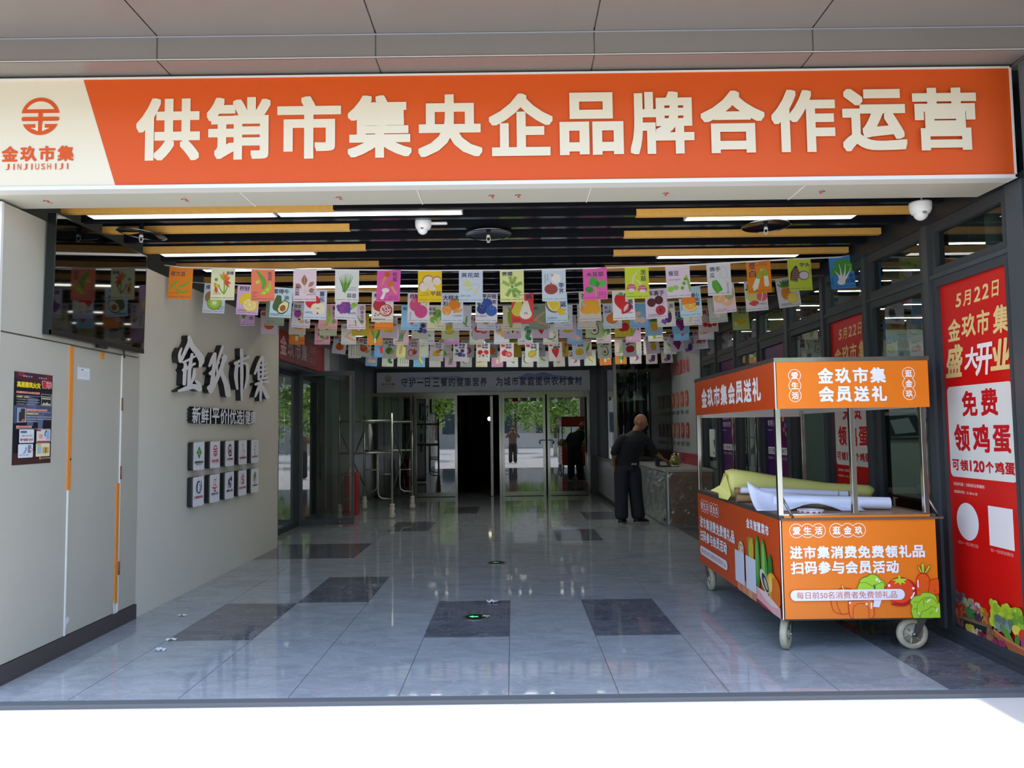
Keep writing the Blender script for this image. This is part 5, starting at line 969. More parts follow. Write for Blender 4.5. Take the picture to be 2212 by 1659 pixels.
# open collar of the bag flopping over the cart edge
a.add([(1.735, 6.13, 1.1), (1.72, 6.03, 1.09), (1.69, 6.1, 1.0), (1.62, 6.14, .955), (1.67, 6.08, .94), (1.66, 6.03, .905), (1.72, 5.99, .89), (1.75, 6.0, .93), (1.76, 6.14, .95)],
      [(0, 1, 2), (2, 1, 7), (0, 2, 8), (2, 3, 8), (2, 4, 3), (2, 7, 4), (4, 7, 6, 5), (3, 4, 8)], YEL)
tag(a.build('paper_bag', loc=(2.2, 6.03, .89)), 'long pale yellow paper bag lying at the back of the cart top', 'bag')
def roll(p, q, r_, mat, name, lb, hollow=True, strap=()):
    p, q = Vector(p), Vector(q); d_ = (q - p).normalized(); s_ = MB()
    s_.tube([p, q], r_, mat, 18, not hollow); 
    if hollow:
        s_.tube([p, q], r_ * .8, '#8a7a66' if mat != WHITE_P else WHITE_P, 18, False)
        for e_ in (p, q):
            u_ = d_.cross(Vector((0, 0, 1))).normalized(); v_ = d_.cross(u_); vs = []
            for k in range(18): an = 2 * PI * k / 18; w2 = u_ * math.cos(an) + v_ * math.sin(an); vs += [e_ + w2 * r_, e_ + w2 * r_ * .8]
            s_.add(vs, [(2 * k, 2 * k + 1, (2 * k + 3) % 36, (2 * k + 2) % 36) for k in range(18)], mat)
    o = s_.build(name, loc=(p + q) / 2)
    for t_ in strap:
        b_ = MB(); m_ = p.lerp(q, t_); b_.tube([m_ - d_ * .012, m_ + d_ * .012], r_ * 1.06, M('#d9d8d4', .4), 18); b_.build('strap', o)
    return tag(o, lb, 'roll')
WHITE_P = M('#e4e3ee', .35)
roll((1.76, 5.93, .965), (2.62, 5.83, .935), .03, M('#a5814f', .7), 'cardboard_tube', 'brown cardboard tube on the cart, behind the thin white roll')
roll((1.745, 5.84, .918), (2.5, 5.76, .916), .032, M('#a17d4c', .7), 'cardboard_tube', 'brown cardboard tube on the cart, its end poking out above the big white roll')
roll((1.77, 5.80, .985), (2.55, 5.70, .95), .026, WHITE_P, 'paper_roll', 'thin white paper roll held by two pale straps on the cart', True, (.16, .9))
roll((1.86, 5.36, .945), (2.62, 5.2, .93), .042, WHITE_P, 'paper_roll', 'thick white paper roll with a loose curling sheet at the cart front')
cs = MB(); V = []; nU, nV = 14, 10
for i in range(nU + 1):
    u_ = i / nU
    for j in range(nV + 1):
        v_ = j / nV; x = 1.70 + .72 * u_; base = 5.42 - .17 * u_
        an = -0.2 + 2.4 * (1 - v_); yy = base - .2 * (v_ ** 1.2) * (1 - .45 * u_); wave = .05 * max(0, math.sin((u_ - .3) * 6.5)) * v_
        zz = .89 + .095 * (1 - v_) ** 2 * (1.25 - .5 * u_) + wave + (.07 * (1 - u_ * 4) ** 2 * (1 - v_) if u_ < .25 else 0)
        V.append((x, yy, zz))
cs.add(V, [(i * (nV + 1) + j, i * (nV + 1) + j + 1, (i + 1) * (nV + 1) + j + 1, (i + 1) * (nV + 1) + j) for i in range(nU) for j in range(nV)], WHITE_P, True)
so_ = cs.build('paper_sheet', loc=(2.05, 5.3, .89)); sm = so_.modifiers.new('thick', 'SOLIDIFY'); sm.thickness = .002
tag(so_, 'loose white paper sheet curling under the thick roll on the cart', 'paper')
tp = MB(); tp.lathe([(.05, 0), (.085, 0), (.085, .024), (.05, .024), (.05, 0)], M('#dcd8d4', .5), (2.01, 5.06, .886), n=32, ends=False)
for k in range(10):
    an = 2 * PI * k / 10; ca, sa = math.cos(an), math.sin(an); tp.box((0, 0, 0), (0.0001, .0001, .0001), '#b2555e')
to = tp.build('tape_roll', loc=(2.01, 5.06, .886)); mk2 = MB()
for k in range(14):
    a0 = 2 * PI * k / 14; vs = []
    for q in range(4): t_ = a0 + q * .07; vs += [(2.01 + .0854 * math.cos(t_), 5.06 + .0854 * math.sin(t_), .893), (2.01 + .0854 * math.cos(t_), 5.06 + .0854 * math.sin(t_), .904)]
    mk2.add(vs, [(2 * q, 2 * q + 1, 2 * q + 3, 2 * q + 2) for q in range(3)], '#b4525c')
mk2.build('printed_band', to); tag(to, 'flat white tape roll with red print at the front of the cart top', 'tape')

# ------------------------------------------------------------ scaffold
SF = empty('scaffold_tower', (-2.45, 13.45, 0), 'steel tube scaffold frame with plastic-wrapped feet near the back left', 'scaffold')
GAL = M('#a9aaa2', .3, .9)
for fi, (ya, xl, xr) in enumerate(((12.7, -2.965, -2.065), (14.2, -2.835, -1.92))):
    for xx, si in ((xl, 1), (xr, -1)):
        a = MB(); a.tube([(xx, ya, .15), (xx, ya, 1.79)], .021, GAL, 12); a.build('post', SF)
        a = MB(); q = .24 * si; a.tube([(xx + q, ya, 1.12), (xx + q, ya, .46), (xx + q * .93, ya, .38), (xx + q * .7, ya, .34), (xx, ya, .33)], .015, GAL, 10); a.tube([(xx, ya, .75), (xx + q, ya, .75)], .012, GAL, 8); a.build('ladder_tube', SF)
        a = MB(); rnd = random.Random(fi * 3 + int(xx * 10)); prof = [(.0, 0), (.05, .003), (.055, .06), (.04, .12), (.05, .17), (.03, .21), (.045, .24), (.022, .25)]
        a.lathe(prof, M('#cfcbc0', .5, bump=.6, nscale=40), (xx, ya, .001), n=12); a.v = [(v[0] + rnd.uniform(-.008, .008), v[1] + rnd.uniform(-.008, .008), v[2] + (rnd.uniform(-.006, .006) if v[2] > .02 else 0)) for v in a.v]; a.build('wrapped_foot', SF)
    for z in (1.66, 1.115):
        a = MB(); a.tube([(xl, ya, z), (xr, ya, z)], .02, GAL, 12); a.build('crossbar', SF)
for xx, x2 in ((-2.965, -2.835), (-2.065, -1.92)):
    for za, zb in ((.45, 1.5), (1.5, .45)):
        a = MB(); a.tube([(xx, 12.7, za), (x2, 14.2, zb)], .01, M('#4a4c4a', .5, .6), 8); a.build('brace', SF)
a = MB(); a.tube([(-2.6, 13.5, 1.62), (-2.59, 13.5, 1.45), (-2.61, 13.5, 1.1)], [.02, .045, .01], '#b9b5aa', 8); tag(a.build('rag', loc=(-2.6, 13.5, 1.1)), 'pale rag hanging from the scaffold between its frames', 'rag')
a = MB(); a.tube([(-2.7, 13.5, 1.64), (-2.5, 13.5, 1.64)], .008, '#8a8c86', 6); a.build('tie_wire', SF)

# ------------------------------------------------------------ counter at the right
CN = empty('service_counter', (2.64, 12.4, 0), 'white service counter wrapped in wrinkled plastic with a brown cardboard front', 'counter')
a = MB(); a.box((2.29, 11.1, 0), (2.97, 13.86, .82), M('#9fa2a0', .4)); a.box((2.3, 11.12, 0), (2.97, 13.8, .07), '#3a3d3e'); a.build('base', CN)
a = MB(); a.box((2.27, 11.07, .82), (2.97, 13.86, .86), M('#a9adab', .25)); a.build('countertop', CN)
a = MB(); a.box((2.34, 11.085, .02), (2.965, 11.098, .815), M('#b3967b', .6, noise=.1, nscale=3)); a.build('cardboard_front', CN)
a = MB(); a.box((2.29, 11.082, .05), (2.315, 11.1, .82), '#d9dbd8'); a.build('corner_strip', CN)
a = MB(); rnd = random.Random(2); n1, n2 = 16, 22; V = []
for i in range(n1 + 1):
    for j in range(n2 + 1):
        u_, v_ = i / n1, j / n2; s_ = math.sin(9 * (u_ + v_ * .7) + 2 * math.sin(5 * v_)) * .5 + math.sin(17 * (u_ * .6 - v_) + 1.3) * .3
        V.append((2.3 + .69 * u_, 11.062 - .010 * abs(s_) - rnd.random() * .006, .03 + .78 * v_))
a.add(V, [(i * (n2 + 1) + j, (i + 1) * (n2 + 1) + j, (i + 1) * (n2 + 1) + j + 1, i * (n2 + 1) + j + 1) for i in range(n1) for j in range(n2)], FILM, False)
V = []
for i in range(n1 + 1):
    for j in range(n2 + 1):
        u_, v_ = i / n1, j / n2; s_ = math.sin(14 * u_ + 3 * math.sin(3 * v_))
        V.append((2.268 - .012 * abs(s_) - rnd.random() * .004, 13.8 - 2.72 * u_, .03 + .78 * v_))
a.add(V, [(i * (n2 + 1) + j, (i + 1) * (n2 + 1) + j, (i + 1) * (n2 + 1) + j + 1, i * (n2 + 1) + j + 1) for i in range(n1) for j in range(n2)], FILM, False)
a.build('plastic_wrap', CN)
a = MB(); a.box((2.32, 11.75, .86), (2.62, 12.05, .875), '#23262b', .004); a.box((2.3, 11.95, .87), (2.36, 12.05, .99), '#22262c', .006); a.box((2.5, 11.72, .872), (2.6, 11.78, .886), '#c9c9c4')
tag(a.build('tool_tray', loc=(2.46, 11.9, .86)), 'dark tool tray on the counter under the man\'s hand', 'tray')
a = MB(); a.lathe([(.03, -.035), (.095, -.03), (.11, 0), (.095, .03), (.03, .035)], FILM, (2.62, 11.9, .975), 'y', 24); oo = a.build('tape_dispenser', loc=(2.62, 11.9, .865)); b_ = MB(); b_.lathe([(.02, -.028), (.075, -.026), (.075, .026), (.02, .028)], M('#b8b020', .5), (2.585, 11.9, .955), 'y', 20); b_.build('yellow_core', oo)
tag(oo, 'clear disc-shaped case with yellow core on the counter', 'case')

# ------------------------------------------------------------ floor fittings and litter
for x, y, lb in ((-.19, 8.35, 'round dark floor guide light in the middle tile, farther one'), (-.31, 5.95, 'round floor guide light with green arrow on the near dark tile')):
    a = MB(); a.lathe([(.105, 0), (.105, .004), (.098, .006), (.085, .0045)], M('#6a6f72', .3, .8), (x, y, 0), n=32, ends=False); o = a.build('floor_guide_light', loc=(x, y, 0))
    a = MB(); a.lathe([(.0, .0042), (.086, .0042)], M('#15181a', .15), (x, y, 0), n=32, ends=False); a.build('lens', o)
    a = MB(); c = Cv(a, (x, y, .0046), (1, 0, 0), (0, -1, 0)); c.N = Vector((0, 0, 1)); c.poly([(-.055, -.01), (-.02, -.04), (-.02, -.02), (.02, -.02), (.02, .01), (-.02, .01), (-.02, .025)], M('#59d08a', .4, emit=.35 if y < 7 else .08)); a.build('arrow', o)
    tag(o, lb, 'floor light')
def scrap(x, y, r_, q, lb, seed):
    rnd = random.Random(seed); a = MB(); n = 5; V = []
    for i in range(n + 1):
        for j in range(n + 1): V.append((x + (i / n - .5) * r_ * 2 + rnd.uniform(-.006, .006), y + (j / n - .5) * r_ + rnd.uniform(-.006, .006), .002 + rnd.random() * r_ * .45))
    a.add(V, [(i * (n + 1) + j, (i + 1) * (n + 1) + j, (i + 1) * (n + 1) + j + 1, i * (n + 1) + j + 1) for i in range(n) for j in range(n)], q); tag(a.build('paper_scrap', loc=(x, y, 0)), lb, 'litter')
scrap(-.19, 6.45, .05, '#d5cfcb', 'crumpled white scrap on the far edge of the near dark tile', 1); scrap(-2.46, 5.4, .035, '#d9dad2', 'small white scrap beside the left dark tile corner', 2); scrap(-2.42, 5.15, .035, '#d3d6d8', 'small white scrap on the pale tile below the left dark tile', 3); scrap(-2.7, 6.12, .03, '#d6d2c4', 'small pale scrap on the floor left of the left dark tile', 4)
scrap(-.23, 5.96, .028, '#c9c49a', 'pale straw-like scrap on the near floor guide light', 9)

# ------------------------------------------------------------ the man at the counter
def skin_obj(name, verts, edges, radii, mat, sub=2, root=0):
    me = bpy.data.meshes.new(name); me.from_pydata([Vector(v) for v in verts], edges, []); o = bpy.data.objects.new(name, me); COL.objects.link(o)
    o.modifiers.new('s', 'SKIN')
    for i, r_ in enumerate(radii): me.skin_vertices[0].data[i].radius = (r_, r_) if not isinstance(r_, tuple) else r_
    me.skin_vertices[0].data[root].use_root = True
    m_ = o.modifiers.new('u', 'SUBSURF'); m_.levels = sub; m_.render_levels = sub
    bpy.context.view_layer.update()
    ev = o.evaluated_get(bpy.context.evaluated_depsgraph_get()); m2 = bpy.data.meshes.new_from_object(ev)
    vs = [v.co.copy() for v in m2.vertices]; fs = [list(p.vertices) for p in m2.polygons]
    bpy.data.objects.remove(o); bpy.data.meshes.remove(m2); return vs, fs
def fuse(name, parts, mat, vox=.008, parent=None, loc=(0, 0, 0), smooth=4):
    mb = MB()
    for vs, fs in parts: mb.add(vs, fs, mat, True)
    t_ = mb.build('tmp'); r_ = t_.modifiers.new('r', 'REMESH'); r_.mode = 'VOXEL'; r_.voxel_size = vox; r_.use_smooth_shade = True
    s_ = t_.modifiers.new('s', 'SMOOTH'); s_.iterations = smooth; s_.factor = .5
    bpy.context.view_layer.update(); ev = t_.evaluated_get(bpy.context.evaluated_depsgraph_get()); m2 = bpy.data.meshes.new_from_object(ev)
    out_ = MB(); out_.add([v.co.copy() for v in m2.vertices], [list(p.vertices) for p in m2.polygons], mat, True)
    bpy.data.objects.remove(t_); bpy.data.meshes.remove(m2)
    return out_.build(name, parent, loc)
def chain(pts): return [(i, i + 1) for i in range(len(pts) - 1)]
def head_mesh(c, yaw, pitch=0, roll=0, k=1.0):
    """head with face: local +y is the facing direction"""
    R_ = Matrix.Translation(c) @ Matrix.Rotation(yaw, 4, 'Z') @ Matrix.Rotation(pitch, 4, 'X') @ Matrix.Rotation(roll, 4, 'Y') @ Matrix.Scale(k, 4)
    vs, fs = [], []; n, m_ = 28, 22
    for i in range(m_ + 1):
        th_ = PI * i / m_; z = math.cos(th_); s_ = math.sin(th_)
        for j in range(n):
            a_ = 2 * PI * j / n; x, y = s_ * math.sin(a_), s_ * math.cos(a_)
            px, py, pz = x * .077, y * .098, z * .118
            low = max(0, -z)
            px *= 1 - .28 * low; py *= 1 - (.12 if y > 0 else .38) * low
            if y > .3: py += .006 * max(0, -z - .3); py -= .008 * math.exp(-((z - .08) / .12) ** 2) * math.exp(-((abs(x) - .38) / .2) ** 2)
            if y > .5: py += .024 * math.exp(-(x / .16) ** 2) * math.exp(-((z + .2) / .13) ** 2) + .006 * math.exp(-(x / .35) ** 2) * math.exp(-((z + .52) / .07) ** 2) + .008 * math.exp(-(x / .3) ** 2) * math.exp(-((z + .8) / .15) ** 2)
            vs.append(R_ @ Vector((px, py, pz)))
    for i in range(m_):
        for j in range(n): a_ = i * n + j; b_ = i * n + (j + 1) % n; fs.append((a_, b_, b_ + n, a_ + n))
    parts = [(vs, fs)]
    for s_ in (-1, 1):
        e_ = MB(); e_.ball((s_ * .08, -.008, -.012), (.012, .02, .034), '#000000', 12, 8); parts.append(([R_ @ Vector(v) for v in e_.v], e_.f))
    return parts, R_
def hand(wrist, dirv, up, side, curl, L=.18):
    """palm, four fingers and a thumb; side=+1 puts the thumb on the +cross side"""
    d_ = Vector(dirv).normalized(); u_ = Vector(up); u_ = (u_ - d_ * u_.dot(d_)).normalized(); s_ = d_.cross(u_) * side; W = Vector(wrist); parts = []
    palm = [W, W + d_ * L * .25, W + d_ * L * .5]; parts.append(skin_obj('h', palm, chain(palm), [(.024, .02), (.036, .017), (.04, .014)], None, 2))
    for i, (off, ln) in enumerate(((.03, .9), (.011, 1.0), (-.009, .94), (-.028, .75))):
        b_ = W + d_ * L * .48 + s_ * off; p = [b_]; dd = d_.copy(); 
        for k, fr_ in enumerate((.22, .16, .12)):
            dd = (dd - u_ * math.sin(curl * (1 + .15 * i)) * (.5 if k == 0 else .9)).normalized(); p.append(p[-1] + dd * L * fr_ * ln)
        parts.append(skin_obj('f', p, chain(p), [.0095, .009, .0082, .0068], None, 2))
    b_ = W + d_ * L * .16 + s_ * .024; p = [b_, b_ + d_ * .03 + s_ * .024 - u_ * .008, b_ + d_ * .06 + s_ * .032 - u_ * .016, b_ + d_ * .08 + s_ * .03 - u_ * .022]
    parts.append(skin_obj('t', p, chain(p), [.014, .0115, .0098, .008], None, 2)); return parts
def person(J, label, shirt, trousers, skin, vox=.008, yaw=0, hpitch=0, extra=None, handcfg=None, hair=None, sleeve=.75, wide=1.0):
    SK = M(skin, .55)
    parts, HM = head_mesh(J['head'], yaw, hpitch, 0, J.get('k', 1.0))
    nk = [J['chest'], J['neck'], Vector(J['head']) + (HM.to_3x3() @ Vector((0, -.025, -.05)))]; parts.append(skin_obj('n', nk, chain(nk), [.078, .07, .066], None))
    tor = [J['pelvis'], J['waist'], J['chest']]; parts.append(skin_obj('t', tor, chain(tor), [.12, .12, .13], None))
    for s_ in 'LR':
        arm = [J['chest'], J['sh' + s_], J['el' + s_], J['wr' + s_]]; parts.append(skin_obj('a', arm, chain(arm), [.08, .058, .042, .028], None))
        leg = [J['pelvis'], J['hip' + s_], J['kn' + s_], J['an' + s_], J['toe' + s_]]; parts.append(skin_obj('l', leg, chain(leg), [.1, .085, .055, .04, .03], None))
    for cfg in handcfg: parts += hand(*cfg)
    base = Vector(((J['anL'][0] + J['anR'][0]) / 2, (J['anL'][1] + J['anR'][1]) / 2, 0))
    body = fuse('person', parts, SK, vox, None, base, 3); tag(body, label, 'person')
    SH = M(shirt, .8, bump=.2, nscale=25); TR = M(trousers, .75, bump=.15, nscale=20); sp = []
    # torso cloth, elliptical sections across the shoulder line
    V = lambda q: Vector(J[q])
    ax = (V('shR') - V('shL')); ax.z = 0; ax.normalize(); fw = Vector((-ax.y, ax.x, 0))
    secs = [(V('pelvis') + Vector((0, 0, -.03)), .178, .135), (V('pelvis') + Vector((0, 0, .05)), .18, .138), (V('waist'), .182, .138), (V('waist').lerp(V('chest'), .5), .196, .142), (V('chest'), .215, .138), (V('chest').lerp(V('neck'), .45), .19, .115), (V('chest').lerp(V('neck'), .8), .115, .085), (V('neck'), .072, .07)]
    rings = [[p + ax * (rx * wide ** .5 * math.cos(t_)) + fw * (ry * wide ** .5 * math.sin(t_)) for t_ in [2 * PI * k / 24 for k in range(24)]] for p, rx, ry in secs]
    mb = MB(); loft(mb, rings, SH); sp.append((mb.v, mb.f))
    for s_ in 'LR':
        e_, w2 = V('el' + s_), V('wr' + s_); arm = [V('chest').lerp(V('sh' + s_), .6), V('sh' + s_), V('sh' + s_).lerp(e_, .5), e_, e_.lerp(w2, sleeve)]; sp.append(skin_obj('s', arm, chain(arm), [.1, .083, .072, .063, .05 if sleeve > .5 else .056], None))
    fuse('shirt', sp, SH, vox, body, base, 12)
    tp_ = []
    secs = [(V('pelvis') + Vector((0, 0, -.12)), .172, .128), (V('pelvis'), .176, .132), (V('pelvis') + Vector((0, 0, .07)), .168, .128)]
    rings = [[p + ax * (rx * wide ** .5 * math.cos(t_)) + fw * (ry * wide ** .5 * math.sin(t_)) for t_ in [2 * PI * k / 24 for k in range(24)]] for p, rx, ry in secs]
    mb = MB(); loft(mb, rings, TR); tp_.append((mb.v, mb.f))
    for s_ in 'LR':
        h_, k_, a_ = V('hip' + s_), V('kn' + s_), V('an' + s_); leg = [h_ + Vector((0, 0, .06)), h_.lerp(k_, .4), k_, k_.lerp(a_, .5), a_ + Vector((0, 0, -.045))]
        tp_.append(skin_obj('l', leg, chain(leg), [.115 * wide, .112 * wide, .098 * wide, .094 * wide, .1 * wide], None))
    fuse('trousers', tp_, TR, vox, body, base, 5)
    for s_ in 'LR':
        a_, t_ = V('an' + s_), V('toe' + s_); dd = (t_ - a_); dd.z = 0; dd.normalize(); sd = Vector((-dd.y, dd.x, 0)); O = Vector((a_.x, a_.y, 0)); rings = []
        for q, wd, ht in ((-.085, .02, .05), (-.075, .036, .075), (-.02, .042, .085), (.06, .044, .07), (.12, .05, .055), (.165, .044, .045), (.19, .02, .03)):
            rings.append([O + dd * q + sd * wd * x_ + Vector((0, 0, z_)) for x_, z_ in ((-1, .003), (-1.05, ht * .4), (-.75, ht * .85), (0, ht), (.75, ht * .85), (1.05, ht * .4), (1, .003), (0, .003))])
        mb = MB(); loft(mb, rings, M('#15161a', .6)); so2 = mb.build('shoe', body, base)
        mb = MB(); rings = [[(p - O) * 1.03 + O for p in (r_[0], r_[1].lerp(r_[0], .45), r_[5].lerp(r_[6], .45), r_[6], r_[7])] for r_ in rings]; loft(mb, rings, M('#b9b5ac', .6)); mb.build('sole', so2)
    if hair:
        hv = MB(); hv.ball((0, -.012, .03), (.083, .1, .098), hair, 24, 14); hv.v = [HM @ Vector(v) for v in hv.v]; hv.build('hair', body, base)
    return body, base
MJ = dict(pelvis=(1.80, 11.74, .93), waist=(1.83, 11.72, 1.08), chest=(1.885, 11.70, 1.27), neck=(1.96, 11.73, 1.445), head=(2.03, 11.765, 1.572),
          shL=(1.705, 11.64, 1.335), elL=(1.575, 11.62, 1.10), wrL=(1.575, 11.7, .96), shR=(2.09, 11.72, 1.335), elR=(2.24, 11.78, 1.10), wrR=(2.40, 11.88, .98),
          hipL=(1.715, 11.72, .87), knL=(1.695, 11.72, .48), anL=(1.685, 11.69, .08), toeL=(1.76, 11.86, .03), hipR=(1.89, 11.76, .87), knR=(1.925, 11.77, .48), anR=(1.96, 11.72, .08), toeR=(2.1, 11.79, .03), k=1.1)
man, mbase = person(MJ, 'bald person in black pullover and navy trousers leaning over the counter', '#14161c', '#1d2230', '#9a6a50', .008, yaw=math.radians(-104), hpitch=math.radians(-8),
       handcfg=[((1.575, 11.7, .97), (.0, .12, -1), (-1, .2, 0), 1, .5), ((2.39, 11.87, .985), (.8, .35, -.45), (-.2, .1, 1), 1, .75)], sleeve=.28, wide=1.2)
mb = MB(); mb.box((1.84, 11.598, .905), (1.93, 11.61, .935), '#8a919a', .004); mb.build('belt_pouch', man, mbase)
for s_ in (-1, 1): pass

# ------------------------------------------------------------ outdoors behind the viewer (mirrored in the glass)
LEAF = [M('#8db04a', .6), M('#a9c65c', .6), M('#6d9136', .6)]
def tree(x, y, h, r_, seed, lb, trunk='#6b5a48'):
    rnd = random.Random(seed); o = empty('street_tree', (x, y, -.03), lb, 'tree', 'street trees across the plaza')
    a = MB(); a.tube([(x, y, -.03), (x + .03, y, h * .25), (x - .02, y + .02, h * .5), (x, y, h * .8)], [.12, .1, .08, .03], M(trunk, .9), 10)
    for k in range(7):
        an = rnd.random() * 6.28; z = h * (.4 + .06 * k); ln = r_ * rnd.uniform(.5, .9); a.tube([(x, y, z), (x + ln * .5 * math.cos(an), y + ln * .5 * math.sin(an), z + .35), (x + ln * math.cos(an), y + ln * math.sin(an), z + .9)], [.045, .03, .01], M(trunk, .9), 6)
    a.build('trunk', o); a = MB(); a.tube([(x, y, -.03), (x + .01, y, 1.0)], [.125, .115], M('#d8d6cc', .9), 12); a.build('whitewash', o)
    a = MB()
    cl = [(x + rnd.gauss(0, r_ * .42), y + rnd.gauss(0, r_ * .42), h * .68 + rnd.gauss(0, h * .15)) for _ in range(26)]
    for _ in range(1300):
        cx, cy, cz = rnd.choice(cl); p = Vector((cx + rnd.gauss(0, r_ * .16), cy + rnd.gauss(0, r_ * .16), cz + rnd.gauss(0, r_ * .16))); s_ = rnd.uniform(.09, .18)
        u_ = Vector((rnd.gauss(0, 1), rnd.gauss(0, 1), rnd.gauss(0, .5))).normalized(); v_ = u_.cross(Vector((rnd.gauss(0, 1), rnd.gauss(0, 1), rnd.gauss(0, 1)))).normalized()
        a.add([p - u_ * s_, p - v_ * s_ * .5, p + u_ * s_, p + v_ * s_ * .5], [(0, 1, 2, 3)], rnd.choice(LEAF))
    a.build('crown', o)
for i, (x, y, h, r_, wh) in enumerate(((-3.9, -4.5, 4.4, 1.4, 'left of the middle, nearest the entrance'), (2.4, -8.5, 3.7, 1.6, 'right of the middle, front row'), (6.2, -6.5, 3.8, 1.6, 'right side, front row'), (10.5, -5.5, 4.0, 1.6, 'far right, front row'), (-9.5, -9, 5.5, 1.8, 'far left'), (0.2, -15, 4.2, 1.9, 'middle of the back row'), (5.5, -15, 4.4, 2.0, 'right part of the back row'), (-5.5, -16, 6.0, 1.9, 'left part of the back row'), (12, -13, 6, 1.9, 'far right of the back row'))):
    tree(x, y, h, r_, 20 + i, 'street tree mirrored in the back doors, ' + wh)
bd = MB(); bd.box((-40, -34, -.03), (40, -30, 13), M('#b3aca0', .8))
for z in range(4):
    for x in range(-38, 39, 4): bd.box((x, -30.02, 1.2 + z * 3), (x + 2, -29.95, 2.9 + z * 3), M('#3e4a52', .2))
tag(bd.build('apartment_building', loc=(0, -32, -.03)), 'pale building across the plaza, mirrored in the back glass', 'building')
hd_ = MB(); hd_.box((-1.5, -6.6, .55), (1.9, -6.55, 1.3), '#d7d9da'); ho = hd_.build('street_banner', loc=(.2, -6.6, -.03)); pp = MB()
for x in (-1.45, .2, 1.85): pp.tube([(x, -6.6, -.03), (x, -6.6, 1.35)], .025, '#6a6c6e', 8)
pp.build('post', ho); tag(ho, 'low white banner on posts across the plaza, mirrored in the back doors', 'banner')

PJ = dict(pelvis=(0, -.52, .90), waist=(0, -.52, 1.05), chest=(0, -.5, 1.22), neck=(0, -.48, 1.4), head=(0, -.43, 1.55),
          shL=(-.18, -.5, 1.31), elL=(-.3, -.36, 1.14), wrL=(-.09, -.17, 1.4), shR=(.18, -.5, 1.31), elR=(.3, -.36, 1.14), wrR=(.09, -.17, 1.4),
          hipL=(-.09, -.52, .84), knL=(-.1, -.52, .44), anL=(-.11, -.53, .05), toeL=(-.13, -.36, .0), hipR=(.09, -.52, .84), knR=(.1, -.52, .44), anR=(.11, -.53, .05), toeR=(.13, -.36, .0))
ph, phb = person(PJ, 'person in brown jacket and long dark trousers outside, mirrored in the back doors', '#7b6455', '#3a3230', '#c39a7c', .01, yaw=0,
       handcfg=[((-.09, -.17, 1.4), (.35, .75, .55), (0, -1, .3), -1, .5), ((.09, -.17, 1.4), (-.35, .75, .55), (0, -1, .3), 1, .5)], hair='#2a2422', sleeve=.9)
mb = MB(); mb.box((-.08, -.055, 1.43), (.08, -.045, 1.51), '#202226', .003); tag(mb.build('mobile_phone', loc=(0, -.05, 1.43)), 'dark phone held up by the person outside', 'phone')

# ------------------------------------------------------------ bunting
FW, FH = .21, 1.357
G1, G2, G3, LG, YL, RD, OG, PK, WH2, BR, PU, INK = '#6aa53a', '#3f7f34', '#93c04c', '#c0d64a', '#efd23c', '#d92b30', '#ee8a2a', '#e4508c', '#f3efe4', '#9a5a3c', '#6b3f86', '#3a3550'
def leaf(c, x, y, l, w_, a, q, vein=None):
    ca, sa = math.cos(math.radians(a)), math.sin(math.radians(a)); c.st_([(x, y), (x + ca * l * .5, y + sa * l * .5), (x + ca * l, y + sa * l)], [w_ * .15, w_, .004], q)
    if vein: c.st_([(x, y), (x + ca * l * .85, y + sa * l * .85)], .012, vein)
def i_pods(c):
    for p in ([(.08, .98), (.18, .75), (.48, .55)], [(.4, .83), (.7, .75), (.94, .48)], [(.26, .88), (.5, 1.05), (.9, 1.02)]): c.st_(p, [.04, .1, .03], G1); c.st_(p, [.01, .025, .01], G3)
    for x, y in ((.15, .52), (.65, .65), (.8, .5), (.9, .8), (.76, .93)): c.e(x, y, .015, .015, '#b8902a', 0, 6)
def i_toona(c):
    for a, l, q in ((-120, .36, G3), (-95, .42, OG), (-70, .34, '#e0683a'), (-50, .3, OG), (-30, .3, '#e0683a'), (20, .32, '#d8543a'), (50, .36, '#d8543a')): leaf(c, .55, .55, l, .13, a, q)
    for p in ([(.55, 1.12), (.57, .85), (.55, .5)], [(.55, 1.1), (.4, .9), (.32, .7)], [(.57, 1.1), (.66, .9), (.7, .75)]): c.st_(p, .05, '#8aa648')
    for x, y, a, q in ((.15, .62, 70, OG), (.25, .65, 90, LG), (.2, .78, 80, '#d8543a')): leaf(c, x, y, .3, .14, a, q)
    c.e(.22, .5, .07, .07, G1)
def i_soy(c):
    c.st_([(.2, .06), (.4, .3), (.55, .55), (.5, .85)], [.02, .16, .2, .12], G1); c.st_([(.43, 1.08), (.62, .95), (.78, .8), (.8, .52)], [.06, .17, .15, .03], '#a4ce3a')
    for x, y in ((.56, 1.02), (.7, .88)): c.e(x, y, .06, .06, '#bfe04e')
    c.e(.28, .55, .1, .075, '#c8d84a', -30)
def i_leaves(c, q='#9c6a52', v='#e0c8b4'):
    for x, y, a, l, w_ in ((.5, .95, -92, .72, .26), (.5, .9, -145, .5, .2), (.52, .85, -40, .5, .17), (.52, .95, -12, .42, .18)):
        c.st_([(.5, 1.0), (x + math.cos(math.radians(a)) * l * .4, y + math.sin(math.radians(a)) * l * .4)], .015, '#d8c89a'); ca, sa = math.cos(math.radians(a)), math.sin(math.radians(a)); leaf(c, x + ca * l * .35, y + sa * l * .35, l * .65, w_, a, q, v)
    c.st_([(.5, .7), (.5, 1.0)], .02, '#d8c89a')
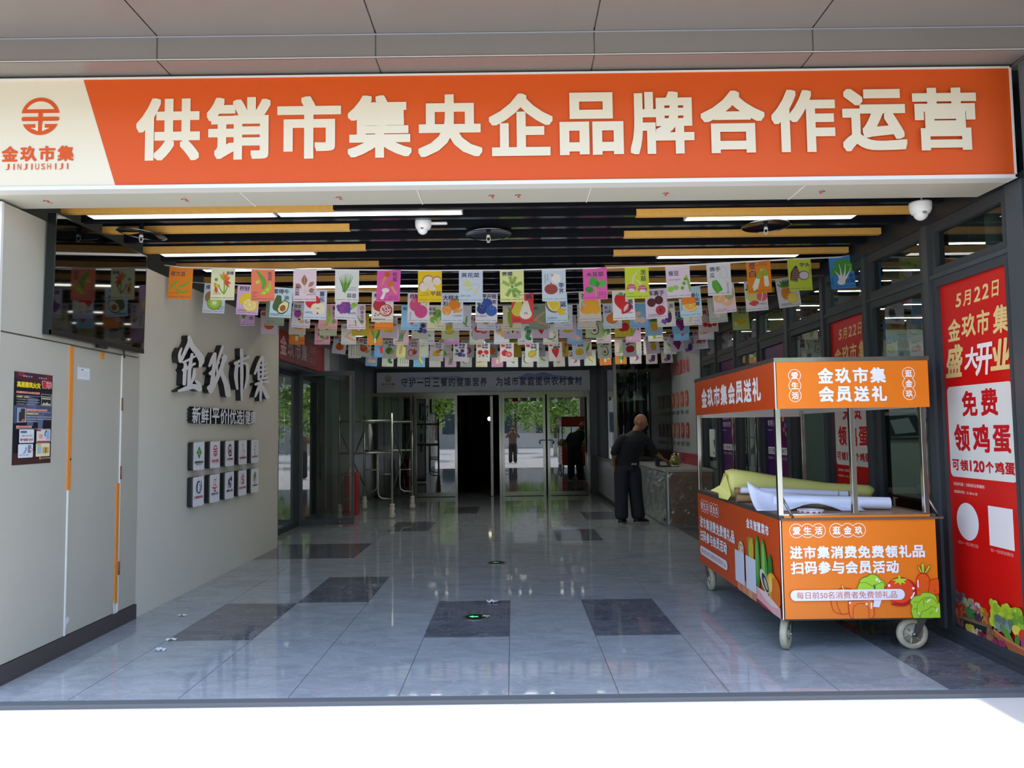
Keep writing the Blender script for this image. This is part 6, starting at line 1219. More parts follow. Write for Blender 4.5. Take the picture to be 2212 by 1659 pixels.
def i_scallion(c, n=8, q=(G2, G1, G3), base='#eeeae0', flip=1):
    for k in range(n):
        a = -125 + 62 * k / (n - 1); l = .8; x = .5 + .45 * math.cos(math.radians(a)) * 1.3; y = 1.0 + l * math.sin(math.radians(a)) * 1.05; c.st_([(.36 + .02 * (k % 3), 1.02), (.42 + (x - .42) * .4, .72), (x, y)], [.03, .055, .01], q[k % len(q)])
    c.st_([(.38, .95), (.34, 1.08), (.26, 1.2)], [.07, .05, .06], base)
def i_matsu(c):
    c.st_([(.42, .25), (.3, .42), (.22, .68)], [.12, .1, .06], '#eaa04a'); c.e(.44, .2, .13, .12, '#c8693a', 20); c.st_([(.6, .65), (.72, .85), (.84, 1.02)], [.1, .09, .1], '#efae5c'); c.e(.57, .6, .14, .13, '#d17f3c', 20)
    c.st_([(.35, .9), (.3, 1.1), (.22, 1.26)], [.12, .12, .14], WH2); c.e(.38, .88, .16, .1, WH2)
def i_oyster(c):
    for x, y, rx, ry, a in ((.22, .68, .2, .24, 20), (.42, .42, .24, .22, -15), (.78, .45, .2, .2, 10)): c.e(x, y, rx, ry, '#c08a5a', a); c.e(x + .01, y + .03, rx * .88, ry * .86, '#f0e2d2', a)
    c.st_([(.5, .55), (.55, .75), (.75, .8)], [.3, .24, .1], '#f0e2d2'); 
    for k in range(4): c.st_([(.45 + k * .07, .8), (.35 + k * .12, .45)], .008, '#d0b090')
def i_lily(c):
    for p in ([(.25, .4), (.55, .58)], [(.15, .62), (.6, .65)], [(.3, .9), (.62, .72)], [(.62, 1.08), (.82, .72)], [(.2, .5), (.5, .62)]): c.st_([p[0], ((p[0][0] + p[1][0]) / 2, (p[0][1] + p[1][1]) / 2 + .02), p[1]], [.02, .055, .015], '#dcd648')
    c.st_([(.55, .62), (.8, .6), (.85, .75)], .015, '#b8c07a')
def i_fern(c):
    for a in (-150, -100, -70, -20, 40, 75, 120):
        ca, sa = math.cos(math.radians(a)), math.sin(math.radians(a)); L_ = .45; c.st_([(.5, .72), (.5 + ca * L_, .72 + sa * L_)], .018, G2)
        for k in range(2, 7):
            x, y = .5 + ca * L_ * k / 7, .72 + sa * L_ * k / 7
            for s_ in (-1, 1): leaf(c, x, y, .11, .035, a + s_ * 50, G1)
def i_wchest(c):
    c.e(.6, .4, .2, .2, WH2); c.st_([(.45, .3), (.4, .2)], [.07, .02], '#e0682a'); c.e(.38, .85, .28, .22, '#a04a42'); c.st_([(.38, .68), (.38, .56)], [.14, .02], '#d8542a'); c.st_([(.12, .88), (.4, .95), (.64, .88)], .012, '#7c3430')
def i_malabar(c):
    c.st_([(.52, 1.22), (.52, .9), (.5, .5)], .05, '#a4c24a')
    for x, y, rx, ry, a, q in ((.42, .58, .17, .2, 20, '#48b04a'), (.8, .68, .16, .14, -20, '#58c04e'), (.24, .92, .17, .13, 15, '#3f9a42'), (.58, .7, .1, .14, 10, '#3f9a42')): c.e(x, y, rx, ry, q, a); c.st_([(x - rx * .7, y + ry * .3), (x + rx * .7, y - ry * .3)], .01, '#2f7a34')
def i_arrow(c):
    c.st_([(.3, .75), (.38, .4), (.6, .15)], [.12, .08, .02], '#ece2a8'); c.st_([(.68, .8), (.55, .62), (.42, .55)], [.1, .06, .03], '#ece2a8')
    for x, y in ((.26, .9), (.72, .95)): c.e(x, y, .2, .17, '#d06a80'); c.e(x, y + .1, .14, .08, '#f0d8dc'); c.st_([(x - .18, y - .04), (x + .18, y - .06)], .015, '#f0d8dc')
def i_fava(c):
    for x, y, rx, ry in ((.16, .98, .13, .12), (.38, .92, .13, .1)): c.e(x, y, rx, ry, '#9cd05a')
    c.st_([(.6, 1.08), (.72, .75), (.84, .4)], [.1, .2, .04], '#cfe2b4'); c.st_([(.98, 1.12), (.92, .75), (.84, .4)], [.06, .1, .03], G3)
    for x, y in ((.66, .95), (.74, .76), (.8, .58)): c.e(x, y, .07, .065, G1)
def i_chayote(c):
    c.ring(.7, .4, .16, .012, '#b9bcae', 24, ry=.26); c.st_([(.3, .72), (.36, .95), (.5, 1.2)], [.2, .34, .3], '#5fae3c'); c.st_([(.3, .7), (.38, .95), (.48, 1.28)], .02, '#86c85a'); c.st_([(.42, .75), (.54, 1.0), (.58, 1.2)], .02, '#3f8e30')
def i_zizania(c):
    for p, q in (([(.62, .38), (.45, .75)], 0), ([(.74, .3), (.78, .65)], 0)): c.st_(p, [.1, .16], '#8ec63a')
    c.st_([(.45, .75), (.3, 1.15)], [.18, .24], WH2); c.e(.3, 1.15, .12, .06, WH2, -60); c.st_([(.78, .65), (.8, 1.0)], [.17, .2], WH2); c.e(.8, 1.02, .1, .08, WH2); c.ring(.62, .38, .05, .015, WH2, 12)
def i_taro(c):
    c.st_([(.36, .3), (.3, .6), (.22, .95)], [.06, .36, .3], '#5c3a30')
    for k in range(7): c.st_([(.1 + .02 * k, .88 - k * .075), (.3, .92 - k * .075), (.44, .86 - k * .075)], .016, '#d8c6b0')
    c.e(.66, .72, .24, .2, '#8a5a44'); c.e(.67, .72, .2, .165, '#dcd6e2')
def i_cabbage(c):
    for x, y, rx, ry in ((.2, .62, .16, .16), (.4, .35, .2, .2), (.65, .3, .22, .2), (.82, .5, .16, .18), (.55, .55, .3, .22)): c.e(x, y, rx, ry, '#4f9e3c' if x < .8 else '#6fb848')
    for p in ([(.42, 1.1), (.35, .8), (.2, .6)], [(.42, 1.1), (.45, .7), (.4, .3)], [(.46, 1.1), (.6, .7), (.66, .3)], [(.48, 1.1), (.7, .8), (.86, .5)]): c.st_(p, [.18, .06, .015], WH2)
    c.e(.43, 1.08, .16, .12, WH2)
def i_kiwi(c): c.e(.3, .62, .24, .27, '#a07850'); c.e(.52, .9, .34, .31, '#8a9a3c'); c.e(.52, .88, .31, .28, '#a0cc48'); c.e(.52, .88, .2, .18, '#b8da70'); c.e(.52, .88, .1, .085, '#f0f4d8')
def i_lemon(c):
    c.e(.42, .62, .34, .24, YL, -35); c.e(.62, .92, .33, .3, '#efd23c', 15); c.e(.6, .9, .28, .25, '#f8f0c4', 15)
    for k in range(8): a = k * 45; c.st_([(.6 + .06 * math.cos(math.radians(a)), .9 + .05 * math.sin(math.radians(a))), (.6 + .22 * math.cos(math.radians(a)), .9 + .2 * math.sin(math.radians(a)))], [.02, .13], '#f2da6a')
def i_avocado(c): c.st_([(.38, .35), (.36, .6), (.34, .85)], [.2, .34, .44], '#4f6a40'); c.e(.34, .88, .22, .2, '#4f6a40'); c.st_([(.78, .6), (.66, .82), (.58, .95)], [.26, .44, .5], '#4d6238'); c.e(.57, .98, .25, .22, '#4d6238', -30); c.st_([(.76, .64), (.66, .82), (.58, .94)], [.2, .36, .42], '#ece6b0'); c.e(.57, .97, .2, .17, '#ece6b0', -30); c.e(.6, .93, .13, .15, '#a8623e', 20)
def i_apple(c): c.e(.38, .55, .34, .32, RD); c.e(.5, .85, .2, .24, '#f0e8cc', 10); c.e(.72, .85, .22, .25, '#f0e8cc', -10); c.st_([(.6, .6), (.62, .45)], .02, BR); c.e(.57, .84, .02, .035, BR); c.e(.65, .84, .02, .035, BR); c.poly([(.55, 1.1), (.61, 1.0), (.67, 1.1)], RD)
def i_grape(c):
    for k, (x, y) in enumerate([(.15, .78), (.3, .72), (.45, .7), (.6, .7), (.2, .9), (.35, .86), (.5, .84), (.65, .82), (.3, 1.0), (.45, .98), (.6, .96), (.38, .6), (.55, .58)]): c.e(x, y, .1, .1, ['#8a4aa0', '#6a52b4', '#b04a94'][k % 3])
    c.e(.85, .66, .13, .11, G3); c.e(.78, .76, .1, .08, '#a6cc50')
def i_grape2(c):
    for k, (x, y) in enumerate([(.35, .62), (.5, .58), (.65, .62), (.72, .74), (.3, .74), (.45, .72), (.6, .74), (.38, .86), (.53, .86), (.66, .87), (.46, .98), (.6, .99), (.54, 1.1)]): c.e(x, y, .1, .095, ['#8e2a72', '#a03a80', '#7a2464'][k % 3])
    leaf(c, .5, .55, .2, .1, -60, G1); leaf(c, .5, .55, .22, .1, -150, G2); leaf(c, .5, .54, .22, .1, -10, G3)
def i_pome(c):
    c.e(.36, .6, .3, .28, '#c83a3c'); c.e(.66, .82, .3, .28, '#c83a3c'); c.e(.64, .81, .25, .235, '#f0d8cc'); rnd = random.Random(4)
    for k in range(26): a, r_ = rnd.random() * 6.28, rnd.random() ** .5; c.e(.64 + .21 * r_ * math.cos(a), .81 + .2 * r_ * math.sin(a), .03, .028, '#cf3c40', 0, 6)
    for x, y in ((.2, .98), (.3, 1.05), (.16, 1.08), (.38, 1.0)): c.e(x, y, .03, .04, '#c83a3c', 30, 8)
def i_pome2(c):
    c.e(.36, .75, .24, .22, '#d6303a'); c.poly([(.3, .54), (.36, .44), (.42, .54)], '#d6303a'); c.e(.66, .84, .24, .22, '#e8c8c0'); c.e(.66, .84, .22, .2, '#dc3c44')
    for a in (20, 65, 110, 155): ca, sa = math.cos(math.radians(a)), math.sin(math.radians(a)); c.st_([(.66 - .2 * ca, .84 - .19 * sa), (.66 + .2 * ca, .84 + .19 * sa)], .02, '#f2e0da')
def i_pitaya(c):
    c.e(.35, .55, .26, .3, '#e05a88')
    for a, l in ((-110, .5), (-90, .55), (-70, .5), (-140, .3), (-40, .35)): leaf(c, .36, .45, l, .12, a, '#e8769c' if a < -80 else '#dd5080')
    c.e(.62, .86, .3, .3, '#d8508a', -20); c.e(.63, .87, .27, .27, '#e2508e', -20)
    rnd = random.Random(2)
    for k in range(16): c.e(.63 + rnd.uniform(-.18, .18), .87 + rnd.uniform(-.18, .18), .008, .01, '#b03468', 0, 5)
    leaf(c, .82, .62, .2, .07, -60, '#d8c84a')
def i_mandarin(c):
    c.e(.6, .55, .28, .26, '#ee8a24'); c.st_([(.58, .32), (.58, .22)], .03, G2); leaf(c, .66, .26, .34, .16, 35, G3, G1); c.e(.26, .78, .22, .24, '#f2a23c')
    for k in range(5): c.st_([(.27, .58), (.1 + k * .08, .78), (.26, 1.0)], .01, '#f8ddb0')
    c.st_([(.55, .92), (.66, .82), (.78, .72)], [.06, .18, .1], '#f0a840'); c.st_([(.7, .9), (.84, .82), (.96, .76)], [.05, .14, .06], '#f4b450')
def i_blueb(c): leaf(c, .3, .55, .35, .22, -70, G1); leaf(c, .28, .6, .26, .16, -150, G2); c.e(.52, .48, .24, .22, '#3b5aa8'); c.e(.3, .75, .24, .23, '#33468c'); c.e(.72, .82, .26, .25, '#3f66b4'); c.ring(.3, .62, .1, .02, '#7a92cc', 12); c.ring(.74, .66, .1, .02, '#8aa6dc', 12)
def i_blueb2(c): leaf(c, .4, .7, .34, .2, -135, G2); leaf(c, .4, .8, .32, .2, 175, '#4fa05a'); c.e(.66, .58, .15, .14, '#54509a'); c.e(.5, .85, .17, .16, '#3d3a78'); c.e(.75, .9, .15, .14, '#7c78c0'); c.e(.66, .58, .06, .055, '#2d2a58'); c.e(.5, .85, .05, .05, '#6a66b0'); c.e(.76, .9, .05, .05, '#4a4690')
def i_pear(c): c.st_([(.35, .3), (.3, .6), (.28, .85)], [.2, .4, .55], '#dccc4a'); c.e(.28, .82, .27, .24, '#dccc4a'); c.st_([(.66, .35), (.65, .6), (.64, .95)], [.16, .34, .52], '#f2ecd8'); c.e(.64, .95, .28, .24, '#f2ecd8'); c.st_([(.66, .36), (.68, .2)], .025, BR); c.e(.6, .92, .02, .04, INK, 20); c.e(.69, .92, .02, .04, INK, -20)
def i_durian(c): c.e(.36, .52, .34, .4, '#8a6a34', -25); c.e(.38, .5, .29, .36, '#eee2b0', -25); c.e(.3, .52, .12, .3, YL, -25); c.e(.5, .5, .1, .26, YL, -25); c.st_([(.5, .85), (.7, .82), (.92, .78)], [.16, .2, .06], '#e8c42c'); c.st_([(.6, .98), (.75, .95), (.92, .98)], [.1, .16, .04], '#eac830')
def i_durian2(c): c.e(.5, .8, .32, .25, '#8a9a3a', -25); c.e(.5, .79, .29, .22, '#e4cc3c', -25); c.st_([(.28, .9), (.5, .8), (.72, .66)], .02, '#f4eab0'); c.st_([(.75, .58), (.85, .46)], .06, '#b0303a')
def i_mango(c): c.e(.55, .5, .38, .2, '#f0a93a', 8); c.e(.38, .82, .34, .22, '#f0a938', -5); c.e(.72, .78, .24, .28, '#eeb030', -30)
def i_mango2(c): c.st_([(.24, .98), (.45, .78), (.7, .62)], [.1, .36, .18], YL); c.e(.64, .66, .2, .12, OG, -25); c.st_([(.4, .95), (.6, .92), (.78, .88)], [.1, .2, .1], '#f0c82c'); leaf(c, .62, .5, .36, .1, 10, G2)
def i_straw(c, tx=.5):
    c.st_([(.5, .45), (.52, .7), (.56, 1.1)], [.5, .48, .06], RD)
    for k in range(9): c.e(.36 + .15 * (k % 3), .55 + .14 * (k // 3), .012, .02, '#f4d8c0', 0, 6)
    for a in (-150, -110, -70, -30, 180, 0): leaf(c, .5, .42, .2, .08, a, G1)
def i_straw2(c): c.st_([(.38, .22), (.34, .5), (.4, .85)], [.4, .5, .1], RD); c.st_([(.75, .58), (.6, .82), (.42, 1.06)], [.3, .46, .08], '#e02e2e'); c.st_([(.7, .64), (.6, .8), (.5, .96)], [.06, .16, .04], '#f4d0cc'); [leaf(c, .38, .2, .16, .07, a, G1) for a in (-150, -90, -40, 10)]; [leaf(c, .76, .55, .16, .06, a, G3) for a in (-120, -60, 0)]
def i_cherry(c): c.st_([(.42, .2), (.55, .42)], .015, BR); c.e(.28, .62, .2, .2, '#5a2c34'); c.e(.62, .52, .2, .2, '#5a2a32'); c.e(.68, .98, .23, .22, '#b83440'); c.e(.68, .98, .06, .08, '#7a2830'); c.st_([(.75, .8), (.84, .62)], .015, BR)
def i_cherry2(c): [c.st_([(x, .85), (.55, .55), (.6, .42)], .014, G2) for x in (.25, .5, .78)]; leaf(c, .6, .42, .26, .14, 20, G1); [c.e(x, y, .14, .13, RD) for x, y in ((.24, .92), (.5, .96), (.78, .9))]
def i_orange(c): c.e(.42, .62, .34, .3, OG); c.e(.5, .88, .32, .26, OG); c.poly([(.18, .8), (.82, .76), (.8, .95), (.6, 1.1), (.35, 1.1), (.2, .95)], '#f6e6c0'); c.poly([(.22, .81), (.78, .78), (.76, .93), (.58, 1.05), (.37, 1.05), (.24, .93)], '#efb22c'); [c.st_([(.5, .8), (.25 + k * .12, 1.04)], .012, '#f8e2a0') for k in range(5)]; leaf(c, .2, .4, .26, .14, 160, G2)
def i_orange2(c): c.e(.45, .75, .27, .25, '#e8562a'); c.e(.44, .66, .1, .08, '#f08a4a'); leaf(c, .4, .52, .3, .16, 170, G1); c.st_([(.5, .98), (.72, .95), (.9, .82)], [.06, .22, .05], '#f0b440'); c.e(.8, .5, .08, .08, '#f0b868')
def i_canta(c): c.e(.3, .6, .28, .3, '#eeb888'); c.e(.75, .5, .22, .3, '#a8b878'); c.st_([(.2, .75), (.34, .6), (.42, .4)], .05, '#f6d4a8'); c.st_([(.4, .9), (.66, .95), (.92, .72)], [.08, .24, .06], '#f2bc90')
def i_pomelo(c): leaf(c, .3, .32, .3, .14, 170, G2); c.e(.38, .62, .34, .34, '#d2cf7a'); c.st_([(.15, 1.0), (.38, 1.0), (.58, .96)], [.05, .26, .06], '#dc4a52'); c.e(.76, .72, .24, .22, '#e06a70'); c.st_([(.7, .95), (.76, .75), (.8, .55)], .04, '#f4d8d4')
def pine(c, x, y, k, q='#e8a83a'):
    for a in (-150, -120, -100, -80, -60, -30): leaf(c, x, y - .24 * k, .42 * k, .12 * k, a, G1 if a % 20 else G2)
    c.e(x, y, .22 * k, .3 * k, q); [c.st_([(x - .2 * k, y - .2 * k + j * .13 * k), (x + .2 * k, y - .08 * k + j * .13 * k)], .012, '#b8762a') for j in range(4)]; [c.st_([(x + .2 * k, y - .2 * k + j * .13 * k), (x - .2 * k, y - .08 * k + j * .13 * k)], .012, '#b8762a') for j in range(4)]
def i_pine(c): pine(c, .4, .7, 1.0, '#dd8f3a'); c.e(.66, .95, .24, .26, '#e6cc4a', 10); c.e(.66, .95, .18, .2, '#ecd868', 10)
def i_pine2(c): pine(c, .55, .82, .95, '#efc03c')
def i_banana(c): c.st_([(.25, .72), (.45, .95), (.85, .8)], [.06, .22, .06], '#e6c02c'); c.st_([(.3, .62), (.55, .82), (.9, .66)], [.05, .16, .05], YL); c.e(.2, .98, .1, .09, '#f2ecc8')
def i_melon(c): c.poly([(.15, .85), (.55, .5), (.6, .88)], RD); c.st_([(.15, .86), (.38, .92), (.6, .9)], .04, G2); c.poly([(.55, .7), (.92, .68), (.75, .9)], '#dc3034'); c.st_([(.55, .9), (.75, .93), (.92, .72)], .03, G2)
def i_persim(c): c.e(.52, .82, .3, .27, '#ee8a2c'); c.e(.55, .9, .24, .17, '#e8602a'); [leaf(c, .52, .6, .16, .1, a, '#5a5040') for a in (-160, -20, 60, 120)]; c.e(.52, .59, .05, .04, '#5a5040')
def i_lime(c): c.e(.46, .78, .26, .25, '#5d9e3a'); c.st_([(.5, 1.0), (.68, .88), (.74, .7)], [.06, .22, .06], '#e4d04a'); leaf(c, .4, .5, .14, .1, -60, G2)
def i_litchi(c): c.e(.3, .7, .19, .18, RD); c.e(.72, .7, .19, .18, '#e03a3c'); c.e(.52, .9, .18, .18, '#f0e0dc'); c.e(.52, .92, .06, .09, '#8a2a24'); leaf(c, .35, .95, .2, .08, 160, G1); leaf(c, .7, .95, .2, .08, 20, G1)
def i_avo2(c): c.e(.34, .48, .12, .1, '#c8d88a'); c.e(.34, .5, .03, .03, '#8a3a2a'); c.st_([(.6, .5), (.58, .8), (.55, 1.0)], [.22, .42, .46], '#3f6a34'); c.e(.55, .98, .24, .2, '#3f6a34'); c.st_([(.58, .54), (.56, .8), (.53, .96)], [.17, .35, .4], '#eef0d0'); c.e(.53, .96, .2, .165, '#eef0d0'); c.e(.53, .9, .1, .1, '#a85a3a')
def i_apple2(c): c.st_([(.55, .55), (.6, .4)], .025, BR); leaf(c, .5, .5, .3, .14, -160, G2); c.e(.46, .8, .22, .24, '#d82a30'); c.e(.64, .78, .22, .25, '#d82a30')
def i_lemon2(c): c.e(.5, .72, .3, .2, YL, -12); c.e(.52, .86, .3, .18, '#e6bc34', -5)
def i_firepit(c): c.e(.4, .85, .2, .26, '#d83a3a'); c.e(.4, .87, .15, .2, '#f2e6e2'); leaf(c, .55, 1.0, .5, .2, -75, '#e05a44'); leaf(c, .6, 1.0, .42, .18, -55, '#d83a3a')
# vegetables of the other rows
def i_ginger(c): [c.st_(p, w_, '#cfa06a') for p, w_ in (([(.2, .9), (.5, .75), (.8, .6)], [.12, .2, .1]), ([(.45, .75), (.4, .5)], [.16, .1]))]
def i_vegmix(c): c.e(.3, .62, .2, .2, '#a04a90'); c.st_([(.55, .5), (.58, .85)], [.1, .07], '#b8c88a'); c.st_([(.75, .4), (.72, .85)], [.09, .05], '#e8c8b0'); c.e(.4, .9, .07, .06, '#8a2a3a'); c.e(.55, 1.02, .14, .09, '#ddb878'); c.ring(.84, .98, .1, .035, '#6a3440', 14, 0, 250); c.ring(.25, 1.05, .07, .02, '#e0d8b8', 12)
def i_towel(c): c.st_([(.5, .2), (.56, .6), (.4, 1.2)], [.07, .2, .12], '#8fb848'); c.st_([(.55, .7), (.72, 1.0), (.8, 1.15)], [.12, .15, .08], '#9cc452')
def i_beans(c): [c.st_(p, [.02, .09, .02], '#7faa4c') for p in ([(.4, .55), (.45, .85), (.5, 1.25)], [(.55, .6), (.7, .9), (.88, 1.15)])]
def i_pepper(c): c.st_([(.6, .5), (.62, .75), (.55, 1.05)], [.34, .36, .1], '#cf3038'); c.st_([(.6, .5), (.66, .34)], .04, G2); c.e(.68, .7, .04, .12, '#e8888a')
def i_bok(c): [c.e(x, y, rx, ry, q, a) for x, y, rx, ry, q, a in ((.55, .45, .2, .26, '#7fb04a', 20), (.75, .55, .2, .24, '#6a9e42', -10), (.35, .78, .2, .18, '#8cbb52', 0))]; c.st_([(.7, .6), (.6, .85), (.5, 1.1)], [.1, .14, .22], '#c4d898'); c.st_([(.4, .8), (.5, 1.0), (.5, 1.12)], [.06, .14, .2], '#d4e2b0')
def i_okra(c): [c.st_(p, [.05, .1, .02], '#6a9a48') for p in ([(.35, .6), (.55, .9), (.8, 1.15)], [(.75, .55), (.72, .85), (.7, 1.15)])]
def i_radish(c): c.e(.5, .75, .26, .28, '#e89a9e'); c.e(.5, .85, .18, .16, '#7ab04a'); c.e(.5, .84, .08, .07, '#c8dc70'); [leaf(c, .5, .5, .3, .09, a, G1) for a in (-120, -90, -60)]
def i_wasabi(c): c.st_([(.4, .35), (.42, .8), (.44, 1.2)], [.26, .3, .12], '#a6b63c'); [c.st_([(.4, .4), (.25 + k * .07, .05)], .025, '#7d9a4a') for k in range(5)]
def i_yam(c): c.st_([(.25, .9), (.5, .65), (.85, .4)], [.12, .13, .12], '#dfae82'); c.st_([(.4, .85), (.65, 1.0), (.95, 1.12)], [.12, .13, .12], '#d9a678')
def i_lettuce(c): [c.e(.5 + .2 * math.cos(a), .7 + .2 * math.sin(a), .14, .14, '#9cc45a' if k % 2 else '#b4d670') for k, a in enumerate([i * .9 for i in range(7)])]
def i_gourd(c): c.e(.5, .7, .24, .3, '#cfc8a0'); c.e(.5, .45, .15, .16, '#cfc8a0')
def i_pumpkin(c): c.e(.5, .82, .34, .28, '#e0822c'); [c.st_([(.5, .56), (.5 + d_, .8), (.5, 1.08)], .012, '#b8641e') for d_ in (-.28, -.12, .12, .28)]; c.st_([(.5, .56), (.55, .44)], .05, '#7a5a34')
def i_lotus(c):
    c.st_([(.15, .55), (.4, .6), (.6, .55)], [.16, .22, .14], '#e2b89c')
    for x, y in ((.35, .9), (.68, .95)): c.e(x, y, .18, .17, '#ecc4b0'); [c.e(x + .1 * math.cos(k), y + .095 * math.sin(k), .025, .025, '#b8846c', 0, 7) for k in range(0, 6)]
def i_eggp(c): c.st_([(.65, .55), (.64, .8), (.6, 1.0)], [.24, .34, .36], '#4a2f66'); c.e(.6, 1.0, .18, .16, '#4a2f66'); c.st_([(.66, .5), (.72, .25)], .04, '#9aa85a'); [leaf(c, .66, .5, .16, .08, a, '#9aa85a') for a in (30, 90, 150)]; c.st_([(.25, 1.0), (.4, 1.1), (.5, 1.15)], [.16, .24, .2], '#7a56a0')
def i_celery(c): c.st_([(.35, 1.2), (.45, .85), (.5, .5)], [.16, .12, .1], '#c4d484'); [leaf(c, .5, .5, .25, .14, a, '#a8c860') for a in (-140, -90, -40)]
def i_mush(c): c.e(.5, .62, .3, .2, '#d8b49c'); c.st_([(.5, .7), (.5, 1.05)], [.16, .2], '#eadccc'); c.e(.78, .9, .16, .1, '#e6cfc0')
def i_broc(c): [c.e(x, y, .17, .15, q) for x, y, q in ((.3, .62, '#4f8a3c'), (.5, .52, '#5f9a44'), (.7, .6, '#447a36'), (.55, .7, '#6aa850'), (.8, .72, '#cfd8a0'))]; c.st_([(.5, .8), (.48, 1.1)], [.2, .14], '#d8dcb0')
def i_herb(c): [c.e(x, y, .1, .09, G2 if k % 2 else G1) for k, (x, y) in enumerate(((.3, .4), (.45, .35), (.4, .5), (.3, .7), (.5, .68), (.45, .85), (.6, .95)))]; c.st_([(.4, .4), (.42, .8), (.6, 1.15)], .03, '#8ab050')
def i_leek(c): [c.st_(p, [.12, .16, .02], q) for p, q in (([(.5, 1.1), (.4, .7), (.2, .2)], G1), ([(.52, 1.1), (.55, .7), (.52, .15)], G3), ([(.54, 1.1), (.7, .7), (.85, .25)], G2))]; c.st_([(.52, .95), (.52, 1.25)], [.12, .08], WH2)
def i_chive(c): [c.st_([(.3 + k * .05, 1.15), (.4 + k * .045, .7), (.35 + k * .1, .15)], [.03, .035, .01], (G2, G1, '#2f7a44')[k % 3]) for k in range(7)]
def i_cuke(c): c.st_([(.3, .5), (.5, .7), (.75, .8)], [.1, .18, .1], '#5f9a3c'); [c.ring(.35 + k * .16, 1.0 - k * .04, .11, .02, '#a8c078', 16) for k in range(3)]
def i_wmelon(c): c.e(.45, .65, .32, .4, '#4f6a4a', 0); c.e(.5, .68, .27, .33, '#e0e2d8')
def i_potato(c): c.e(.42, .5, .28, .2, '#d8b078', -20); c.e(.65, .72, .24, .18, '#cfa468', 15)
def i_spin(c): [c.e(x, y, .2, .13, '#2f7a3c' if k % 2 else '#3f8e46', a) for k, (x, y, a) in enumerate(((.6, .3, -40), (.7, .5, 10), (.62, .75, -20), (.72, .95, 20)))]; c.st_([(.35, 1.25), (.45, .85), (.6, .35)], [.1, .08, .03], '#b0d2a0')
def i_caulif(c): c.e(.5, .75, .34, .3, '#5a8a48'); [c.e(.5 + .17 * math.cos(k), .7 + .15 * math.sin(k), .14, .13, '#e6e2da') for k in range(6)]; c.e(.5, .7, .15, .14, '#efece4')
def i_carrot(c): c.st_([(.2, .9), (.5, .82), (.9, .78)], [.24, .2, .08], '#d9806a'); c.e(.18, .9, .14, .13, '#e4b490')
def i_onion(c): c.e(.5, .82, .28, .26, '#a85a8e'); c.e(.4, .84, .17, .2, '#ecdce6'); c.st_([(.55, .58), (.6, .42)], .04, '#c8a878')
def i_corn(c): c.st_([(.25, .3), (.5, .65), (.8, 1.05)], [.06, .24, .12], '#e6d878'); c.st_([(.25, .3), (.4, .7), (.75, 1.1)], [.03, .1, .05], '#8fb04a')
def i_bamboo(c): c.st_([(.4, 1.1), (.5, .7), (.6, .3)], [.24, .2, .04], '#c4a878'); [c.st_([(.3, 1.0 - k * .16), (.66, .9 - k * .16)], .02, '#8a7450') for k in range(4)]
def i_aspar(c): [c.st_([(.25 + k * .2, 1.15), (.3 + k * .18, .4)], [.07, .05], '#8aa85a') for k in range(4)]; [c.e(.3 + k * .18, .36, .035, .09, '#6a7a9a') for k in range(4)]
def i_enoki(c): [c.st_([(.3 + k * .06, 1.1), (.25 + k * .075, .5)], .03, '#e8e2ea') for k in range(7)]; [c.e(.25 + k * .075, .48, .04, .03, '#cfc4d4') for k in range(7)]

W1, CR, PB, PL_, LI, HP, LM, SGE = '#e9e8e8', '#e9ead2', '#cfdbe8', '#e4d3e2', '#d9b6dc', '#ea62b0', '#cfe04a', '#9fae96'
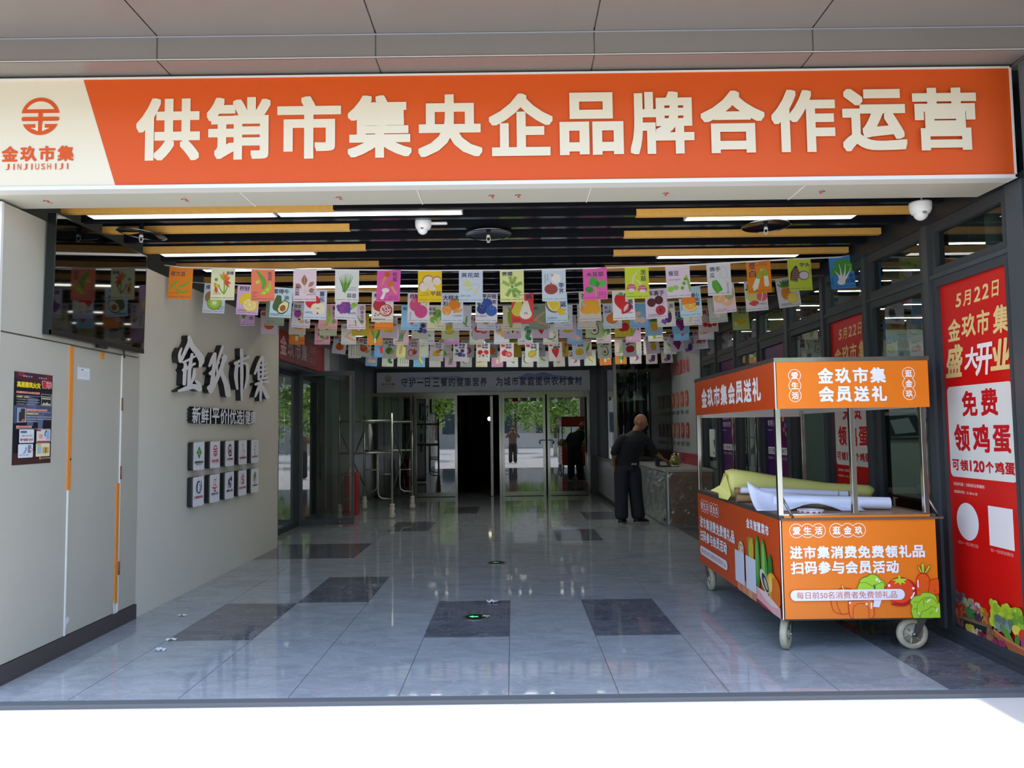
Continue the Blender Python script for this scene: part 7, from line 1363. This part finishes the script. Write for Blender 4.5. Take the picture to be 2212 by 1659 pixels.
# bg, icon, title glyph groups (text, x, y, w, h, vertical), caption (text, x, y, w, h, vertical), description
S1 = [('#f08a1e', i_pods, [('荷兰豆', .07, .2, .62, .19, 0)], [('DUTCH PEA', .06, 1.08, .36, .05, 0)], 'orange', 'green pea pods'),
      ('#e8e9c4', i_toona, [('香椿', .64, .14, .3, .15, 0)], [('TOONA', .1, .98, .26, .05, 0), ('SINENSIS', .1, 1.07, .32, .05, 0)], 'cream', 'green and orange toona shoots'),
      ('#f08464', i_soy, [('毛豆', .7, .12, .18, .36, 1)], [('GREEN', .06, .97, .22, .05, 0), ('SOY', .06, 1.05, .13, .05, 0), ('BEAN', .06, 1.13, .18, .05, 0)], 'coral', 'bright green soybean pods'),
      ('#e3d0dd', i_leaves, [('苋菜', .08, .72, .2, .4, 1)], [('EDIBLE', .74, .97, .24, .045, 0), ('AMARANTH', .58, 1.05, .4, .045, 0)], 'pale mauve', 'veined brown amaranth leaves'),
      ('#e4e6e2', i_scallion, [('蒜苗', .5, 1.0, .4, .19, 0)], [('GARLIC', .62, .74, .27, .05, 0), ('SPROUTS', .54, .83, .35, .05, 0)], 'white', 'fanned garlic sprouts'),
      ('#ec62b4', i_matsu, [('松茸', .66, .1, .2, .42, 1)], [('TRICHOLOMA', .5, 1.12, .4, .045, 0), ('MATSUTAKE', .5, 1.2, .4, .045, 0)], 'hot pink', 'orange and white mushrooms'),
      ('#f2cb1e', i_oyster, [('平菇', .52, .9, .46, .2, 0)], [('OYSTER', .2, .95, .26, .045, 0), ('MUSHROOM', .06, 1.04, .4, .045, 0)], 'deep yellow', 'cream oyster mushrooms'),
      ('#ccd8e6', i_lily, [('黄花菜', .1, .12, .76, .2, 0)], [('DAY LILY', .08, 1.05, .42, .07, 0)], 'pale blue', 'yellow day lily buds'),
      ('#e6ea9c', i_fern, [('荠菜', .08, .09, .46, .18, 0)], [("SHEPHERD'S", .58, 1.06, .4, .045, 0), ('PURSE', .58, 1.15, .24, .045, 0)], 'pale yellow', 'star-shaped feathery greens'),
      ('#cfdde8', i_wchest, [('荸荠', .7, .58, .22, .46, 1)], [('WATER', .2, .22, .06, .28, 1), ('CHESTNUT', .1, .22, .06, .42, 1)], 'pale blue', 'brown and white water chestnuts'),
      ('#ec66b2', i_malabar, [('木耳菜', .14, .18, .72, .2, 0)], [('MALABAR', .6, 1.05, .34, .05, 0), ('SPINACH', .62, 1.14, .32, .05, 0)], 'hot pink', 'round green spinach leaves'),
      ('#cfe23c', i_arrow, [('茨菇', .66, .14, .22, .48, 1)], [('(CIGU)', .1, 1.12, .24, .05, 0)], 'lime', 'pink and white arrowhead bulbs'),
      ('#e8d8e4', i_fava, [('蚕豆', .1, .22, .44, .2, 0)], [('FAVA BEAN', .1, .56, .48, .05, 0)], 'pale pink', 'open fava bean pod'),
      ('#e6e6e8', i_chayote, [('佛手', .12, .14, .46, .2, 0), ('瓜', .12, .4, .2, .2, 0)], [('CHAYOTE', .8, .8, .08, .46, 1)], 'white', 'green chayote beside its outline'),
      ('#f08c1c', i_zizania, [('茭白', .1, .06, .28, .62, 1)], [('ZIZANIA', .52, .05, .34, .06, 0), ('LATIFOLIA', .44, .14, .42, .06, 0)], 'orange', 'green-topped white stalks'),
      ('#cbdc46', i_taro, [('芋头', .5, .18, .46, .18, 0)], [('TARO', .9, .4, .07, .26, 1)], 'lime', 'striped taro and cut white half'),
      ('#3f8ed2', i_cabbage, [('奶', .78, .74, .18, .18, 0), ('白菜', .6, .95, .36, .17, 0)], [('GREENS', .05, .85, .07, .36, 1)], 'blue', 'leafy milk cabbage')]
S2 = [('#cfdcee', i_kiwi, [('维', .08, .06, .2, .2, 0), ('C', .3, .06, .14, .2, 0)], [('KIWI', .76, 1.02, .2, .08, 0), ('FRUIT', .68, 1.12, .28, .08, 0)], 'pale blue', 'sliced green kiwi'),
      ('#dcb8e2', i_lemon, [('柠好', .1, .06, .46, .22, 0)], [('LEMON', .06, 1.12, .4, .09, 0)], 'lilac', 'cut yellow lemon'),
      ('#bfdfee', i_avocado, [('富得牛', .1, .06, .74, .22, 0), ('油', .62, .34, .22, .2, 0)], [('AVOCADO', .06, 1.18, .42, .08, 0)], 'light blue', 'dark avocado and cut half'),
      ('#d5e2f0', i_apple, [('平安', .06, .06, .4, .2, 0), ('喜乐', .66, .06, .24, .5, 1)], [('APPLE', .04, 1.0, .34, .09, 0)], 'ice blue', 'apple with cut half'),
      ('#e6e4ec', i_grape, [('葡萄', .1, .06, .46, .22, 0)], [('GRAPE', .6, 1.0, .34, .1, 0)], 'white', 'purple grape cluster'),
      ('#efe9dc', i_pome, [('榴光', .1, .06, .44, .2, 0)], [('POMEGRANATE', .1, 1.2, .54, .07, 0)], 'cream', 'cut red pomegranate'),
      ('#e9e4e6', i_pitaya, [('红红', .1, .05, .46, .2, 0), ('火火', .6, .3, .3, .16, 0)], [('PITAYA', .1, .9, .07, .34, 1)], 'white', 'pink dragon fruit'),
      ('#d9e2ec', i_mandarin, [('大桔大', .08, .1, .74, .24, 0), ('利', .08, .38, .22, .22, 0)], [('MANDARIN', .54, 1.02, .4, .06, 0)], 'pale blue', 'peeled mandarin orange'),
      ('#e9e4ea', i_blueb, [('莓开眼', .28, .05, .66, .22, 0), ('笑', .74, .32, .2, .2, 0)], [('BLUEBERRY', .04, 1.03, .5, .08, 0)], 'white', 'three big blueberries'),
      ('#e8443e', i_pear, [('鸭', .66, .06, .26, .26, 0)], [('PEAR', .06, 1.16, .34, .1, 0)], 'red', 'yellow pear and white cut half'),
      ('#c6dceb', i_durian, [('流连忘', .08, .06, .5, .2, 0), ('返', .68, .4, .26, .26, 0)], [('DURIAN', .08, 1.1, .42, .1, 0)], 'pale blue', 'opened durian'),
      ('#d2cbbd', i_mango, [('芒', .1, .1, .24, .24, 0)], [('MANGO', .1, .5, .08, .36, 1)], 'greige', 'orange mangoes'),
      ('#efedee', i_straw2, [('莓有', .52, .14, .4, .22, 0), ('烦恼', .7, .42, .22, .46, 1)], [('STRAWBERRY', .48, 1.0, .44, .07, 0)], 'white', 'large cut strawberry'),
      ('#e6d6e4', i_cherry, [('车离子', .16, .08, .72, .24, 0)], [('CHERRIES', .1, 1.14, .54, .1, 0)], 'pale pink', 'dark cherries'),
      ('#b9dbe6', i_orange, [('橙心', .56, .3, .36, .18, 0), ('如意', .72, .5, .2, .38, 1)], [('ORANGE', .04, .7, .07, .34, 1)], 'pale cyan', 'cut orange'),
      ('#e6d2dc', i_canta, [('瓜熟', .1, .06, .44, .2, 0)], [('CANTALOUPE', .1, 1.16, .46, .06, 0)], 'pale pink', 'peach-coloured cantaloupe'),
      ('#dfdce4', i_pomelo, [('柚', .1, .08, .22, .24, 0)], [('POMELO', .52, 1.0, .42, .09, 0)], 'pale grey', 'pink pomelo segments'),
      ('#d9d9de', i_pine, [('包万', .5, .08, .24, .5, 1)], [('PINEAPPLE', .1, 1.16, .48, .08, 0)], 'grey white', 'pineapple and cut ring')]
def veg(bg, ic, t, cap, col, what): 
    return (bg, ic, [(t[:2], .08, .12, .2 + .18 * (len(t) > 1), .18, 0)] + ([(t[2:], .08, .34, .38, .18, 0)] if len(t) > 2 else []), [(cap, .56, 1.1, .36, .05, 0)] if cap else [], col, what)
def vegv(bg, ic, t, cap, col, what): return (bg, ic, [(t, .72, .12, .2, .23 * len(t), 1)], [(cap, .1, 1.12, .4, .05, 0)] if cap else [], col, what)
S3 = [vegv(LI, i_scallion, '不同凡响', 'GARLIC', 'lilac', 'garlic shoots'), vegv(SGE, i_ginger, '温姜', 'GINGER', 'sage green', 'ginger root'), veg('#e2d9e4', i_vegmix, '蔬菜自由', '', 'lilac white', 'assorted small vegetables'), vegv('#dda0a8', i_towel, '一丝不瓜', 'TOWEL GOURD', 'dusty rose', 'green loofah gourds'),
      vegv('#e6d3de', i_beans, '四季豆美', 'BEANS', 'pale pink', 'hanging green beans'), vegv('#ee8a2a', i_carrot, '胡萝卜', '', 'orange', 'pale root carrot'), veg('#8fc0e4', i_pepper, '椒朋', 'PEPPER', 'light blue', 'red bell pepper'), veg('#e6dfbf', i_bok, '青菜发财', 'GREEN VEGETABLES', 'cream', 'green bok choy'),
      veg('#dcdde2', i_okra, '葵福', 'OKRA', 'pale grey', 'green okra pods'), veg('#e2dce2', i_radish, '红萝', 'RADISH', 'white', 'pink and green radish'), vegv('#e9e2bc', i_wasabi, '青', 'WASABI', 'cream', 'wasabi stem'), veg('#93a48a', i_yam, '山药', 'CHINESE YAM', 'sage green', 'tan yam sticks'),
      veg('#e0e0e6', i_lettuce, '生财', 'LETTUCE', 'white', 'round lettuce'), veg('#dcd4c4', i_gourd, '葫芦', '', 'beige', 'pale bottle gourd'), veg('#d3dbe6', i_pumpkin, '南上加南', 'PUMPKIN', 'blue white', 'orange pumpkin'), veg('#7fb2dc', i_lotus, '藕', 'LOTUS', 'sky blue', 'lotus root slices'),
      vegv('#e2dfdd', i_eggp, '茄', 'EGGPLANT', 'off-white', 'purple eggplant'), veg('#dfdce2', i_celery, '芹菜', 'CELERY', 'white', 'pale celery stalk'), vegv('#c2c9c2', i_mush, '一菇', 'MUSHROOM', 'grey green', 'pink mushroom')]
def fruit(bg, ic, big, rest, q, col, what): return (bg, ic, [(big, .06, .06, .3, .26, 0), (rest[:2], .4, .06, .44, .17, 0), (rest[2:], .4, .26, .44, .16, 0)], [], col, what, q)
FR = [(i_persim, '柿', '柿如意意', '#d8492a', 'orange persimmon', '#e6d3df', 'pale pink'), (i_orange2, '橙', '前程似锦', '#e06a2a', 'red orange with a slice', '#ead9c6', 'peach'), (i_lime, '瓜', '实力出众', '#3f8a3a', 'green and yellow lime', '#dfe6bc', 'pale green'), (i_firepit, '火', '红红火火', '#d8302e', 'red dragon fruit halves', '#e6cf3c', 'yellow'),
      (i_mango2, '芒', '光芒万丈', '#e0702a', 'yellow cut mango', '#e6d5e0', 'pink white'), (i_blueb2, '莓', '清眉目秀', '#4a4a9a', 'blueberries with leaves', '#e2dcc8', 'beige'), (i_durian2, '榴', '好运莲莲', '#c8322e', 'yellow durian', '#d8e0b0', 'pale lime'), (i_pome2, '榴', '榴光溢彩', '#d2302e', 'red pomegranate halves', '#e6cfdc', 'pale pink'),
      (i_litchi, '荔', '荔荔有钱', '#d2302e', 'red lychees', '#e8d3dc', 'pale rose'), (i_straw, '莓', '莓有烦恼', '#d2302e', 'red strawberry', '#ead2dc', 'blush'), (i_lemon2, '柠', '有柠则灵', '#5aa0d8', 'yellow lemon', '#e0d2e2', 'pale lilac'), (i_avo2, '油', '富得流油', '#4a8a4a', 'cut green avocado', '#d4e0ac', 'light green'),
      (i_apple2, '苹', '平安喜乐', '#d2302e', 'red apple', '#e4cc34', 'strong yellow'), (i_pine2, '凤', '好运旺来', '#3a7ab0', 'yellow pineapple', '#a6cde8', 'light blue'), (i_grape2, '葡', '欢天喜地', '#9a2a6a', 'purple grapes', '#9ac8ea', 'sky blue'), (i_cherry2, '桃', '百里挑一', '#d2302e', 'red cherries', '#ead3c4', 'peach'), (i_banana, '蕉', '每天开心', '#b03a5a', 'yellow bananas', '#c4d478', 'lime green')]
S4 = [fruit(bg, ic, a, b_, q, col, what) for ic, a, b_, q, what, bg, col in FR]
o6 = [0, 1, 2, 3, 4, 5, 8, 7, 6, 9, 10, 11, 12, 13, 14]
tint = ['#ecf0f6', '#f2f3e6', '#f2f6ee', '#f5e4e8', '#f4eef2', '#f0e6f0', '#eef3ec', '#f5e8ec', '#f0f3ea', '#f4ecf0', '#e2eaf4', '#eff3dc', '#f4f2f4', '#f2e4ee', '#f0deec']
S6 = [fruit(tint[k], FR[j][0], FR[j][1], FR[j][2], FR[j][3], 'whitish', FR[j][4]) for k, j in enumerate(o6)] + [fruit('#e0cfdc', i_melon, '西', '福气满满', '#c8303a', 'pale lilac', 'red watermelon wedges')]
S5 = [veg('#e8862e', i_broc, '花菜', 'BROCCOLI', 'orange', 'green broccoli'), vegv('#e2a2b2', i_herb, '一生理财', 'GREENS', 'rose', 'dark green herb sprig'), veg('#cfd0cc', i_yam, '山药', '', 'grey', 'tan yam sticks'), veg('#e8963c', i_leek, '大葱', '', 'amber', 'green leek leaves'), vegv('#e2c8cc', i_chive, '韭', 'CHINESE LEEK', 'dusty pink', 'dark green chives'),
      veg('#dcdee0', i_cuke, '黄瓜', 'CUCUMBER', 'pale grey', 'cucumber and slices'), vegv('#dc9ccc', i_enoki, '金针', '', 'orchid pink', 'white enoki mushrooms'), veg('#cfcfc2', i_wmelon, '冬瓜', '', 'stone grey', 'dark winter melon'), veg('#d4dae2', i_potato, '又土又豆', '', 'blue grey', 'tan potatoes'), vegv('#d6cbdc', i_spin, '太菜了', 'SPINACH', 'mauve', 'dark spinach leaves'),
      veg('#dcdad2', i_caulif, '花椰', 'CAULIFLOWER', 'off-white', 'white cauliflower'), veg('#86b4dc', i_lotus, '藕', '', 'blue', 'lotus root slices'), vegv('#e2d2d4', i_bok, '芥蓝', 'CHINESE KALE', 'blush', 'kale leaves'), vegv('#dfb2d6', i_scallion, '蒜苗', '', 'orchid', 'garlic sprouts'), veg('#e2e0d6', i_wasabi, '山葵', 'WASABI', 'ivory', 'wasabi stem'), veg('#7fb0de', i_pepper, '旺财', '', 'blue', 'red pepper'), veg('#dcd9dd', i_carrot, '萝卜', '', 'white', 'pale red carrot')]
S7 = [veg('#d3d0d6', i_aspar, '芦笋', 'ASPARAGUS', 'grey lilac', 'asparagus spears'), veg('#6ea2d0', i_pepper, '椒', '', 'mid blue', 'red pepper'), vegv('#ccd48a', i_bamboo, '笋呐', '', 'olive yellow', 'bamboo shoot'), veg('#c4ccd0', i_celery, '敢', '', 'steel grey', 'celery'), veg('#cfd2ca', i_chayote, '佛手', 'BALSAM PEAR', 'stone', 'green chayote'), veg('#d8d4d2', i_onion, '洋葱', '', 'off-white', 'purple onion'),
      veg('#b9c0c6', i_pumpkin, '南瓜', 'PUMPKIN', 'slate', 'rust pumpkin'), vegv('#ccba34', i_ginger, '姜', '', 'mustard', 'ginger root'), veg('#c9ccd0', i_cuke, '真', '', 'cool grey', 'cucumber slices'), vegv('#e0a23c', i_okra, '秋葵', '', 'amber', 'green okra'), veg('#b9a49c', i_leek, '久财', 'LEEK', 'taupe', 'dark leek leaves'), vegv('#927aa6', i_enoki, '菇', 'MUSHROOM', 'purple', 'pale enoki mushrooms'),
      vegv('#cfc0b8', i_chive, '韭', 'CHIVES', 'beige', 'dark chives'), veg('#c4c8c6', i_gourd, '葫', '', 'grey', 'bottle gourd'), veg('#dcd8da', i_celery, '多肉', '', 'white', 'celery stalk'), veg('#d2d4d6', i_cuke, '瓜', '', 'silver grey', 'green cucumber'), vegv('#c8c4cc', i_eggp, '茄诚', '', 'lilac grey', 'dark eggplant')]
S8 = [veg('#7fb0dc', i_lotus, '藕', 'LOTUS', 'blue', 'red-rimmed slice'), veg('#d6d6d2', i_spin, '菠', '', 'white', 'dark leaf'), veg('#c8c6cc', i_aspar, '笋', '', 'grey lilac', 'asparagus'), veg('#74acd8', i_corn, '玉米', '', 'sky blue', 'pale corn cob'), veg('#bcbfba', i_potato, '又豆', '', 'stone grey', 'potatoes'), veg('#cda6c4', i_chive, '不凡', '', 'mauve', 'dark chives'), veg('#b4b8b4', i_wmelon, '冬', '', 'grey', 'green winter melon'),
      veg('#d8d8b4', i_carrot, '萝', '', 'cream', 'small carrot'), veg('#cf9cb6', i_mush, '菇财', '', 'rose', 'dark mushroom'), veg('#cfd2d2', i_herb, '生财', '', 'white', 'herb sprig'), veg('#c6c9c6', i_wmelon, '西', '', 'pale grey', 'dark melon edge'), veg('#c2c6c4', i_cuke, '黄瓜', '', 'cool grey', 'cucumber slices'), veg('#cfd0c8', i_bamboo, '笋呐', '', 'ivory', 'bamboo shoot'), veg('#d9d8d6', i_onion, '日暴富', '', 'off-white', 'bold dark lettering'),
      veg('#ccd0c4', i_corn, '玉', '', 'pale sage', 'yellow corn'), veg('#d97e34', i_broc, '花', '', 'orange', 'broccoli'), veg('#d68c34', i_leek, '葱', '', 'amber', 'leek'), veg('#d6d4d8', i_onion, '洋葱', '', 'white', 'purple onion bulb'), veg('#cfc6b4', i_eggp, '茄', '', 'beige', 'purple eggplant base'), veg('#c9c0ac', i_eggp, '笋', '', 'tan', 'dark eggplant')]
LINES = [
 ('first', 6.45, [-2.9, -2.53, -2.18, -1.81, -1.44, -1.07, -0.71, -0.35, 0.01, 0.38, 0.74, 1.11, 1.47, 1.83, 2.18, 2.54, 2.91], [2.943, 2.93, 2.917, 2.909, 2.902, 2.894, 2.886, 2.884, 2.881, 2.885, 2.889, 2.896, 2.9, 2.916, 2.932, 2.948, 2.96], S1, 'vegetable flags on the nearest bunting line', 'nearest bunting line'),
 ('second', 7.0, [-2.82, -2.5, -2.18, -1.86, -1.56, -1.22, -0.88, -0.56, -0.23, 0.11, 0.43, 0.75, 1.07, 1.38, 1.7, 2.02, 2.33, 2.63], [2.902, 2.885, 2.854, 2.832, 2.824, 2.8, 2.79, 2.785, 2.782, 2.775, 2.775, 2.785, 2.79, 2.8, 2.814, 2.845, 2.862, 2.891], S2, 'fruit flags on the second bunting line', 'second bunting line'),
 ('third', 8.3, [-3.0, -2.66, -2.36, -2.06, -1.75, -1.43, -1.13, -0.84, -0.55, -0.28, 0.01, 0.31, 0.59, 0.85, 1.14, 1.44, 1.74, 2.03, 2.32], [2.965, 2.965, 2.939, 2.92, 2.916, 2.907, 2.898, 2.889, 2.885, 2.882, 2.878, 2.885, 2.881, 2.883, 2.885, 2.891, 2.898, 2.91, 2.938], S3, 'vegetable flags on the third bunting line', 'third bunting line'),
 ('fourth', 9.0, [-2.96, -2.61, -2.23, -1.84, -1.49, -1.11, -0.75, -0.37, 0.01, 0.36, 0.69, 1.01, 1.36, 1.73, 2.06, 2.42, 2.8], [2.965, 2.955, 2.938, 2.928, 2.895, 2.884, 2.874, 2.869, 2.87, 2.871, 2.867, 2.869, 2.876, 2.888, 2.907, 2.925, 2.943], S4, 'fruit flags on the fourth bunting line', 'fourth bunting line'),
 ('fifth', 10.1, [-2.94, -2.59, -2.23, -1.87, -1.51, -1.16, -0.82, -0.47, -0.13, 0.19, 0.54, 0.87, 1.26, 1.67, 1.97, 2.33, 2.67], [2.965, 2.962, 2.958, 2.95, 2.945, 2.942, 2.938, 2.934, 2.93, 2.926, 2.922, 2.925, 2.93, 2.938, 2.945, 2.955, 2.96], S5, 'vegetable flags on the fifth bunting line', 'fifth bunting line'),
 ('sixth', 11.2, [-2.59, -2.22, -1.84, -1.5, -1.13, -0.78, -0.43, -0.07, 0.31, 0.66, 1.02, 1.4, 1.78, 2.13, 2.5, 2.86], [2.942, 2.895, 2.862, 2.844, 2.818, 2.806, 2.802, 2.797, 2.793, 2.795, 2.812, 2.828, 2.845, 2.883, 2.913, 2.95], S6, 'fruit flags on the sixth bunting line', 'sixth bunting line'),
 ('seventh', 12.0, [-2.56, -2.13, -1.8, -1.45, -1.08, -0.71, -0.33, 0.05, 0.44, 0.82, 1.2, 1.52, 1.78, 2.01, 2.25, 2.58, 2.88], [2.96, 2.965, 2.96, 2.955, 2.95, 2.945, 2.94, 2.94, 2.94, 2.94, 2.94, 2.942, 2.945, 2.95, 2.955, 2.96, 2.965], S7, 'vegetable flags on the seventh bunting line', 'seventh bunting line'),
 ('eighth', 13.3, [-2.52, -2.23, -1.95, -1.66, -1.38, -1.1, -0.82, -0.54, -0.26, 0.01, 0.29, 0.56, 0.85, 1.12, 1.41, 1.68, 1.96, 2.23, 2.52, 2.79], [2.94, 2.928, 2.924, 2.912, 2.909, 2.905, 2.902, 2.898, 2.895, 2.891, 2.888, 2.884, 2.889, 2.894, 2.899, 2.904, 2.92, 2.922, 2.918, 2.932], S8, 'vegetable flags on the farthest bunting line', 'farthest bunting line')]
rnd = random.Random(11)
for nm, Y, xs_, zs_, specs, grp, where in LINES:
    n = len(xs_)
    ends = [(-3.05 if Y < 9.6 else -3.05, zs_[0] + .02), (2.99, zs_[-1] + .02)]
    a = MB(); P_ = [(ends[0][0], Y, min(ends[0][1], 2.975))] + [(x, Y, z - .002) for x, z in zip(xs_, zs_)] + [(ends[1][0], Y, min(ends[1][1], 2.975))]
    a.tube(P_, .005 if Y > 6.9 else .007, M('#eceae6', .5), 6); tag(a.build('bunting_line', loc=(0, Y, zs_[n // 2])), 'white cord carrying the %s row of printed flags from the front' % nm, 'bunting cord', 'bunting cords under the ceiling')
    for i in range(n):
        sp = specs[i]; bg, ic, titles, caps, col, what = sp[:6]; red = sp[6] if len(sp) > 6 else None
        a = MB(); a.box((-FW / 2, -.0006, -FW * FH), (FW / 2, .0006, 0), M(bg, .75))
        c = Cv(a, (-FW / 2, -.0006, 0), (1, 0, 0), (0, 0, -1), 0, 0, FW, FW, lift=.0003, step=.00007, rough=.75, clip=(.004, .004, .996, FH - .004))
        ic(c); ink = '#4a4466' if bg != '#3f8ed2' else '#24406e'
        for k, (t, x, y, w_, h_, vert) in enumerate(titles):
            q = red if (red and k == 0) else ink; bd_ = .035 if red else .02
            if Y < 7.5 and Y > 6.9: bd_ = .028
            if vert and len(t) > 1: c.vtext(t, x, y, w_, h_, q, bd_)
            elif t: c.text(t, x, y, w_, h_, q, bd_)
        if Y < 8.9:
            for t, x, y, w_, h_, vert in caps:
                if vert: c.vlabel(t, x, y, w_, h_, ink, .004)
                else: c.text(t, x, y, w_, h_, ink, .004)
        elif caps: c.rect(caps[0][1], caps[0][2], caps[0][3], .03, ink)
        if not red:
            for x0_, w_ in ((.03, .42), (.5, .2), (.74, .23)): c.rect(x0_, 1.26, w_, .014, ink)
        o = a.build('bunting_flag'); o.location = (xs_[i], Y + rnd.uniform(-.004, .004), zs_[i])
        sl = (zs_[min(i + 1, n - 1)] - zs_[max(i - 1, 0)]) / (xs_[min(i + 1, n - 1)] - xs_[max(i - 1, 0)])
        o.rotation_euler = (rnd.uniform(-.06, .05), math.atan(-sl) * 1.0 + rnd.uniform(-.012, .012), rnd.uniform(-.09, .09))
        tag(o, '%s paper flag printed with %s, on the %s' % (col, what, where), 'flag', grp)
